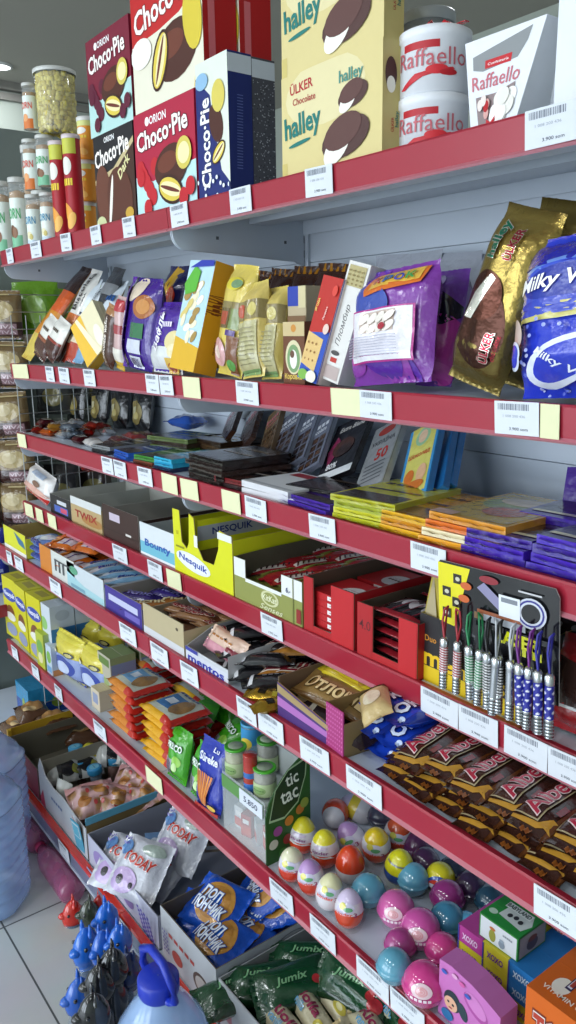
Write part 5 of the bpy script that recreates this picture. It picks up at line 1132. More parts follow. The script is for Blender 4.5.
# grey tray with chewy sweets
def mf(f): c = f('F'); c.rect(0, 0, 1, .75, '#c9ccd6'); c.text('mentos', .48, .30, .84, '#1c2f9c', h=.42, bold=.06); c.rect(0, .75, .3, 1, '#3a3f98'); f('R').rect(0, 0, 1, 1, '#b9bcc0')
o, x0, w, hf = tr('white-fronted grey tray of chewy sweets with blue lettering', 186, 229, 645, Y5, zs5, .24, '#c4c7cc', '#9a9ca0', .055, mf, hs=.055)
o = pouch('sweet_roll_bag', 'pale pink and cream bag standing in the front of the grey tray', 'sweets bag', w * .8, .05, .03, '#d8b8a4', lambda c: (c.rect(0, 0, 1, .4, '#c98a98'), c.text('~', .5, .65, .6, '#a86a2c'), c.rect(.7, .1, .95, .5, '#7c2434')), axis='u', seed=180); put(o, (x0 + w * .5, Y5 + .03, zs5 + .022), (-35, 3, 0))
for k in range(2):
    o = bar('pink roll of chewy sweets in the grey tray, %s one' % ('left', 'right')[k], 'sweet_roll', .07, .03, .028, '#c8566c', lambda c: c.rect(.1, .3, .9, .7, '#e08c9c'), 182 + k, 'sweets roll', 'pink sweet rolls', n=(14, 8), p=.5); flat(o, x0 + .11 + k * .035, Y5 + .10 + k * .02, zs5 + .012 + .002 * k, .028, 62)
for k in range(4):
    o = bar('dark violet and red wrapped bar at the rear of the grey tray, %s' % ('lowest', 'second up', 'third up', 'topmost')[k], 'chocolate_bar', .12, .035, .018, '#3a2030', lambda c: (c.rect(0, .1, 1, .3, '#a8303c'), c.text('~', .5, .6, .6, '#d8d0d8')), 186 + k, group='dark bars at the rear of the grey tray'); flat(o, x0 + .15, Y5 + .15, zs5 + .003 + k * .013, .018, 10 + jit(k, 14))
# glossy black packs
def blk(c): c.rect(.0, .0, 1, .18, '#2a2a2e'); c.poly([(.08, .1), (.16, .1), (.24, .9), (.18, .9)], '#d8d8dc'); c.text('~', .6, .5, .5, '#8d8d92')
kb_ = None; pos = [(228, .728, .0, 60), (240, .725, .0, 70), (254, .722, .0, 62), (232, .80, .0, 55), (250, .80, .0, 75), (266, .80, .0, 65), (230, .74, .022, 75), (246, .735, .022, 50), (226, .80, .022, 85), (243, .80, .024, 40), (236, .765, .044, 68)]
for k, (px, y, dz, rz) in enumerate(pos):
    lb = 'glossy black biscuit bar with white slashes, %s layer of the pile, %s from the left' % ('bottom' if dz == 0 else 'top' if dz > .04 else 'middle', nth[sorted(q[0] for q in pos if (q[2] > 0) == (dz > 0) and (q[2] > .04) == (dz > .04)).index(px)])
    if kb_ is None: kb_ = bar(lb, 'biscuit_bar', .11, .042, .026, '#16161a', blk, 190, 'biscuit bar', 'glossy black biscuit bars', crimp=.1); o = kb_
    else: o = dup(kb_, lb)
    flat(o, X5(px, y) + .01, y + .035, zs5 + dz + .001, .026, rz)
# dark wafer bars with stretched lettering
def zi(c1):
    def a(c): c.rect(0, 0, 1, .3, c1); c.text('Zilli', .5, .55, .5, '#7a1f2c', h=.55, shear=.4, bold=.06, outline='#e8e0d0', ob=.12)
    return a
for k, (px, y, dz, c1, lb) in enumerate(((258, .80, .0, '#2a1c1a', 'dark'), (272, .76, .0, '#b0742c', 'golden'), (284, .77, .0, '#9c6428', 'brown-gold'), (262, .80, .046, '#1f1a1c', 'black'), (276, .80, .026, '#241a1a', 'second black'), (290, .81, .026, '#b57a30', 'bright golden'))):
    o = bar(lb + ' wafer bar with wine-red slanted lettering, beside the glossy black pile', 'wafer_bar', .15, .05, .026, '#1d191c' if dz or k == 0 else '#a87028', zi(c1), 200 + k, group='wafer bars with slanted lettering'); flat(o, X5(px, y), y + .04, zs5 + dz + .001, .026, 52 + jit(k, 8))
for k in range(3):
    o = bar('small gold foil bar lying at the rail before the golden wafer bars, %s' % ('left one', 'middle one', 'right one')[k], 'foil_bar', .09, .035, .02, '#a8862c', lambda c: c.rect(.3, .2, .45, .8, '#1f1a18').rect(.6, .1, .7, .9, '#d8c84a'), 210 + k, group='small gold bars', mat='foil'); flat(o, X5(266 + k * 7, .72), .72 + .03 * (k % 2), zs5 + .001, .02, 35 + 20 * k)
# tilted open carton with bars
x0, x1 = X5(278, Y5), X5(338, Y5); w = x1 - x0; mb = MB(); t = .002; d = .17; hh = .062
mb.box(0, 0, 0, w, d, t, '#8a744c'); mb.face([(0, 0, 0), (w, 0, 0), (w, -.0, hh * .55), (0, 0, hh)], '#4a3070'); mb.face([(0, t, hh), (w, t, hh * .55), (w, t, 0), (0, t, 0)], '#8a744c')
mb.face([(0, 0, hh), (w, 0, hh * .55), (w, t, hh * .55), (0, t, hh)], '#a88c5c')
mb.box(0, t, 0, t, d, hh * 1.15, '#6a5a48', 'card', {'L': '#5a5a5e'}); mb.box(w - t, t, 0, w, d, hh * .6, '#8a744c'); mb.box(0, d - t, 0, w, d, hh, '#6f5d40')
c = Canvas(mb, lambda u, v, l: (u, -l, v), w, hh); c.poly([(0, .35), (1, .22), (1, .36), (0, .6)], '#a86ab0'); c.poly([(0, .72), (1, .4), (1, .52), (0, .95)], '#a08a60'); 
o = tag(mb.build('display_carton'), 'violet-striped open cardboard carton holding gold and dark bars', 'display box'); put(o, (x0, Y5, zs5))
for k, (x, y, z, rz, col, lb, art) in enumerate(((.06, .03, .006, 5, '#2a1f24', 'dark chocolate bar with a pale stripe, at the front of the violet-striped carton', lambda c: c.rect(.5, .0, .58, 1, '#c9c0b0').ell(.3, .5, .1, .3, '#7c6a50')),
    (.13, .035, .006, -6, '#241a20', 'dark chocolate bar, right of the pale-striped one in the violet-striped carton', lambda c: c.ell(.3, .5, .12, .3, '#8a5a7c')),
    (.09, .045, .03, 3, '#8a6c3c', 'large bronze bar with embossed lettering on top of the violet-striped carton', lambda c: (c.text('Отломи', .5, .5, .82, '#d8c08a', h=.42, bold=.05, outline='#5c4420', ob=.1), c.rect(0, 0, 1, .1, '#6a4c28'))),
    (.075, .095, .048, -4, '#d8c02c', 'yellow packet lying behind the bronze bar', lambda c: c.ell(.75, .5, .06, .3, '#a8862c').rect(0, .1, 1, .2, '#b49a1c')),
    (.16, .10, .046, -22, '#2c3a1c', 'black and green packet with white lettering beside the yellow packet', lambda c: (c.ell(.5, .5, .42, .4, '#14181a'), c.text('SUPER', .5, .5, .5, '#e8eae0', h=.26, bold=.05), c.rect(0, 0, .1, 1, '#5a9a3c'))),
    (.17, .05, .055, -38, '#c9b07c', 'cream and tan packet resting on the pink end wall', lambda c: c.ell(.5, .5, .2, .3, '#e0d4b8').rect(0, 0, .2, 1, '#8a7444')),
    (.125, .15, .05, -60, '#d8a8c4', 'pink and white packet standing out at the rear of the carton', lambda c: c.rect(.2, .1, .5, .9, '#e8e0e8').rect(.55, .1, .7, .9, '#8a3a90')))):
    o = bar(lb, 'snack_packet', (.13, .13, .17, .15, .10, .10, .08)[k], (.05, .05, .065, .045, .05, .05, .04)[k], .024, col, art, 220 + k, 'snack packet'); flat(o, x0 + x, Y5 + y - .02, zs5 + z, .024, rz, -72 if k < 4 else -60)
mb = MB(); mb.box(0, 0, 0, .045, .002, .075, '#a83a78'); mb.box(0, .002, 0, .002, .12, .075, '#8a744c', 'card', {'R': '#8a744c'}); mb.box(.043, .002, 0, .045, .12, .055, '#8a744c')
c = Canvas(mb, lambda u, v, l: (u, -l, v), .045, .075)
for q in range(80): c.rect((q % 8) / 8 + .02, (q // 8) / 10 + .02, (q % 8) / 8 + .08, (q // 8) / 10 + .06, '#c86aa0'); c.l = .0004
mb.box(0, 0, 0, .045, .12, .002, '#8a744c'); o = tag(mb.build('display_carton'), 'magenta dotted empty carton standing left of the blue cookie packs', 'display box'); put(o, (X5(334), Y5 + .0, zs5), (0, 0, -6))
# blue cookie packs
def oreo(c):
    c.rect(0, 0, 1, .16, '#16308c'); c.text('OREO', .36, .58, .46, '#dfe8f8', h=.46, bold=.08, outline='#0c1a5c', ob=.14); c.ell(.10, .22, .03, .12, '#c9d8f4'); c.text('ORIGINAL', .8, .25, .2, '#9ab0e8')
oo = None
for k, (px, y, dz, rz) in enumerate(((357, .72, 0, 80), (377, .72, 0, 84), (397, .72, 0, 80), (364, .72, .028, 76), (385, .72, .028, 82), (368, .725, .055, 74), (388, .73, .055, 80))):
    lb = 'bright blue cookie pack with white lettering, %s layer, %s' % (('bottom', 'middle', 'top')[int(dz / .027)], ['leftmost', 'second', 'third', 'leftmost', 'second', 'leftmost', 'second'][k])
    if oo is None: oo = bar(lb, 'cookie_pack', .15, .055, .03, '#1c42b8', oreo, 230, 'cookie pack', 'bright blue cookie packs', crimp=.1); o = oo
    else: o = dup(oo, lb)
    o.location = (X5(px, y) + .02, y + .085, zs5 + dz + .016); o.rotation_euler = (math.radians(-90), math.radians(jit(k, 5)), math.radians(rz))
# brown bars piled along the near end
def alb(c):
    c.rect(0, 0, 1, .12, '#5c3418'); c.poly([(.08, .0), (.19, .0), (.20, .18), (.105, .36), (.10, .95), (.07, .95), (.075, .34), (.12, .12)], '#b0802c'); c.rect(.0, .35, .05, .6, '#9c5c28')
    c.rect(.115, .38, .98, .97, '#a89a78'); c.rect(.125, .41, .97, .94, '#3c1a12')
    c.text('Albeni', .43, .66, .56, '#a8203c', h=.40, bold=.03, outline='#e4cccc', ob=.08); c.rect(.24, .10, .36, .22, '#7a2c34')
ab = None; nA = 0
for lay in range(3):
    for k in range(10 - lay):
        x = X5(392, .72) + k * .050 + lay * .018; y = .795 - lay * .001
        if x > XB - .03: continue
        lb = 'brown chocolate wafer bar with red lettering, %s layer, %s from the blue packs' % (('bottom', 'middle', 'top')[lay], nth[k])
        if ab is None: ab = bar(lb, 'chocolate_bar', .165, .058, .028, '#38201a', alb, 240, group='brown wafer bars with red lettering', n=(26, 10), crimpcol='#3a2018', crimp=.06); o = ab
        else: o = dup(ab, lb)
        o.location = (x + jit(k + lay * 5, .004) + .025, y + jit(k * 3 + lay, .008), zs5 + .015 + lay * .021); o.rotation_euler = (math.radians(-90 + jit(k + lay, 3)), math.radians(-2 + jit(k * 5 + lay, 3)), math.radians(93 + jit(k * 2 + lay * 3, 4)))
# ---------------------------------------------------------------- sixth shelf
zs6 = ZS[6]; Y6 = YF[6] + .004
def X6(px, y=.73): return xat(px, y, zs6)
def yel(f):
    c = f('F'); c.rect(0, 0, 1, 1, '#c8c01c'); c.ell(.5, .72, .5, .10, '#3a4aa0'); c.text('Nesquik', .5, .72, .8, '#e6e8f0', h=.1, bold=.05); c.ell(.5, .42, .3, .13, '#7a4a2c'); c.ell(.5, .36, .36, .07, '#dfdccf'); c.ell(.5, .15, .4, .1, '#8d94b0')
    f('R').rect(0, 0, 1, 1, '#bdb62c').rect(.3, .3, .7, .6, '#8a8640'); f('T').rect(0, 0, 1, 1, '#cfc83a').rect(.2, .3, .8, .7, '#a89c4a')
x = X6(5, .72)
h6 = zat(585, X6(20, .72), .72) - zs6
for k, lb in enumerate(('first', 'second', 'third')):
    if k == 0: cb = o = carton('cereal_box', 'tall yellow cereal box, first from the far end of the sixth shelf', 'cereal box', .105, .06, h6, '#c8c01c', yel, 'tall yellow cereal boxes')
    else: o = dup(cb, 'tall yellow cereal box, %s from the far end of the sixth shelf' % lb)
    put(o, (x + .055 + k * .112, .72 + .035 + (k == 0) * .003, zs6), (0, 0, (3, -2, 2)[k]))
for k in range(3):
    o = dup(cb, 'tall yellow cereal box in the second row, %s behind the first row' % nth[k]); put(o, (x + .07 + k * .112, .72 + .14, zs6), (0, 0, 2))
def gr_(f): c = f('F'); c.rect(0, 0, 1, 1, '#b0b83c'); c.ell(.5, .6, .4, .2, '#6fa04a'); c.ell(.5, .3, .3, .15, '#d8d0a0'); f('R').rect(0, 0, 1, 1, '#9cb06a')
o = carton('cereal_box', 'green and yellow children cereal box beside the white milk cartons', 'cereal box', .07, .05, h6 * .97, '#b0b83c', gr_); put(o, (X6(32, .74) + .03, .76, zs6))
o = carton('cereal_box', 'short lime green cereal box in front of the green and yellow one', 'cereal box', .06, .03, h6 * .55, '#a8b83a', gr_); put(o, (X6(43, .72) + .01, .728, zs6))
def mk(f):
    r = f('R'); r.rect(0, 0, 1, 1, '#b9c2cc'); r.rect(0, .42, 1, .66, '#2c6fb0'); r.ell(.5, .85, .3, .08, '#a8b0b8')
    c = f('F'); c.rect(0, 0, 1, 1, '#c4ccd4'); c.ell(.4, .7, .3, .1, '#8ab86a'); c.rect(.2, .1, .8, .5, '#a9c0cc'); c.ell(.5, .3, .2, .1, '#5a9ab0')
xr = X6(47, .735) 
for k in range(3):
    lb = 'white milk carton with a blue band, %s' % ('nearest of the three behind the pouches', 'middle of the three behind the pouches', 'rearmost of the three behind the pouches')[k]
    if k == 0: mk0 = o = carton('milk_carton', lb, 'milk carton', .085, .07, h6 * .98, '#b9c2cc', mk, 'white milk cartons')
    else: o = dup(mk0, lb)
    put(o, (xr + .03, .765 + k * .073, zs6))
o = carton('cereal_box', 'small white and blue box standing at the rail before the milk cartons', 'cereal box', .04, .03, h6 * .45, '#b9c6d4', lambda f: (f('F').ell(.5, .6, .4, .2, '#7aa84a').rect(.1, .1, .9, .3, '#6a9ac0'), f('R').rect(0, 0, 1, .2, '#c98a5a'))); put(o, (X6(52, .72), .73, zs6))
def pu(c):
    c.rect(0, 0, 1, .14, '#2a3c8c'); c.rect(0, .14, 1, .58, '#8a9ac8'); c.ell(.5, .35, .36, .2, '#3a4a9c'); c.ell(.5, .32, .22, .12, '#b9c4e0'); c.ell(.7, .64, .13, .06, '#2c3036'); c.ell(.7, .64, .09, .04, '#b9b070'); c.rect(0, .88, 1, 1, '#d8cc4a'); c.ell(.2, .62, .12, .05, '#e4e0c0'); c.ell(.15, .1, .15, .08, '#d0b888')
pp = None
for k, (pl, pr, y) in enumerate(((56, 77, .735), (80, 103, .755), (70, 92, .82), (92, 112, .85))):
    lb = 'yellow and blue breakfast flakes pouch, %s' % ('front left one', 'front right one', 'left one of the rear pair', 'right one of the rear pair')[k]
    h = zat(636, X6(66, .735), .735) - zs6
    if pp is None: pp = pouch('flakes_pouch', lb, 'flakes pouch', (X6(79, .735) - X6(56, .735)), h, .06, '#cfc040', pu, 'flakes pouches', 'film', 'v', .05, 300, .02, p=.5); o = pp
    else: o = dup(pp, lb)
    put(o, (X6((pl + pr) / 2, y), y + .02, zs6 + .001), (-3, 0, 4))
def be(f):
    c = f('F'); c.rect(0, 0, 1, 1, '#b0ab98'); c.ell(.5, .35, .4, .2, '#8fa06a'); c.ell(.4, .2, .3, .1, '#c89a7a'); c.rect(.1, .8, .9, .95, '#5f7a3c'); r = f('R'); r.rect(0, 0, 1, 1, '#7c86a8'); r.rect(.1, .1, .9, .5, '#9aa2bc'); r.rect(0, .86, 1, 1, '#8a9468'); f('T').rect(0, 0, 1, 1, '#7d8c5c')
for k in range(2):
    lb = 'short green-topped porridge box with a greyish side, %s of the pair' % ('nearer', 'further')[k]
    x0 = X6(105, .78); h = zat(648, x0, .78) - zs6
    if k == 0: bx = o = carton('porridge_box', lb, 'porridge box', .075, .07, h, '#b0ab98', be, 'green-topped porridge boxes')
    else: o = dup(bx, lb)
    put(o, (x0 + .045, .80 + k * .085, zs6))
o = pouch('snack_bag', 'shiny blue and white bag lying beside the porridge boxes', 'snack bag', .17, .10, .05, '#2c40a8', lambda c: c.ell(.6, .4, .4, .35, '#c9d0dc', 20), None, 'film', 'u', .08, 303, .06); flat(o, X6(150, .9), .90, zs6 + .05, .05, 0, -60)
mb = MB(); mb.box(-.07, 0, 0, .07, .14, .05, '#8f96a8', 'card'); o = tag(mb.build('carton'), 'grey carton under the shiny blue and white bag', 'carton'); put(o, (X6(150, .9), .88, zs6))
def cr(f): c = f('F'); c.rect(0, 0, 1, 1, '#c9bca4'); c.rect(.2, .3, .8, .8, '#8a94b0'); f('T').rect(0, 0, 1, 1, '#c4b48c')
o = carton('small_box', 'small cream box standing left of the stacked cookie packs', 'small box', .05, .05, .055, '#c9bca4', cr); put(o, (X6(100, .74), .755, zs6))
# stacked cookie packs
def ck(c1, pic):
    def a(c): c.rect(0, 0, .68, 1, c1); c.rect(.68, 0, 1, 1, '#b5281c'); c.rect(.12, .12, .88, .9, '#b9bcae'); c.rect(.2, .25, .6, .75, pic); c.ell(.7, .5, .16, .3, '#8d6a40'); c.rect(.3, .4, .5, .6, '#c9d0d8'); c.text('~', .5, .86, .6, '#2c3a6c')
    return a
def cstack(px, y, n, lb, c1, pic, W=.14, D=.11, T=.026, rz=0, sd=0, z0=0):
    first = None
    for k in range(n):
        l = '%s, %s' % (lb, 'topmost' if k == n - 1 else 'lowest' if k == 0 else nth[k] + ' from the bottom')
        if first is None: first = o = pouch('cookie_pack', l, 'cookie pack', W, D, T, (lambda u, v, c1=c1: lin(c1) if u < .68 else lin('#a82018')), ck(c1, pic), lb, 'film', 'u', .06, 310 + sd, .03, p=.3)
        else: o = dup(first, l)
        flat(o, X6(px, y) + jit(k, .003), y + jit(k * 3, .004), zs6 + z0 + k * T * .82, T, rz + jit(k, 4))
cstack(122, .722, 6, 'blue and orange cookie pack in the far stack', '#c87a24', '#6fa0c8', sd=0)
cstack(140, .84, 5, 'brown and orange cookie pack in the rear stack', '#b0702c', '#7c5430', sd=1)
cstack(157, .722, 6, 'yellow and red cookie pack in the near stack', '#d8a01c', '#3a6a9c', sd=2)
cstack(186, .84, 5, 'yellow and red cookie pack in the rear right stack', '#d8a820', '#3a3a3c', sd=3, W=.16)
# green wafer packs
def gp(c): c.rect(0, 0, 1, 1, '#3f9c1c'); c.rect(.05, .05, .45, .42, '#8d8a98'); c.rect(.1, .08, .4, .36, '#6a6070'); c.ell(.65, .42, .2, .1, '#8ec44a'); c.ell(.6, .3, .12, .08, '#b8d890'); c.text('PRESCO', .52, .68, .66, '#dff0e0', h=.12, bold=.06, outline='#14401c', ob=.12)
gpp = None
for k, (px, y, pyt, tilt, lb) in enumerate(((172, .715, 735, -12, 'front, first from the cookie stacks'), (194, .715, 753, -14, 'front, second from the cookie stacks'), (184, .79, 722, -40, 'lying behind the front pair'), (206, .80, 700, -50, 'lying at the rear right'), (190, .86, 690, -60, 'lying at the rear left'), (214, .87, 690, -55, 'at the very back, right'))):
    l = 'bright green wafer pouch with white lettering, ' + lb
    if gpp is None: gpp = pouch('wafer_pouch', l, 'wafer pouch', .072, .115, .035, '#338a18', gp, 'bright green wafer pouches', 'film', 'v', .06, 330, .025, p=.4); o = gpp
    else: o = dup(gpp, l)
    put(o, (X6(px, y) + .005, y + .01, zs6 + .004 + (.055 if k > 3 else .02 if k > 1 else 0)), (tilt, 0, (4, -3, 12, -14, 20, 8)[k]))
def dk(c): c.rect(0, 0, 1, 1, '#14501c'); c.text('~', .5, .5, .7, '#7ac060')
for k in range(4):
    o = bar('dark green wafer bar in the heap behind the green pouches, %s' % ('lowest', 'second up', 'third up', 'topmost')[k], 'wafer_bar', .15, .055, .028, '#1c5c20', dk, 336 + k, group='dark green wafer bars'); flat(o, X6(196, .93) + .02 * k, .90 + .01 * k, zs6 + .002 + k * .024, .028, 10 * jit(k))
def st(c):
    c.rect(0, .0, 1, .12, '#3f9c2c' if False else '#1c2f9c'); c.text('Süreke', .55, .76, .68, '#e8ecf8', h=.11, bold=.06, rot=0); c.text('Lu', .75, .90, .2, '#e8ecf8', h=.06)
    for q in range(8): c.poly([(.32 + q * .03, .10), (.37 + q * .03, .10), (.14 + q * .1, .55), (.08 + q * .1, .56)], '#c8702c' if q % 2 else '#dc8c3c'); 
    c.rect(0, 0, 1, .06, '#a82c24'); c.ell(.8, .12, .15, .04, '#d8b43c')
o = prect('deep blue pretzel stick pouch leaning left of the sweets display', 197, 221, 216, 740, .718, .03, '#1c2fa0', st, 345, 'pretzel_pouch', 'pretzel pouch', zs=zs6, dy=.03)
# sweets display with a green side
xd0, xd1 = X6(224, .715), X6(266, .715); dw = xd1 - xd0; dd = yat(309, xd1, zs6 + .15) - .715; dh = .175
o = empty('sweets_display', 'clear-fronted sweets display with a dark green side panel', 'display stand'); o.location = (xd0, .715, zs6)
mb = MB(); mb.box(0, 0, 0, dw, dd, .004, '#c9ccce', 'plastic'); mb.box(0, .006, .105, dw, dd, .108, '#c9d0d0', 'plastic'); mb.box(0, dd - .003, 0, dw, dd, dh * .95, '#b9bfc0', 'plastic'); mb.build('shelves', o)
mb = MB(); mb.box(0, 0, 0, dw, .0015, .125, '#dfe6e8', 'clear'); mb.box(0, 0, 0, .0015, dd, .15, '#dfe6e8', 'clear'); mb.build('clear_front', o)
mb = MB(); mb.box(0, -.0012, .094, dw * .97, 0, .120, '#5c8c4c', 'card'); ps = mb.build('price_strip', o); mb = MB(); mb.box(dw * .45, -.003, .092, dw * .97, -.0012, .120, '#d0d6e0', 'paper'); c = Canvas(mb, lambda u, v, l: (dw * .45 + u, -.003 - l, .092 + v), dw * .52, .028, 'paper'); c.text('5.850', .5, .5, .6, '#2c3450', h=.4, bold=.02); mb.build('price_label', ps)
mb = MB(); P = [(0, 0), (dd, 0), (dd, dh * 1.08)]; 
for q in range(9): a = q / 8 * math.pi / 2; P.append((dd * (1 - .98 * math.sin(a) ** 1.0) if q else dd * .98, dh * (.62 + .5 * math.cos(a) ** .8) if q < 8 else dh * .62))
P2 = [(0, 0), (dd, 0), (dd, dh * 1.12), (dd * .8, dh * 1.08), (dd * .5, dh * .98), (dd * .25, dh * .84), (dd * .08, dh * .7), (0, dh * .55)]
A = [(dw, a, b) for a, b in P2]; B = [(dw + .003, a, b) for a, b in P2]; mb.face(A[::-1], '#2c5a24'); mb.face(B, '#275a20')
for i in range(len(P2)): j = (i + 1) % len(P2); mb.face([A[i], A[j], B[j], B[i]], '#20481c')
c = Canvas(mb, lambda u, v, l: (dw + .003 + l, u, v), dd, dh, 'card')
lf = [(.06, .48), (.2, .82), (.5, 1.0), (.93, 1.06), (.9, .86), (.72, .58), (.4, .46)]
c.H = dh * 1.1; lf = [(a, b / 1.1) for a, b in lf]
c.poly(lf, '#a8c49a'); c.poly([(.5 + (a - .5) * .93, .7 + (b - .7) * .92) for a, b in lf], '#17381a')
c.text('tic', .58, .80, .28, '#e4ece0', h=.12, bold=.03, rot=8); c.text('tac', .52, .64, .38, '#e4ece0', h=.12, bold=.03, rot=8)
for q, (a, b, cl) in enumerate(((.25, .32, '#9c4a90'), (.15, .2, '#c9ccb8'), (.5, .38, '#c87a2c'), (.75, .45, '#b8702c'), (.85, .5, '#8a9a3c'), (.45, .2, '#8a2c24'), (.7, .25, '#b07a2c'), (.35, .08, '#3a7a2c'))): c.ell(a, b, .1, .05, cl, 20 * q)
mb.build('side_panel', o)
def lj(lb, px, y, zb, r, hh, lid, fill):
    j = jar(lb, xat(px, y, zb + .03), y, zb, r, hh, [fill], lid, 0, r * 1.02, (.1, .55, '#b8c89a', None, '#3c7a2c', lambda c: (c.ell(.5, .5, .3, .3, '#8aa86a'), c.text('~', .5, .5, .5, '#3c6a2c'))), 'sweets jar', 'gum_jar', 'green-lidded gum jars'); mb = MB(); mb.lathe([(r * .7, hh + .0004), (r * .68, hh + .001), (.001, hh + .001)], 20, 'card', '#8d9a84'); mb.build('lid_print', [q for q in j.children if q.name.startswith('lid')][0])
zt = zs6 + .109
lj('green-lidded gum jar at the left of the clear display', 236, .742, zt, .021, .062, '#4aa82c', '#a8a87c')
lj('green-lidded gum jar at the right front of the clear display', 265, .748, zt, .021, .056, '#4aa82c', '#8c8a78')
lj('green-lidded gum jar at the rear of the clear display', 268, .80, zt, .021, .066, '#3c8c24', '#7c7a68')
o = jar('light blue lidded tub at the rear of the clear display', xat(254, .81, zt), .805, zt, .02, .075, ['#4a9ac8'], '#4aa0cc', 0, None, (.05, .9, '#3a8cc0', None, '#ffffff', lambda c: c.ell(.5, .5, .3, .2, '#d8c040')), 'sweets jar', 'gum_jar')
def tube2(lb, px, y, zb, r, hh, bands):
    mb = MB(); q = [(0.001, 0, bands[0])]
    for i, b in enumerate(bands): q += [(r, hh * i / len(bands), b), (r, hh * (i + 1) / len(bands) - .0005, b)]
    q += [(r * 1.0, hh, bands[-1]), (.001, hh, bands[-1])]; mb.lathe(q, 20, 'gloss'); o = tag(mb.build('sweet_tube'), lb, 'sweets tube'); put(o, (xat(px, y, zb), y, zb))
tube2('red and blue sweets tube between the gum jars', 251, .733, zt, .0135, .075, ['#2c5a9c', '#3a6ab0', '#a83a2c', '#3a6ab0', '#b0342a', '#a82c24', '#a02820'])
for k, (a, b, cc, lb) in enumerate(((.02, .03, '#c9ccd0', 'white'), (.05, .025, '#a82c24', 'red'), (.08, .03, '#c4c8cc', 'grey-white'), (.11, .03, '#b83a2c', 'orange-red'), (.03, .06, '#8c2c34', 'dark red'))):
    if a > dw - .02: continue
    o = carton('mint_box', lb + ' small mint box inside the lower tier of the clear display', 'mint box', .024, .018, .045, cc, lambda f: f('F').rect(0, .1, 1, .5, '#c8402c').rect(.2, .6, .8, .8, '#e8e8e8'), 'mint boxes in the clear display'); put(o, (xd0 + a, .715 + b, zs6 + .0045), (0, 0, jit(k, 25)))
for k in range(3):
    mb = MB(); mb.blob((0, 0, .012), .011, ('#9a5a80', '#c03a3a', '#6a2430')[k], 'gloss', 12, scale=(1, 1, .9)); mb.tube([(0, 0, .012), (.0, 0, .05)], .0012, '#d8d8d8', 'plastic', 6)
    o = tag(mb.build('lollipop'), ('mauve', 'bright red', 'dark red')[k] + ' lollipop in the lower tier of the clear display', 'lollipop', 'lollipops in the clear display'); put(o, (xd0 + .025 + k * .022, .715 + .045, zs6 + .0045 + .0), (0, 0, 0))
# surprise eggs and toy balls
def egg(lb, x, y, z, r, hgt, top, mid, low, rot=(0, 0, 0), art=None, cup=True, name='surprise_egg', cat='surprise egg', grp='surprise eggs in clear cups'):
    o = empty(name, lb, cat, grp); o.location = (x, y, z)
    n = 18; mb = MB(); prof = []
    for i in range(n + 1):
        t = math.pi * i / n; zz = hgt / 2 - hgt / 2 * math.cos(t); rr_ = r * math.sin(t) * (1 - .16 * (zz / hgt - .5) * (1.6 if hgt > r * 2.1 else 0)); f = zz / hgt
        prof.append((max(rr_, .0002), zz, low if f < .46 else mid if f < .74 else top))
    mb.lathe(prof, 28, 'gloss'); 
    def fm(u, v, l):
        f = min(max(v / hgt, .02), .98); t = math.acos(1 - 2 * f); rr_ = r * math.sin(t) * (1 - .16 * (f - .5) * (1.6 if hgt > r * 2.1 else 0)) + l * 1.6; a = -math.pi / 2 + .55 + (u - r * 1.4) / r; return (rr_ * math.cos(a), rr_ * math.sin(a), v)
    if art: art(Canvas(mb, fm, r * 2.8, hgt, 'gloss', flat=False, lift=.0006))
    b = mb.build('shell', o); b.rotation_euler = tuple(math.radians(q) for q in rot)
    if rot[0] or rot[1]:
        m = b.rotation_euler.to_matrix(); b.location = Vector((0, 0, hgt / 2 if abs(rot[0]) + abs(rot[1]) < 40 else r)) - m @ Vector((0, 0, hgt / 2))
    if cup:
        mb = MB(); mb.lathe([(.001, .0005), (r * .9, .0005), (r * 1.12, hgt * .28), (r * 1.16, hgt * .30), (r * 1.14, hgt * .31)], 24, 'clearer', '#e8eef0'); mb.build('cup', o)
    return o
def kin(c):
    c.ell(.5, .66, .26, .13, '#c9c4dc', 10); c.ell(.42, .72, .1, .08, '#d8d060'); c.ell(.58, .66, .12, .05, '#5a9a6a'); c.text('kinder', .48, .56, .4, '#d8402c', h=.07, bold=.05); c.text('3', .74, .56, .07, '#8a3a60', h=.1, bold=.05)
def kin2(c):
    c.poly([(.15, .44), (.85, .44), (.75, .50), (.5, .47), (.3, .53)], '#e8e4e0'); c.text('kinder', .5, .6, .4, '#8a4a80', h=.07, bold=.04); c.ell(.5, .7, .2, .04, '#c9bcd0')
YT, OR, WT, PU = '#d8cc2c', '#d0401c', '#d9d6dc', '#b48cc4'
for k, (px, py, top, mid, low, art, lb) in enumerate(((292, 880, '#dcd8b8', WT, '#c9402c', kin, 'pale yellow and white surprise egg, first in the front row beside the green display side'), (311, 893, PU, WT, '#c4402c', kin, 'lilac-topped surprise egg, second in the front row'), (330, 908, '#d8d4a8', WT, WT, kin, 'cream-topped surprise egg, third in the front row'), (349, 925, '#cfc0dc', WT, '#c9482c', kin, 'white and lilac surprise egg, fourth in the front row'),
    (303, 852, YT, WT, OR, kin2, 'yellow-topped orange surprise egg, first in the second row'), (325, 866, YT, WT, OR, kin2, 'yellow-topped orange surprise egg, second in the second row'), (350, 882, OR, OR, '#d8d0d0', None, 'mostly orange surprise egg lying behind the fourth front one'))):
    x, y, z = onz(px, py, zs6); egg(lb, x, y, z, .0235 if k < 4 else .026, .064 if k < 4 else .072, top, mid, low, (jit(k, 7), jit(k * 3, 8), 0), art)
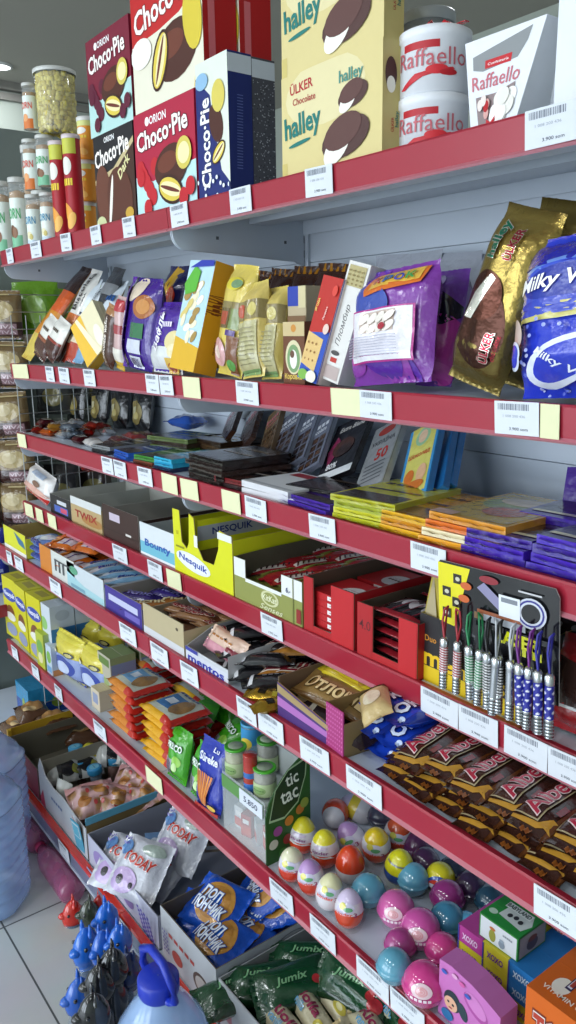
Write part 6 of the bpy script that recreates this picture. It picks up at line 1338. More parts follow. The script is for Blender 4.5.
for k, (px, py, top, mid, low, rot, lb) in enumerate(((352, 852, PU, '#d4cedc', WT, (20, -20, 0), 'lilac and white surprise egg in the third row'), (376, 862, '#d8b81c', WT, '#c8481c', (10, 10, 0), 'gold-topped surprise egg standing in the third row'), (335, 826, WT, OR, OR, (80, 0, 40), 'orange surprise egg lying on its side at the rear left'), (398, 850, '#c8502c', WT, '#c03c1c', (8, 15, 0), 'red and white surprise egg at the rear'), (358, 820, '#c0b8d8', '#d8c03c', WT, (70, 0, -60), 'white and yellow surprise egg lying at the very rear'))):
    x, y, z = onz(px, py, zs6); egg(lb, x, y, z, .0265, .072, top, mid, low, rot, kin if k != 2 else None, k not in (2, 4))
x, y, z = onz(399, 884, zs6); egg('bright yellow toy egg with a blue lower band, in the middle rows', x, y, z + .002, .0255, .066, '#cfc81c', '#cfc81c', '#cfc81c', (0, 10, 0), lambda c: (c.rect(.1, .2, .9, .5, '#2c4a8c'), c.rect(.1, .74, .9, .78, '#7c7a68')), True, 'toy_egg', 'toy egg', 'yellow toy eggs')
x, y, z = onz(440, 892, zs6); egg('bright yellow toy egg with a round blue emblem, right of the blue-banded one', x, y, z + .002, .0255, .052, '#cfc41c', '#cfc41c', '#cfc41c', (0, -5, 0), lambda c: (c.ell(.5, .5, .30, .30, '#24489c'), c.ell(.5, .5, .25, .2, '#c03c2c'), c.rect(.3, .42, .7, .56, '#d0d8e0')), True, 'toy_egg', 'toy egg', 'yellow toy eggs')
def ball(lb, px, py, r, col, art=None, cup=True, zz=None):
    x, y, z = onz(px, py, zs6) if zz is None else (xat(px, zz[0], zs6 + zz[1]), zz[0], zs6 + zz[1])
    o = empty('toy_ball', lb, 'toy ball', 'ribbed toy balls'); o.location = (x, y, z)
    mb = MB(); n = 16; prof = []
    for i in range(n + 1): t = math.pi * i / n; prof.append((max(r * math.sin(t) * (1 + .012 * math.cos(t * 22)), .0002), r - r * math.cos(t)))
    prof.insert(n // 2, (r * 1.05, r * .95)); prof.insert(n // 2 + 1, (r * 1.05, r * .99))
    mb.lathe(prof, 26, 'gloss', col)
    if art: art(Canvas(mb, lambda u, v, l: ((r * math.sin(math.acos(max(-.98, min(.98, 1 - v / r)))) + .0016) * math.cos(-math.pi / 2 + .6 + (u - r) / r), (r * math.sin(math.acos(max(-.98, min(.98, 1 - v / r)))) + .0016) * math.sin(-math.pi / 2 + .6 + (u - r) / r), v), 2 * r, 2 * r, 'gloss', flat=False, lift=.0005))
    b = mb.build('shell', o); 
    if cup: mb = MB(); mb.lathe([(.001, .0004), (r * .75, .0004), (r * .8, .004), (r * 1.14, r * .98), (r * 1.16, r)], 24, 'clearer', '#e4eef0'); mb.build('cup', o)
def lol(c): c.ell(.5, .7, .26, .15, '#e0c4cc'); c.ell(.5, .7, .15, .1, '#d89aa0'); c.text('~', .5, .5, .5, '#f0e0ea')
CY, PK = '#5c9cb4', '#c85c9c'
for a in (('cyan ribbed toy ball behind the fourth front egg', 368, 905, .028, CY, None), ('pink ribbed toy ball with a round picture, right of the cyan one', 396, 925, .030, PK, lol), ('pink ribbed toy ball with pale lettering in the middle', 420, 946, .031, '#c4509a', lol), ('cyan ribbed toy ball at the rail, nearest the price labels', 394, 981, .026, CY, None), ('pink ribbed toy ball with a round picture at the rail', 424, 1002, .031, '#c83c84', lol),
          ('cyan toy ball at the back beside the purple one', 413, 893, .027, CY, None), ('purple toy ball at the back of the shelf', 447, 912, .028, '#8a2c70', None), ('teal toy ball behind the pink lettered one', 447, 935, .028, '#3a7a98', None), ('light cyan toy ball beside the green cube box', 466, 938, .022, '#5aa8cc', None), ('pink toy ball behind the pink bag-shaped box', 442, 965, .026, '#c43c80', None), ('dark violet toy ball at the far back, first', 425, 875, .026, '#4c2850', None), ('dark violet toy ball at the far back, second', 470, 900, .026, '#3c2848', None), ('dark blue-grey toy ball at the far back, third', 452, 885, .026, '#2c3448', None), ('purple toy ball at the far back, beside the yellow eggs', 418, 858, .026, '#5c2c58', None), ('dark teal toy ball at the far back, fourth', 490, 915, .026, '#24485c', None), ('slate toy ball at the far back, beside the red and white egg', 380, 828, .025, '#4a4c60', None), ('magenta toy ball behind the cyan ball at the rail', 400, 958, .024, '#a03c7c', None)): ball(*a)
# boxes at the near end
def cube(f):
    c = f('F'); c.rect(0, 0, 1, 1, '#2a7a34'); c.rect(.03, .03, .97, .93, '#c9ccd0'); c.ell(.35, .36, .09, .26, '#8a8a3c'); c.ell(.35, .66, .08, .07, '#b0683a'); c.ell(.6, .26, .08, .16, '#7c8894'); c.ell(.6, .42, .06, .06, '#8f9ca8'); c.text('~', .75, .7, .25, '#8a9098')
    r = f('R'); r.rect(0, 0, 1, 1, '#2a7a34'); r.rect(.05, .06, .97, .92, '#8c8d94'); r.ell(.5, .4, .2, .26, '#4a4650'); r.ell(.5, .62, .16, .12, '#6a4038')
    t = f('T'); t.rect(0, 0, 1, 1, '#1f8434'); t.ell(.16, .26, .1, .09, '#b4cfb8'); t.poly([(.28, .28), (.9, .2), (.98, .5), (.85, .78), (.5, .8), (.3, .6)], '#c4ccc8')
    t.rect(.22, .6, .85, .8, '#dfe4e0'); t.text('BABYLAND', .53, .70, .58, '#27403a', h=.12, bold=.05)
    for q in ((.48, .42), (.62, .45), (.76, .4)): t.ell(q[0], q[1], .055, .07, '#26282c')
# base layer of small boxes
def xx_(bg, tc):
    def a(f):
        for q in 'FRT': f(q).rect(0, 0, 1, 1, bg)
        f('F').text('XOXO', .5, .45, .62, tc, h=.35, bold=.07); f('F').rect(0, 0, .05, 1, '#3a3c90'); f('R').text('XOXO', .5, .45, .6, tc, h=.35, bold=.07)
    return a
xb = xat(457, .80, zs6); zc = zs6; hb_ = .028; wb = .045
for k, (i, j, bg, tc) in enumerate(((0, 0, '#c8b82c', '#7a2c8c'), (1, 0, '#c9ccd0', '#8a3a90'), (2, 0, '#c4bc30', '#7a2c8c'), (0, 1, '#c0b428', '#6a3090'), (1, 1, '#c4b82c', '#7a2c8c'), (2, 1, '#2c74b4', '#b8d0e0'), (0, 2, '#a83c88', '#e0c0dc'), (1, 2, '#c8bc30', '#6a2c8c'), (2, 2, '#2470b0', '#c8dcec'))):
    o = carton('gum_box', 'small %s gum box under the green cube, %s layer, %s from the left' % ({'#c8b82c': 'yellow', '#c9ccd0': 'white', '#c4bc30': 'yellow', '#c0b428': 'yellow', '#c4b82c': 'yellow', '#2c74b4': 'blue', '#a83c88': 'magenta', '#c8bc30': 'yellow', '#2470b0': 'blue'}[bg], ('bottom', 'middle', 'top')[j], nth[i]), 'gum box', wb - .001, .10, hb_ - .0006, bg, xx_(bg, tc), 'small gum boxes under the green cube')
    put(o, (xb + .022 + i * wb, .80 + .05, zc + j * hb_), (0, 0, 0))
zc2 = zs6 + 3 * hb_
cx0 = xat(479, .805, zc2); cx1 = xat(517, .805, zc2); cwid = cx1 - cx0; chh = zat(912, cx0, .805) - zc2
o = carton('cube_box', 'green cube-shaped toy box with white panels, stacked on small gum boxes', 'toy box', cwid, cwid * .95, chh, '#2a7a34', cube); put(o, (cx0 + cwid / 2, .805 + cwid * .48, zc2 + .0003), (0, 0, 0))
# pink handbag-shaped box
x0 = X6(438, .722); w = xat(498, .722, zs6) - x0; h = zat(957, x0, .722) - zs6
mb = MB(); P = [(0, 0), (w, 0), (w, h * .80), (w * .8, h * .88), (w * .55, h * .96), (w * .2, h), (0, h * .97)]; dpt = .035
A = [(a, 0, b) for a, b in P]; B = [(a, dpt, b) for a, b in P]; mb.face(A, '#c070b4'); mb.face(B[::-1], '#b0609c')
for i in range(len(P)): j = (i + 1) % len(P); mb.face([A[j], A[i], B[i], B[j]], '#b868a8')
c = Canvas(mb, lambda u, v, l: (u, -l, v), w, h); c.ell(.62, .62, .22, .14, '#a84c98', -30); c.ell(.62, .66, .19, .12, '#c87cbc', -30)
c.ell(.24, .42, .14, .17, '#26343c'); c.ell(.42, .38, .07, .14, '#2c4048', 25); c.ell(.22, .36, .11, .12, '#d8a88c'); c.ell(.18, .38, .02, .02, '#2c2c30'); c.ell(.26, .37, .02, .02, '#2c2c30'); c.ell(.22, .30, .03, .012, '#a83c4c'); c.ell(.17, .14, .1, .09, '#2c6a9c')
for q, (a, b, cl) in enumerate(((.1, .84, '#3c5ab0'), (.4, .86, '#c85a9c'), (.28, .9, '#d8a0c8'), (.5, .74, '#3c5ab0'), (.9, .55, '#3c5ab0'))): c.ell(a, b, .05, .035, cl)
for q, (t, cl) in enumerate((('D', '#c83c2c'), ('o', '#d8b82c'), ('l', '#4a9a3c'), ('l', '#2c6ab0'), ('y', '#c83c80'))): c.text(t, .62 + q * .08, .14, .07, cl, h=.12, bold=.1)
o = tag(mb.build('toy_box'), 'pink bag-shaped toy box with a dark-haired girl printed on it', 'toy box'); put(o, (x0, .722, zs6))
# orange toy box and blue ones
def tb(bg, t1, big=False):
    def a(f):
        for q in 'FRT': f(q).rect(0, 0, 1, 1, bg)
        t = f('T'); t.ell(.22, .25, .09, .12, '#e8ddd0'); t.text('TOYBOX', .62, .45, .8, '#d8d8e4', h=.3, bold=.12, outline='#3c2c50', ob=.2)
        for q, (ch_, cl) in enumerate(zip('TOYBOX', ('#a83c2c', '#d8862c', '#2c5cb0', '#3a8a3c', '#c83c2c', '#d8c02c'))): t.text(ch_, .28 + q * .135, .45, .11, cl, h=.26, bold=.1)
        t.text('BIG', .5, .8, .25, '#8a2c1c', bold=.08); t.text('VITAMIN C', .3, .12, .4, '#f0e0d0')
        fr = f('F'); fr.text('TOYBOX', .5, .62, .8, '#e4dcd8', h=.3, bold=.12, outline='#7a2c1c', ob=.18); fr.text('TOYBOX', .5, .62, .8, '#b03c2c', h=.3, bold=.06)
    return a
x0 = xat(524, .74, zs6 + .06); w = XB - .01 - x0
hz = zat(985, x0, .74) - zs6
o = carton('toy_box', 'large orange toy box with coloured block lettering at the near end', 'toy box', w, .13, hz, '#cc6018', tb('#cc6018', 'x')); put(o, (x0 + w / 2, .74 + .065, zs6))
for k, (px, y, zz_) in enumerate(((522, .90, .055), (552, .93, .075))):
    hh = zs6 + zz_; o = carton('toy_box', 'blue toy box with coloured lettering behind the orange one, %s' % ('lower front one', 'upper rear one')[k], 'toy box', .10, .07, .04 if k == 0 else .05, '#2c6cb4', tb('#2c6cb4', 'x'), 'blue toy boxes'); put(o, (xat(px, y, hh) + .03, y + .035, hh))
    mb = MB(); mb.box(-.048, 0, 0, .048, .068, zz_ - .0005, '#2c5c98', 'card'); o = tag(mb.build('carton'), 'blue carton carrying the %s blue toy box' % ('lower front', 'upper rear')[k], 'carton'); put(o, (xat(px, y, hh) + .03, y + .001, zs6))
# ---------------------------------------------------------------- lowest shelf
zs7 = ZS[7]; Y7 = .618
def X7(px, y=.65): return xat(px, y, zs7)
# caramel packs at the far end, blue pack beyond
cpk = None
for k, (x, y, z) in enumerate(((-2.36, .68, 0), (-2.25, .69, 0), (-2.33, .80, 0), (-2.22, .82, 0), (-2.35, .72, .045), (-2.24, .75, .045), (-2.30, .88, .045), (-2.20, .90, .03))):
    lb = 'caramel coloured bakery pack at the far end of the lowest shelf, %s layer, %s' % ('upper' if z else 'lower', ('front left', 'front right', 'rear left', 'rear right')[k % 4])
    if cpk is None: cpk = o = bar(lb, 'bakery_pack', .13, .10, .05, '#5a3c28', lambda c: (c.ell(.45, .5, .32, .32, '#b0824c'), c.ell(.6, .4, .15, .2, '#d8b884'), c.rect(0, 0, .15, 1, '#3a2a24')), 400, 'bakery pack', 'caramel coloured bakery packs', wob=.05); 
    else: o = dup(cpk, lb)
    flat(o, x, y - .03, zs7 + z, .05, jit(k, 30))
# maroon tray and its grey walls
def tray7(lbl, x0, x1, y, d, zt, out, ins, art=None, hb=None, cut=None, side=None):
    w = x1 - x0; hf = zt - zs7; o = tray('display_tray', lbl, w, d, hf, out, ins, hf, cut, art, hb=hb or hf); put(o, (x0 + w / 2, y + d / 2, zs7 + .0002)); return o
tray7('maroon-fronted open carton with plain grey-brown walls, far part of the lowest shelf', -2.19, -1.965, Y7, .34, .215, '#7c2440', '#6f6a5c', lambda f: (f('F').rect(0, 0, 1, 1, '#7c2440').text('~', .5, .6, .5, '#a8788a').rect(.12, .75, .3, .95, '#d0d0cc')))
o = tag((lambda m: (m.box(-.006, 0, 0, .006, .01, .11, '#c9a02c'), m.box(-.006, .01, 0, -.004, .2, .11, '#c9a02c'), m.build('yellow_carton'))[-1])(MB()), 'narrow yellow carton panel standing left of the maroon-fronted carton', 'carton'); put(o, (-2.205, Y7, zs7))
# white carton with a torn front, full of buns, cups and bottles
x0, x1 = -1.955, -1.645; w = x1 - x0; h = .105; d = .36; t = .002; mb = MB()
mb.box(0, 0, 0, w, d, t, '#6f6450')
P = [(0, 0), (1, 0), (1, .82), (.8, .86), (.55, .96), (.35, .9), (.16, 1.0), (.10, 1.22), (.06, 1.34), (.03, 1.2), (0, 1.05)]
A = [(a * w, 0, b * h) for a, b in P]; B = [(a * w, t, b * h) for a, b in P]; mb.face(A, '#b9bec4'); mb.face(B[::-1], '#8f8a7c')
for i in range(len(P)): j = (i + 1) % len(P); mb.face([A[j], A[i], B[i], B[j]], '#c4c6c8')
mb.box(0, t, 0, t, d, h * 1.15, '#8f8a7c', 'card', {'L': '#b9bec4'}); mb.box(w - t, t, 0, w, d, h * 1.0, '#6f5d3c', 'card', {'R': '#6f5d3c'}); mb.box(0, d - t, 0, w, d, h * 1.3, '#6f6654')
mb.box(w - t - .001, t, h * .9, w + .001, d, h * 1.07, '#5a9ab4')
c = Canvas(mb, lambda u, v, l: (u, -l, v), w, h); c.poly([(0, 0), (.12, 0), (.08, .5), (0, .2)], '#a82c50'); c.text('~', .4, .55, .25, '#5a6f9c', rot=0); c.ell(.75, .6, .015, .03, '#3a4a6c'); c.ell(.85, .3, .015, .03, '#3a4a6c')
o = tag(mb.build('display_tray'), 'white carton with a torn pointed front, holding buns, cups and bottles', 'display box'); put(o, (x0, Y7, zs7))
Z = zs7 + .003
# black and white packs at the rear
bw = None
for k, (x, y, z, rz) in enumerate(((.05, .22, .06, 60), (.09, .26, .07, 50), (.04, .14, .05, 75), (.12, .30, .07, 40), (.17, .31, .06, 20), (.22, .33, .06, 10), (.03, .09, .05, 80))):
    lb = 'black and white snack pack in the torn-front carton, %s from the front' % nth[[.22, .26, .14, .30, .31, .33, .09].index(y)]
    lb = 'black and white snack pack in the torn-front carton, %s from the front' % nth[sorted([.22, .26, .14, .30, .31, .33, .09]).index(y)]
    if bw is None: bw = o = bar(lb, 'snack_pack', .11, .07, .035, '#c4c6c4', lambda c: (c.ell(.6, .5, .2, .35, '#1c1c20'), c.rect(.35, 0, .45, 1, '#2a2a2c'), c.rect(0, .0, .2, 1, '#d8d9d6'), c.ell(.8, .4, .1, .2, '#8a8a3c')), 410, 'snack pack', 'black and white snack packs', wob=.05)
    else: o = dup(bw, lb)
    flat(o, x0 + x, Y7 + y - .03, Z + z - .02, .035, rz, -55 + jit(k, 10))
# little blue cups with yellow lids
def cup(lb, x, y, z, lid, body, tilt=(0, 0, 0)):
    o = empty('sweet_cup', lb, 'sweets cup', 'blue sweets cups'); put(o, (x, y, z), tilt)
    mb = MB(); mb.lathe([(.001, 0), (.013, 0), (.018, .05), (.0185, .052)], 20, 'clear', '#b0c0cc'); mb.build('body', o)
    mb = MB(); mb.lathe([(.001, .002), (.012, .002), (.0165, .044), (.001, .046)], 18, 'food', body); mb.build('sweets', o)
    mb = MB(); mb.lathe([(.0195, .050), (.0205, .052), (.0205, .066), (.0195, .068), (.001, .068)], 22, 'plastic', lid); c = Canvas(mb, lambda u, v, l: (-.016 + u, -.016 + v, .0682 + l), .032, .032, 'plastic'); c.ell(.5, .5, .42, .42, '#7ac0dc'); c.text('~', .5, .5, .5, '#2c4a7c'); mb.build('lid', o)
for k, (px, py, lid, bd) in enumerate(((82, 787, '#3a9ad0', '#6a3c2c'), (98, 792, '#3a96cc', '#5a6a7c'), (112, 783, '#3a9ad0', '#8a5a4c'), (88, 775, '#3a9ad0', '#7c5040'), (124, 778, '#2c7cb0', '#7a3c34'), (78, 772, '#48a0d0', '#7c5040'))):
    x, y, z = onz(px, py - 6, Z + .02); cup('sweets cup with a bright blue lid, %s from the left' % nth[sorted([82, 98, 112, 88, 124, 78]).index(px)], x, y, Z + .012, lid, bd, (jit(k, 8), jit(k + 3, 8), 0))
for k, (px, py) in enumerate(((80, 752), (92, 750), (102, 744), (88, 744))):
    x, y, z = onz(px, py, Z + .09); mb = MB(); mb.lathe([(.001, 0), (.018, 0), (.021, .01), (.019, .022), (.012, .03), (.001, .033)], 20, 'gloss', '#c4b82c'); mb.lathe([(.013, -.03), (.018, 0)], 16, 'gloss', '#d0cfc4')
    o = tag(mb.build('sweet_cup'), 'sweets cup with a domed yellow lid behind the blue ones, %s' % ('left', 'middle', 'rightmost', 'rear')[k], 'sweets cup', 'yellow domed sweets cups'); put(o, (x, y, Z + .06), (jit(k, 10), 10, 0))
o = pouch('drink_pouch', 'white and yellow squeeze pouch at the front of the torn-front carton', 'drink pouch', .05, .11, .03, '#c9cac4', lambda c: (c.rect(0, 0, 1, .5, '#c4c41c'), c.rect(.4, .15, .6, .6, '#a83c2c')), axis='v', seed=420); put(o, (x0 + .09, Y7 + .03, Z + .002), (8, 12, 30))
# pink bags of buns
bn = None
for k, (px, py, rz) in enumerate(((82, 820, 40), (105, 815, 20), (92, 842, 60), (120, 800, 10), (130, 832, 30), (150, 815, -10), (108, 836, 80), (140, 797, 40))):
    x, y, z = onz(px, py, Z + .065)
    lb = 'pink and clear bag of small brown buns, %s from the left' % nth[sorted([82, 105, 92, 120, 130, 150, 108, 140]).index(px)]
    if bn is None:
        bn = o = pouch('bun_bag', lb, 'bag of buns', .12, .10, .05, (lambda u, v: '#c8a0a0' if (math.sin(u * 14) * math.cos(v * 11 + 1) > -.1) else '#a07850'), lambda c: (c.ell(.3, .35, .14, .17, '#a86c34'), c.ell(.68, .6, .15, .18, '#b07838'), c.poly([(0, .75), (.5, .8), (1, .72), (1, .92), (0, .95)], '#cc9494'), c.ell(.5, .2, .04, .05, '#b03c3c'), c.ell(.4, .6, .04, .05, '#b84440'), c.ell(.8, .25, .04, .05, '#b84440')), 'pink bags of buns', 'film', 'u', .1, 430, .09, p=.5)
    else: o = dup(bn, lb)
    x = min(max(x, x0 + .075), x1 - .055); y = max(y, Y7 + .085); flat(o, x, y - .03, Z + .025 + (.02 if k > 3 else 0), .05, rz, -75 + jit(k, 12))
# turquoise flap
o = tag((lambda m: (m.box(0, 0, 0, .04, .002, .085, '#4a9cb8', cols={'B': '#8a744c'}), m.box(.003, -.0005, .04, .037, 0, .08, '#c4ccd0'), m.box(.006, -.001, .044, .034, -.0005, .076, '#5aa4bc'), m.build('folded_strip'))[-1])(MB()), 'turquoise and white carton flap folded outward over the shelf edge', 'carton flap'); put(o, (-1.70, Y7 - .004, zs7 + .01), (8, 0, 6))
# tray of white ring-sweet bags
o = tray7('clear and lilac display tray of white bags with a gingham corner', -1.635, -1.285, Y7, .38, .20, '#b0b2c4', '#8f92a0', lambda f: (f('F').ell(.2, .5, .12, .3, '#8c7cb0').ell(.45, .6, .1, .2, '#c9cad4').ell(.6, .4, .08, .2, '#7c6ca0'), [f('F').rect(.8 + (q % 4) * .045, (q // 4) * .14, .825 + (q % 4) * .045, (q // 4) * .14 + .08, '#4a3c90') for q in range(28)], f('F').rect(.05, .05, .3, .12, '#7c8cb0')), hb=.06)
def td(c):
    c.text('TODAY', .52, .60, .62, '#b8382c', h=.16, bold=.07, outline='#e4d8dc', ob=.12, rot=-8); c.ell(.35, .25, .28, .2, '#b8a0cc'); c.ell(.3, .24, .07, .08, '#1f1c28'); c.ell(.55, .2, .04, .05, '#2a2430'); c.ell(.15, .75, .14, .13, '#5c84b8'); c.ell(.7, .82, .22, .1, '#8f9c94')
    for q in range(8): c.rect((q % 4) * .05, .8 + (q // 4) * .08, (q % 4) * .05 + .025, .84 + (q // 4) * .08, '#5a4ca0')
td0 = None
for k, (px, py, z, rz, ti, lb) in enumerate(((134, 888, .05, 24, -50, 'front one'), (176, 858, .06, 20, -48, 'right one, further back'), (150, 880, .02, 10, -60, 'one beneath the front pair'), (118, 880, .02, 30, -60, 'left one below the others'))):
    l = 'white bag with red lettering in the lilac tray, ' + lb
    if td0 is None: td0 = o = pouch('sweets_bag', l, 'sweets bag', .13, .13, .04, '#bcbec8', td, 'white bags with red lettering', 'film', 'u', .07, 440, .04, p=.5)
    else: o = dup(td0, l)
    x, y, q = onz(px, py, Z + z + .02); put(o, (x, y - .02, Z + z), (ti, 0, rz))
mb = MB(); mb.lathe([(.001, 0), (.03, 0), (.035, .05), (.037, .052), (.037, .062), (.001, .064)], 26, 'plastic', '#1c1c20'); o = tag(mb.build('dark_tub'), 'glossy black round tub behind the white sweets bags', 'tub'); x, y, z = onz(207, 850, Z); put(o, (x, .93, Z))
mb = MB(); 
for k in range(6):
    mb.box(k * .045, 0, 0, k * .045 + .043, .002, .055, ('#5c7a9c', '#8a5a44', '#4a5c90', '#9c8a78', '#3c4a80', '#a0522c')[k]); cc = Canvas(mb, lambda u, v, l, k=k: (k * .045 + u, -l, v), .043, .055); cc.ell(.5, .5, .3, .3, ('#b0b8c0', '#c4a88c', '#7c8cb8', '#6a4c3c', '#c08a4c', '#d0c8b8')[k]); cc.rect(.1, .1, .9, .25, '#d0d4d8')
o = tag(mb.build('printed_strip'), 'picture-printed cardboard strip along the tray rim before the blue biscuit packs', 'cardboard strip'); put(o, (-1.50, .70, zs7 + .055), (-20, 0, 60))
# big white tray of blue ring biscuit packs
x0, x1 = -1.27, -1.06; w = x1 - x0; dz = .238 - zs7; 
def dn(f):
    c = f('F'); c.rect(0, 0, 1, 1, '#b6b9be'); c.ell(.75, .35, .16, .2, '#5a4a44'); c.ell(.75, .35, .12, .15, '#b0a8a4'); c.text('~', .4, .6, .5, '#b04a44'); c.ell(.3, .3, .1, .12, '#a84c44'); [c.rect(.05 + q % 3 * .04, .2 + q // 3 * .08, .07 + q % 3 * .04, .24 + q // 3 * .08, '#6a5c9c') for q in range(18)]
    r = f('R'); r.rect(0, 0, 1, 1, '#b4b8c0'); r.ell(.52, .62, .16, .30, '#7c8088'); r.ell(.52, .62, .15, .28, '#b0b4ba'); r.ell(.52, .6, .1, .18, '#8f9298'); r.rect(.06, .72, .16, .8, '#a06a78')
o = tray7('large white display tray of blue ring-biscuit packs', x0, x1, Y7, .33, .238, '#b6b9be', '#5c5348', dn)
mb = MB(); mb.box(-w/2 + .004, -.155, 0, w/2 - .004, .155, .055, '#2458b0'); o = tag(mb.build('inner_carton'), 'lower layer carton under the blue ring-biscuit packs', 'carton'); put(o, (x0 + w/2, Y7 + .165, zs7 + .003))
def don(c):
    c.ell(.52, .48, .34, .4, '#c08a3c', 10); c.ell(.52, .48, .27, .32, '#a87430', 10); c.ell(.54, .5, .10, .12, '#1c58b8'); c.text('ПОП', .42, .58, .36, '#dfe6f0', h=.2, bold=.08, outline='#1c4a9c', ob=.15, rot=-6); c.text('ПОНЧИК', .48, .34, .62, '#dfe6f0', h=.2, bold=.08, outline='#1c4a9c', ob=.15, rot=-6)
dn0 = None
for k, (px, py, z, rz, ti, lb) in enumerate(((222, 915, .075, 18, -68, 'large one in the middle'), (188, 925, .055, 40, -80, 'left front one'), (210, 950, .062, 10, -78, 'front one by the near wall'), (250, 880, .07, -30, -60, 'upper right one'), (262, 915, .06, 20, -75, 'right one at the rail'), (240, 930, .055, -10, -85, 'right front one'), (275, 900, .062, -40, -70, 'rear right one'))):
    l = 'bright blue ring-biscuit pack in the large white tray, ' + lb
    if dn0 is None: dn0 = o = pouch('biscuit_pack', l, 'biscuit pack', .125, .11, .035, '#1c50b8', don, 'blue ring-biscuit packs', 'film', 'u', .08, 450, .03, p=.4)
    else: o = dup(dn0, l)
    x, y, q = onz(px, py, Z + z + .012); x = min(max(x, x0 + .065), x1 - .06); y = max(y, Y7 + (.06 if z > .06 else .10)); flat(o, x, y - .05, Z + z - .012, .035, rz, ti)
# white tray of green packs and cream rolls
x0, x1 = -1.052, -.72; w = x1 - x0
o = tray7('white display tray of dark green packs and cream wafer rolls', x0, x1, Y7, .30, .226, '#b9bcc0', '#9fa2a6', lambda f: f('F').rect(.03, .3, .12, .8, '#b07a84'), hb=.115)
mb = MB(); mb.box(-w/2 + .004, -.14, 0, w/2 - .004, .14, .05, '#1f4a2c'); o = tag(mb.build('inner_carton'), 'lower layer carton under the dark green packs', 'carton'); put(o, (x0 + w/2, Y7 + .15, zs7 + .003))
def gk(c): c.rect(0, 0, 1, .15, '#0c3018'); c.text('Jumix', .45, .6, .36, '#7cae80', h=.2, shear=.2, bold=.04); c.ell(.8, .3, .08, .15, '#a8242c'); c.ell(.72, .45, .05, .1, '#b02c30')
gk0 = None
for k, (x, y, z, rz, ti) in enumerate(((.05, .08, .055, 60, -75), (.10, .12, .06, 75, -60), (.16, .17, .075, 20, -50), (.06, .17, .06, 50, -75), (.22, .20, .075, -20, -55), (.15, .24, .06, 10, -70), (.03, .05, .05, 80, -85))):
    l = 'dark green foil wafer pack in the near white tray, %s from its front' % nth[sorted([.08, .12, .17, .1701, .20, .24, .05]).index(.1701 if k == 3 else y)]
    if gk0 is None: gk0 = o = pouch('wafer_pack', l, 'wafer pack', .16, .08, .04, '#0d3f22', gk, 'dark green foil packs', 'film', 'u', .07, 460, .05, p=.5)
    else: o = dup(gk0, l)
    flat(o, x0 + x + .03, Y7 + y - .03, Z + z, .04, rz, ti)
def ri(c): c.text('Riolla', .42, .58, .55, '#8c2c4c', h=.36, bold=.07); c.text('vanilla', .35, .25, .3, '#5a9ac0', bold=.03); c.ell(.82, .35, .1, .2, '#c4b44c'); c.ell(.82, .35, .05, .1, '#e0d8a0'); c.rect(0, 0, .05, 1, '#c9b484')
ri0 = None
for k, (px, py, z, rz) in enumerate(((338, 985, .10, -28), (350, 1000, .085, -32), (372, 985, .09, -35), (300, 1010, .085, -50), (320, 1016, .075, -40), (390, 1000, .08, -30), (286, 1000, .08, -60))):
    l = 'cream wafer roll with wine-red lettering, %s from the left' % nth[sorted([338, 350, 372, 300, 320, 390, 286]).index(px)]
    if ri0 is None: ri0 = o = bar(l, 'wafer_roll', .14, .045, .035, '#c9bfa0', ri, 470, 'wafer roll', 'cream wafer rolls', crimp=.06)
    else: o = dup(ri0, l)
    i = sorted([338, 350, 372, 300, 320, 390, 286]).index(px); flat(o, (-.90 if i < 3 else -.775) - (i % 3) * .008, (.64, .69, .74, .638, .685, .735, .785)[i], Z + (.062, .066, .07, .075, .078, .08, .085)[i], .035, -6 + jit(k, 7), -80)
# ---------------------------------------------------------------- on the floor
def bottle5(lb, x, y, s=1.0, col='#98b6e2', cap='#2c58b8', hh=.36, r=.088):
    o = empty('water_bottle', lb, 'water bottle', 'big water bottles'); o.location = (x, y, 0)
    mb = MB(); q = [(.001, .004), (r * .8, 0), (r * .97, .012), (r, .03)]
    z = .03
    while z < hh * .72: q += [(r, z + .006), (r * .955, z + .014), (r * .955, z + .018), (r, z + .026)]; z += .028
    q += [(r * .98, hh * .76), (r * .8, hh * .86), (r * .45, hh * .95), (.021, hh * .985), (.021, hh)]
    def fn(u, v):
        i = min(int(v * (len(q) - 1)), len(q) - 2); f = v * (len(q) - 1) - i; rr_ = q[i][0] + (q[i + 1][0] - q[i][0]) * f; a = 6.2832 * u; sq_ = 1 + .06 * math.cos(4 * a); return (rr_ * sq_ * math.cos(a), rr_ * sq_ * math.sin(a), q[i][1] + (q[i + 1][1] - q[i][1]) * f)
    mb.grid(fn, 40, len(q) - 1, col, 'water', True, True); mb.build('body', o)
    mb = MB(); mb.lathe([(.024, hh - .004), (.025, hh), (.025, hh + .018), (.022, hh + .021), (.001, hh + .021)], 24, 'plastic', cap); mb.build('cap', o)
    mb = MB(); mb.tube([(.026, 0, hh - .01), (.05, 0, hh + .03), (.03, .0, hh + .055), (-.03, 0, hh + .055), (-.05, 0, hh + .03), (-.026, 0, hh - .01)], .006, cap, 'plastic', 8); mb.build('handle', o)
    return o
bottle5('big ribbed clear water bottle on the floor left of the shelving', -1.80, .43)
bottle5('second big ribbed clear water bottle behind the front one on the floor', -1.98, .50)
bottle5('third big ribbed clear water bottle at the far end of the floor row', -2.16, .44)
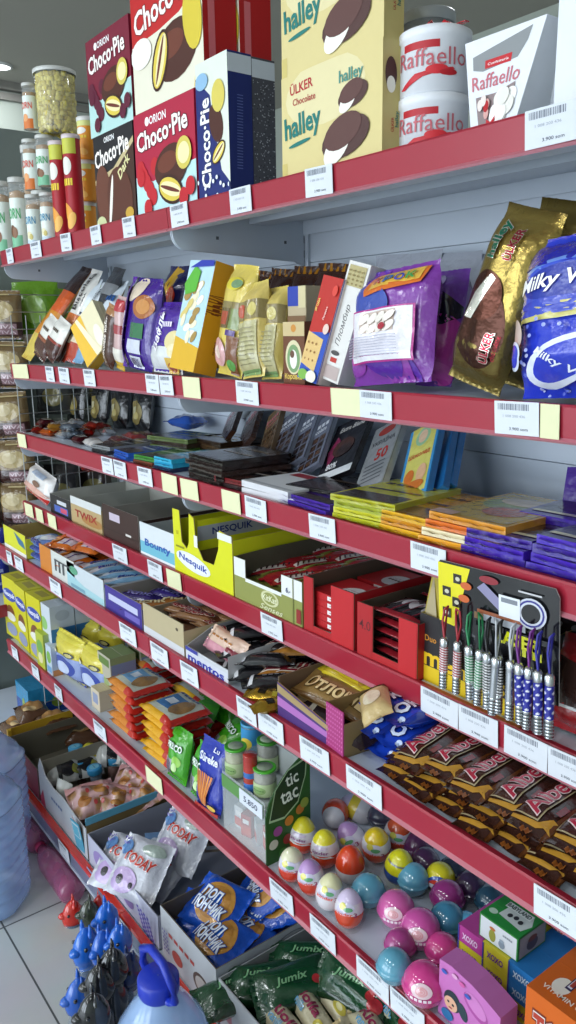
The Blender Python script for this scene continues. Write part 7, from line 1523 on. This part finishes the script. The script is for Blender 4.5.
# jug with a blue handle cap near the camera
o = empty('water_jug', 'clear water jug with a deep blue cap and handle, nearest on the floor', 'water jug'); jx, jy, jz = onz(158, 975, .37); o.location = (jx, jy, 0); r = .08
mb = MB(); q = [(.001, .003), (r * .85, 0), (r, .02), (r, .22), (r * 1.0, .24), (r * .88, .275), (r * .55, .318), (.028, .34), (.028, .35)]; mb.lathe(q, 36, 'water', '#a8c8f4'); mb.build('body', o)
mb = MB(); mb.lathe([(.031, .34), (.033, .345), (.033, .366), (.030, .37), (.001, .37)], 28, 'plastic', '#1c34b0'); mb.build('cap', o)
mb = MB(); mb.tube([(.032, 0, .345), (.052, 0, .36), (.050, -.0, .385), (.02, .0, .405), (-.02, 0, .405), (-.050, 0, .385), (-.052, 0, .36), (-.032, 0, .345)], .007, '#1c34b0', 'plastic', 8); mb.build('handle', o)
# pink bottles lying under the overhanging shelf
for k in range(3):
    mb = MB(); mb.lathe([(.001, 0), (.028, .002), (.033, .012), (.033, .06), (.030, .07), (.033, .08), (.033, .15), (.024, .19), (.012, .205), (.012, .22)], 24, 'water', '#b05c84'); b = mb.build('body')
    o = empty('drink_bottle', 'pink-tinted bottle lying under the lowest shelf, %s from the water bottles' % nth[k], 'drink bottle', 'pink-tinted bottles'); b.parent = o
    mb = MB(); mb.lathe([(.014, .216), (.0145, .22), (.0145, .232), (.001, .234)], 18, 'plastic', '#b8305c'); mb.build('cap', o)
    put(o, (-1.66 - k * .24 - .12 + .115, .585 + (k % 2) * .004, .034), (0, -90, 0))
# sipper bottles with sculpted caps
def sipper(lb, px, py, y, col, s=1.0, dark='#2c3c5c'):
    x = xat(px, y, .24); h = zat(py, x, y); o = empty('sipper_bottle', lb, 'sipper bottle', 'sipper bottles with sculpted caps'); put(o, (x, y, 0), (0, 0, (px * 13) % 60 - 30))
    b = h - .065 * s; r = .021 * s
    mb = MB(); mb.lathe([(.001, .0), (r * .9, 0), (r, .008), (r, b * .35), (r * .82, b * .5), (r, b * .65), (r * .95, b * .85), (r * .5, b)], 22, 'clear' if col != '#17181c' else 'gloss', '#9cb0c4' if col != '#17181c' else '#22252c'); mb.build('body', o)
    mb = MB(); mb.lathe([(.001, .004), (r * .9, .004), (r * .94, b * .34), (r * .76, b * .5), (r * .9, b * .62), (.001, b * .64)], 20, 'food', dark); mb.build('drink', o)
    mb = MB(); mb.lathe([(r * .62, b - .012), (r * .66, b), (r * .9, b + .006 * s), (r * .98, b + .018 * s), (r * .86, b + .036 * s), (r * .55, b + .050 * s), (r * .2, b + .058 * s), (.0005, b + .060 * s)], 20, 'gloss', col, sx=.86, sy=1.18)
    mb.blob((0, -r * .85, b + .028 * s), r * .55, col, 'gloss', 12, scale=(.8, 1.2, .7))           # spout like a muzzle
    for sx_ in (-1, 1):
        mb.tube([(sx_ * r * .42, r * .1, b + .046 * s), (sx_ * r * .5, r * .15, b + .058 * s), (sx_ * r * .45, r * .1, b + .068 * s)], .0045 * s, col, 'gloss', 8, [1, .75, .25]); mb.blob((sx_ * r * .7, -r * .55, b + .034 * s), r * .16, '#16181c', 'gloss', 8)
    mb.build('sculpted_cap', o); return o
for a in (('red-capped sipper bottle at the left of the group', 66, 898, .56, '#c4281c', 1.1), ('dark olive capped sipper bottle behind the blue ones', 84, 898, .57, '#2c3424', 1.05), ('small red capped sipper bottle at the back beside the shelf edge', 95, 893, .60, '#b8241c', .9), ('bright blue capped sipper bottle at the back right', 104, 900, .555, '#1c64c8', 1.15),
          ('large bright blue capped sipper bottle, left front', 82, 925, .50, '#2068cc', 1.3), ('bright blue capped sipper bottle in the middle of the group', 101, 928, .505, '#1c5cc0', 1.15), ('medium blue capped sipper bottle at the right', 118, 922, .53, '#1c60c4', 1.1), ('black capped sipper bottle, right one in the middle row', 112, 945, .48, '#17181c', 1.2), ('black capped sipper bottle, left front of the group', 98, 962, .45, '#17181c', 1.2),
          ('blue capped sipper bottle low at the front left', 76, 975, .43, '#1c58b8', 1.2), ('black capped sipper bottle nearest the camera', 94, 990, .40, '#17181c', 1.2), ('dark blue capped sipper bottle behind the jug', 128, 950, .52, '#17285c', 1.1)): sipper(*a)
# ---------------------------------------------------------------- beyond the far end
XS = -2.76
mb = MB(); mb.box(-.03, .62, 0, 0, 1.9, 2.0, '#77807c', 'metal_paint'); mb.box(-.005, .70, 0, .02, .73, 2.0, '#8f9894', 'metal_paint'); mb.box(-.005, 1.3, 0, .02, 1.33, 2.0, '#8f9894', 'metal_paint')
for z in (1.50, 1.345, 1.185, 1.03, .89, .74):
    mb.tube([(0, .74, z + .01), (.14, .74, z + .01)], .002, '#b9bfc0', 'metal_paint', 6)
rk = tag(mb.build('hanging_rack'), 'grey hanging rack on the end wall beyond the shelving', 'rack'); rk.location = (XS, 0, 0)
for z, dd, lb in ((.12, .36, 'low white side shelf with a red rail beyond the far end'), (.52, .30, 'upper white side shelf with a red rail beyond the far end')):
    mb = MB(); mb.box(.025, .55, -.03, dd, 1.2, 0, '#c3ccd8', 'metal_paint'); mb.box(dd, .55, -.035, dd + .006, 1.2, .004, '#8c2030', 'rail_plastic')
    o = tag(mb.build('side_shelf'), lb, 'shelf'); o.location = (XS, 0, z)
def vv(c):
    c.rect(0, .62, 1, 1, '#6a5636'); c.ell(.45, .6, .4, .2, '#a89464'); c.ell(.4, .62, .2, .12, '#c4b48c'); c.rect(0, .0, 1, .36, '#3c2420'); c.rect(.35, .1, .9, .32, '#8c6c74'); c.text('VIVA', .62, .26, .5, '#c8b0b8', h=.07, bold=.04); c.text('VIVA', .62, .15, .5, '#c8b0b8', h=.07, bold=.04); c.rect(.3, .9, .95, .93, '#b9a87c')
vp = None
for k, zt in enumerate((1.49, 1.335, 1.175, 1.02, .88)):
    for j in range(2):
        lb = 'brown and gold coffee pack hanging on the end rack, %s column, %s from the top' % (('nearer', 'further')[j], nth[k])
        if vp is None: vp = o = pouch('coffee_pack', lb, 'coffee pack', .125, .15, .05, '#7c6644', vv, 'brown and gold coffee packs', 'film', 'v', .05, 500, .02, p=.4)
        else: o = dup(vp, lb)
        put(o, (XS + .15 - j * .07, .845 - j * .1 + .005 * (k % 2), zt - .15), (0, jit(k, 3), 50))
for k, (y, zt, c, lb) in enumerate(((.96, 1.52, '#5c8a1c', 'nearer'), (1.08, 1.50, '#6a9424', 'further'), (1.20, 1.56, '#4c7a24', 'furthest'))):
    o = pouch('snack_bag', 'large bright green snack bag hanging on the end rack, %s one' % lb, 'snack bag', .15, .22, .06, c, lambda q: q.rect(.2, .0, .8, .25, '#c8b49c').ell(.5, .6, .25, .2, '#8ab04a'), 'large green snack bags', 'film', 'v', .05, 510 + k, .05, p=.5); put(o, (XS + .14, y, zt - .22), (0, 0, 55))
for k, (y, zt, c, lb) in enumerate(((1.0, 1.24, '#3a3c3c', 'smoky clear'), (1.12, 1.26, '#2c2c30', 'dark grey'), (.98, 1.08, '#4a5048', 'grey-green'), (1.10, 1.09, '#3c423c', 'dark green-grey'), (1.0, .92, '#2c2a2c', 'black'), (1.12, .92, '#3a3030', 'brown-black'))):
    o = pouch('snack_bag', lb + ' snack bag hanging on the end rack, seen through the wire grid', 'snack bag', .12, .15, .05, c, lambda q: q.ell(.5, .4, .3, .2, '#7c7448'), None, 'film', 'v', .05, 520 + k, .05, p=.5); put(o, (XS + .13, y, zt - .15), (0, 0, 55))
bs = None
for k in range(4):
    lb = 'black snack bag with a gold picture at the back of the third shelf, %s' % ('leftmost', 'second', 'third', 'rightmost')[k]
    if bs is None: bs = o = pouch('snack_bag', lb, 'snack bag', .12, .15, .05, '#17171a', lambda c: (c.ell(.5, .38, .34, .24, '#8a7a48'), c.ell(.45, .42, .12, .08, '#d0c8a0'), c.ell(.6, .32, .1, .07, '#b8a868')), 'black snack bags with a gold picture', 'film', 'v', .05, 530, .04, p=.5)
    else: o = dup(bs, lb)
    put(o, (xat(76 + k * 19, 1.06, zs3 + .06), 1.06 + .008 * k, zs3 + .001), (-10, jit(k, 6), -6))
mb = MB(); mb.box(0, 0, 0, .12, .2, .10, '#2c8ab8', 'film'); c = Canvas(mb, lambda u, v, l: (u, -l, v), .12, .10, 'film'); c.rect(0, 0, 1, .45, '#1c4a9c'); c.ell(.6, .4, .12, .2, '#8aa83c'); c = Canvas(mb, lambda u, v, l: (.12 + l, u, v), .2, .10, 'film'); c.rect(0, 0, 1, .45, '#1c4a9c'); c.ell(.5, .4, .12, .2, '#8aa83c'); c.ell(.6, .35, .06, .12, '#1c2a2c')
o = tag(mb.build('diaper_pack'), 'bright blue wrapped pack on the low side shelf beyond the far end', 'wrapped pack'); put(o, (XS + .20, .76, .1205))
o = pouch('snack_bag', 'deep blue snack bag standing on the upper side shelf beyond the far end', 'snack bag', .14, .22, .06, '#1c2a8c', lambda c: [c.rect(.1, .15 + q * .2, .9, .2 + q * .2, '#8a94c8') for q in range(4)], None, 'film', 'v', .05, 540, .03); put(o, (XS + .15, .72, .521), (0, 0, 60))
o = pouch('snack_bag', 'pale grey snack bag standing on the upper side shelf beyond the far end', 'snack bag', .14, .20, .06, '#8f98a0', lambda c: c.rect(.2, .2, .8, .7, '#4a5468'), None, 'film', 'v', .05, 541, .04); put(o, (XS + .17, .88, .521), (0, 0, 60))
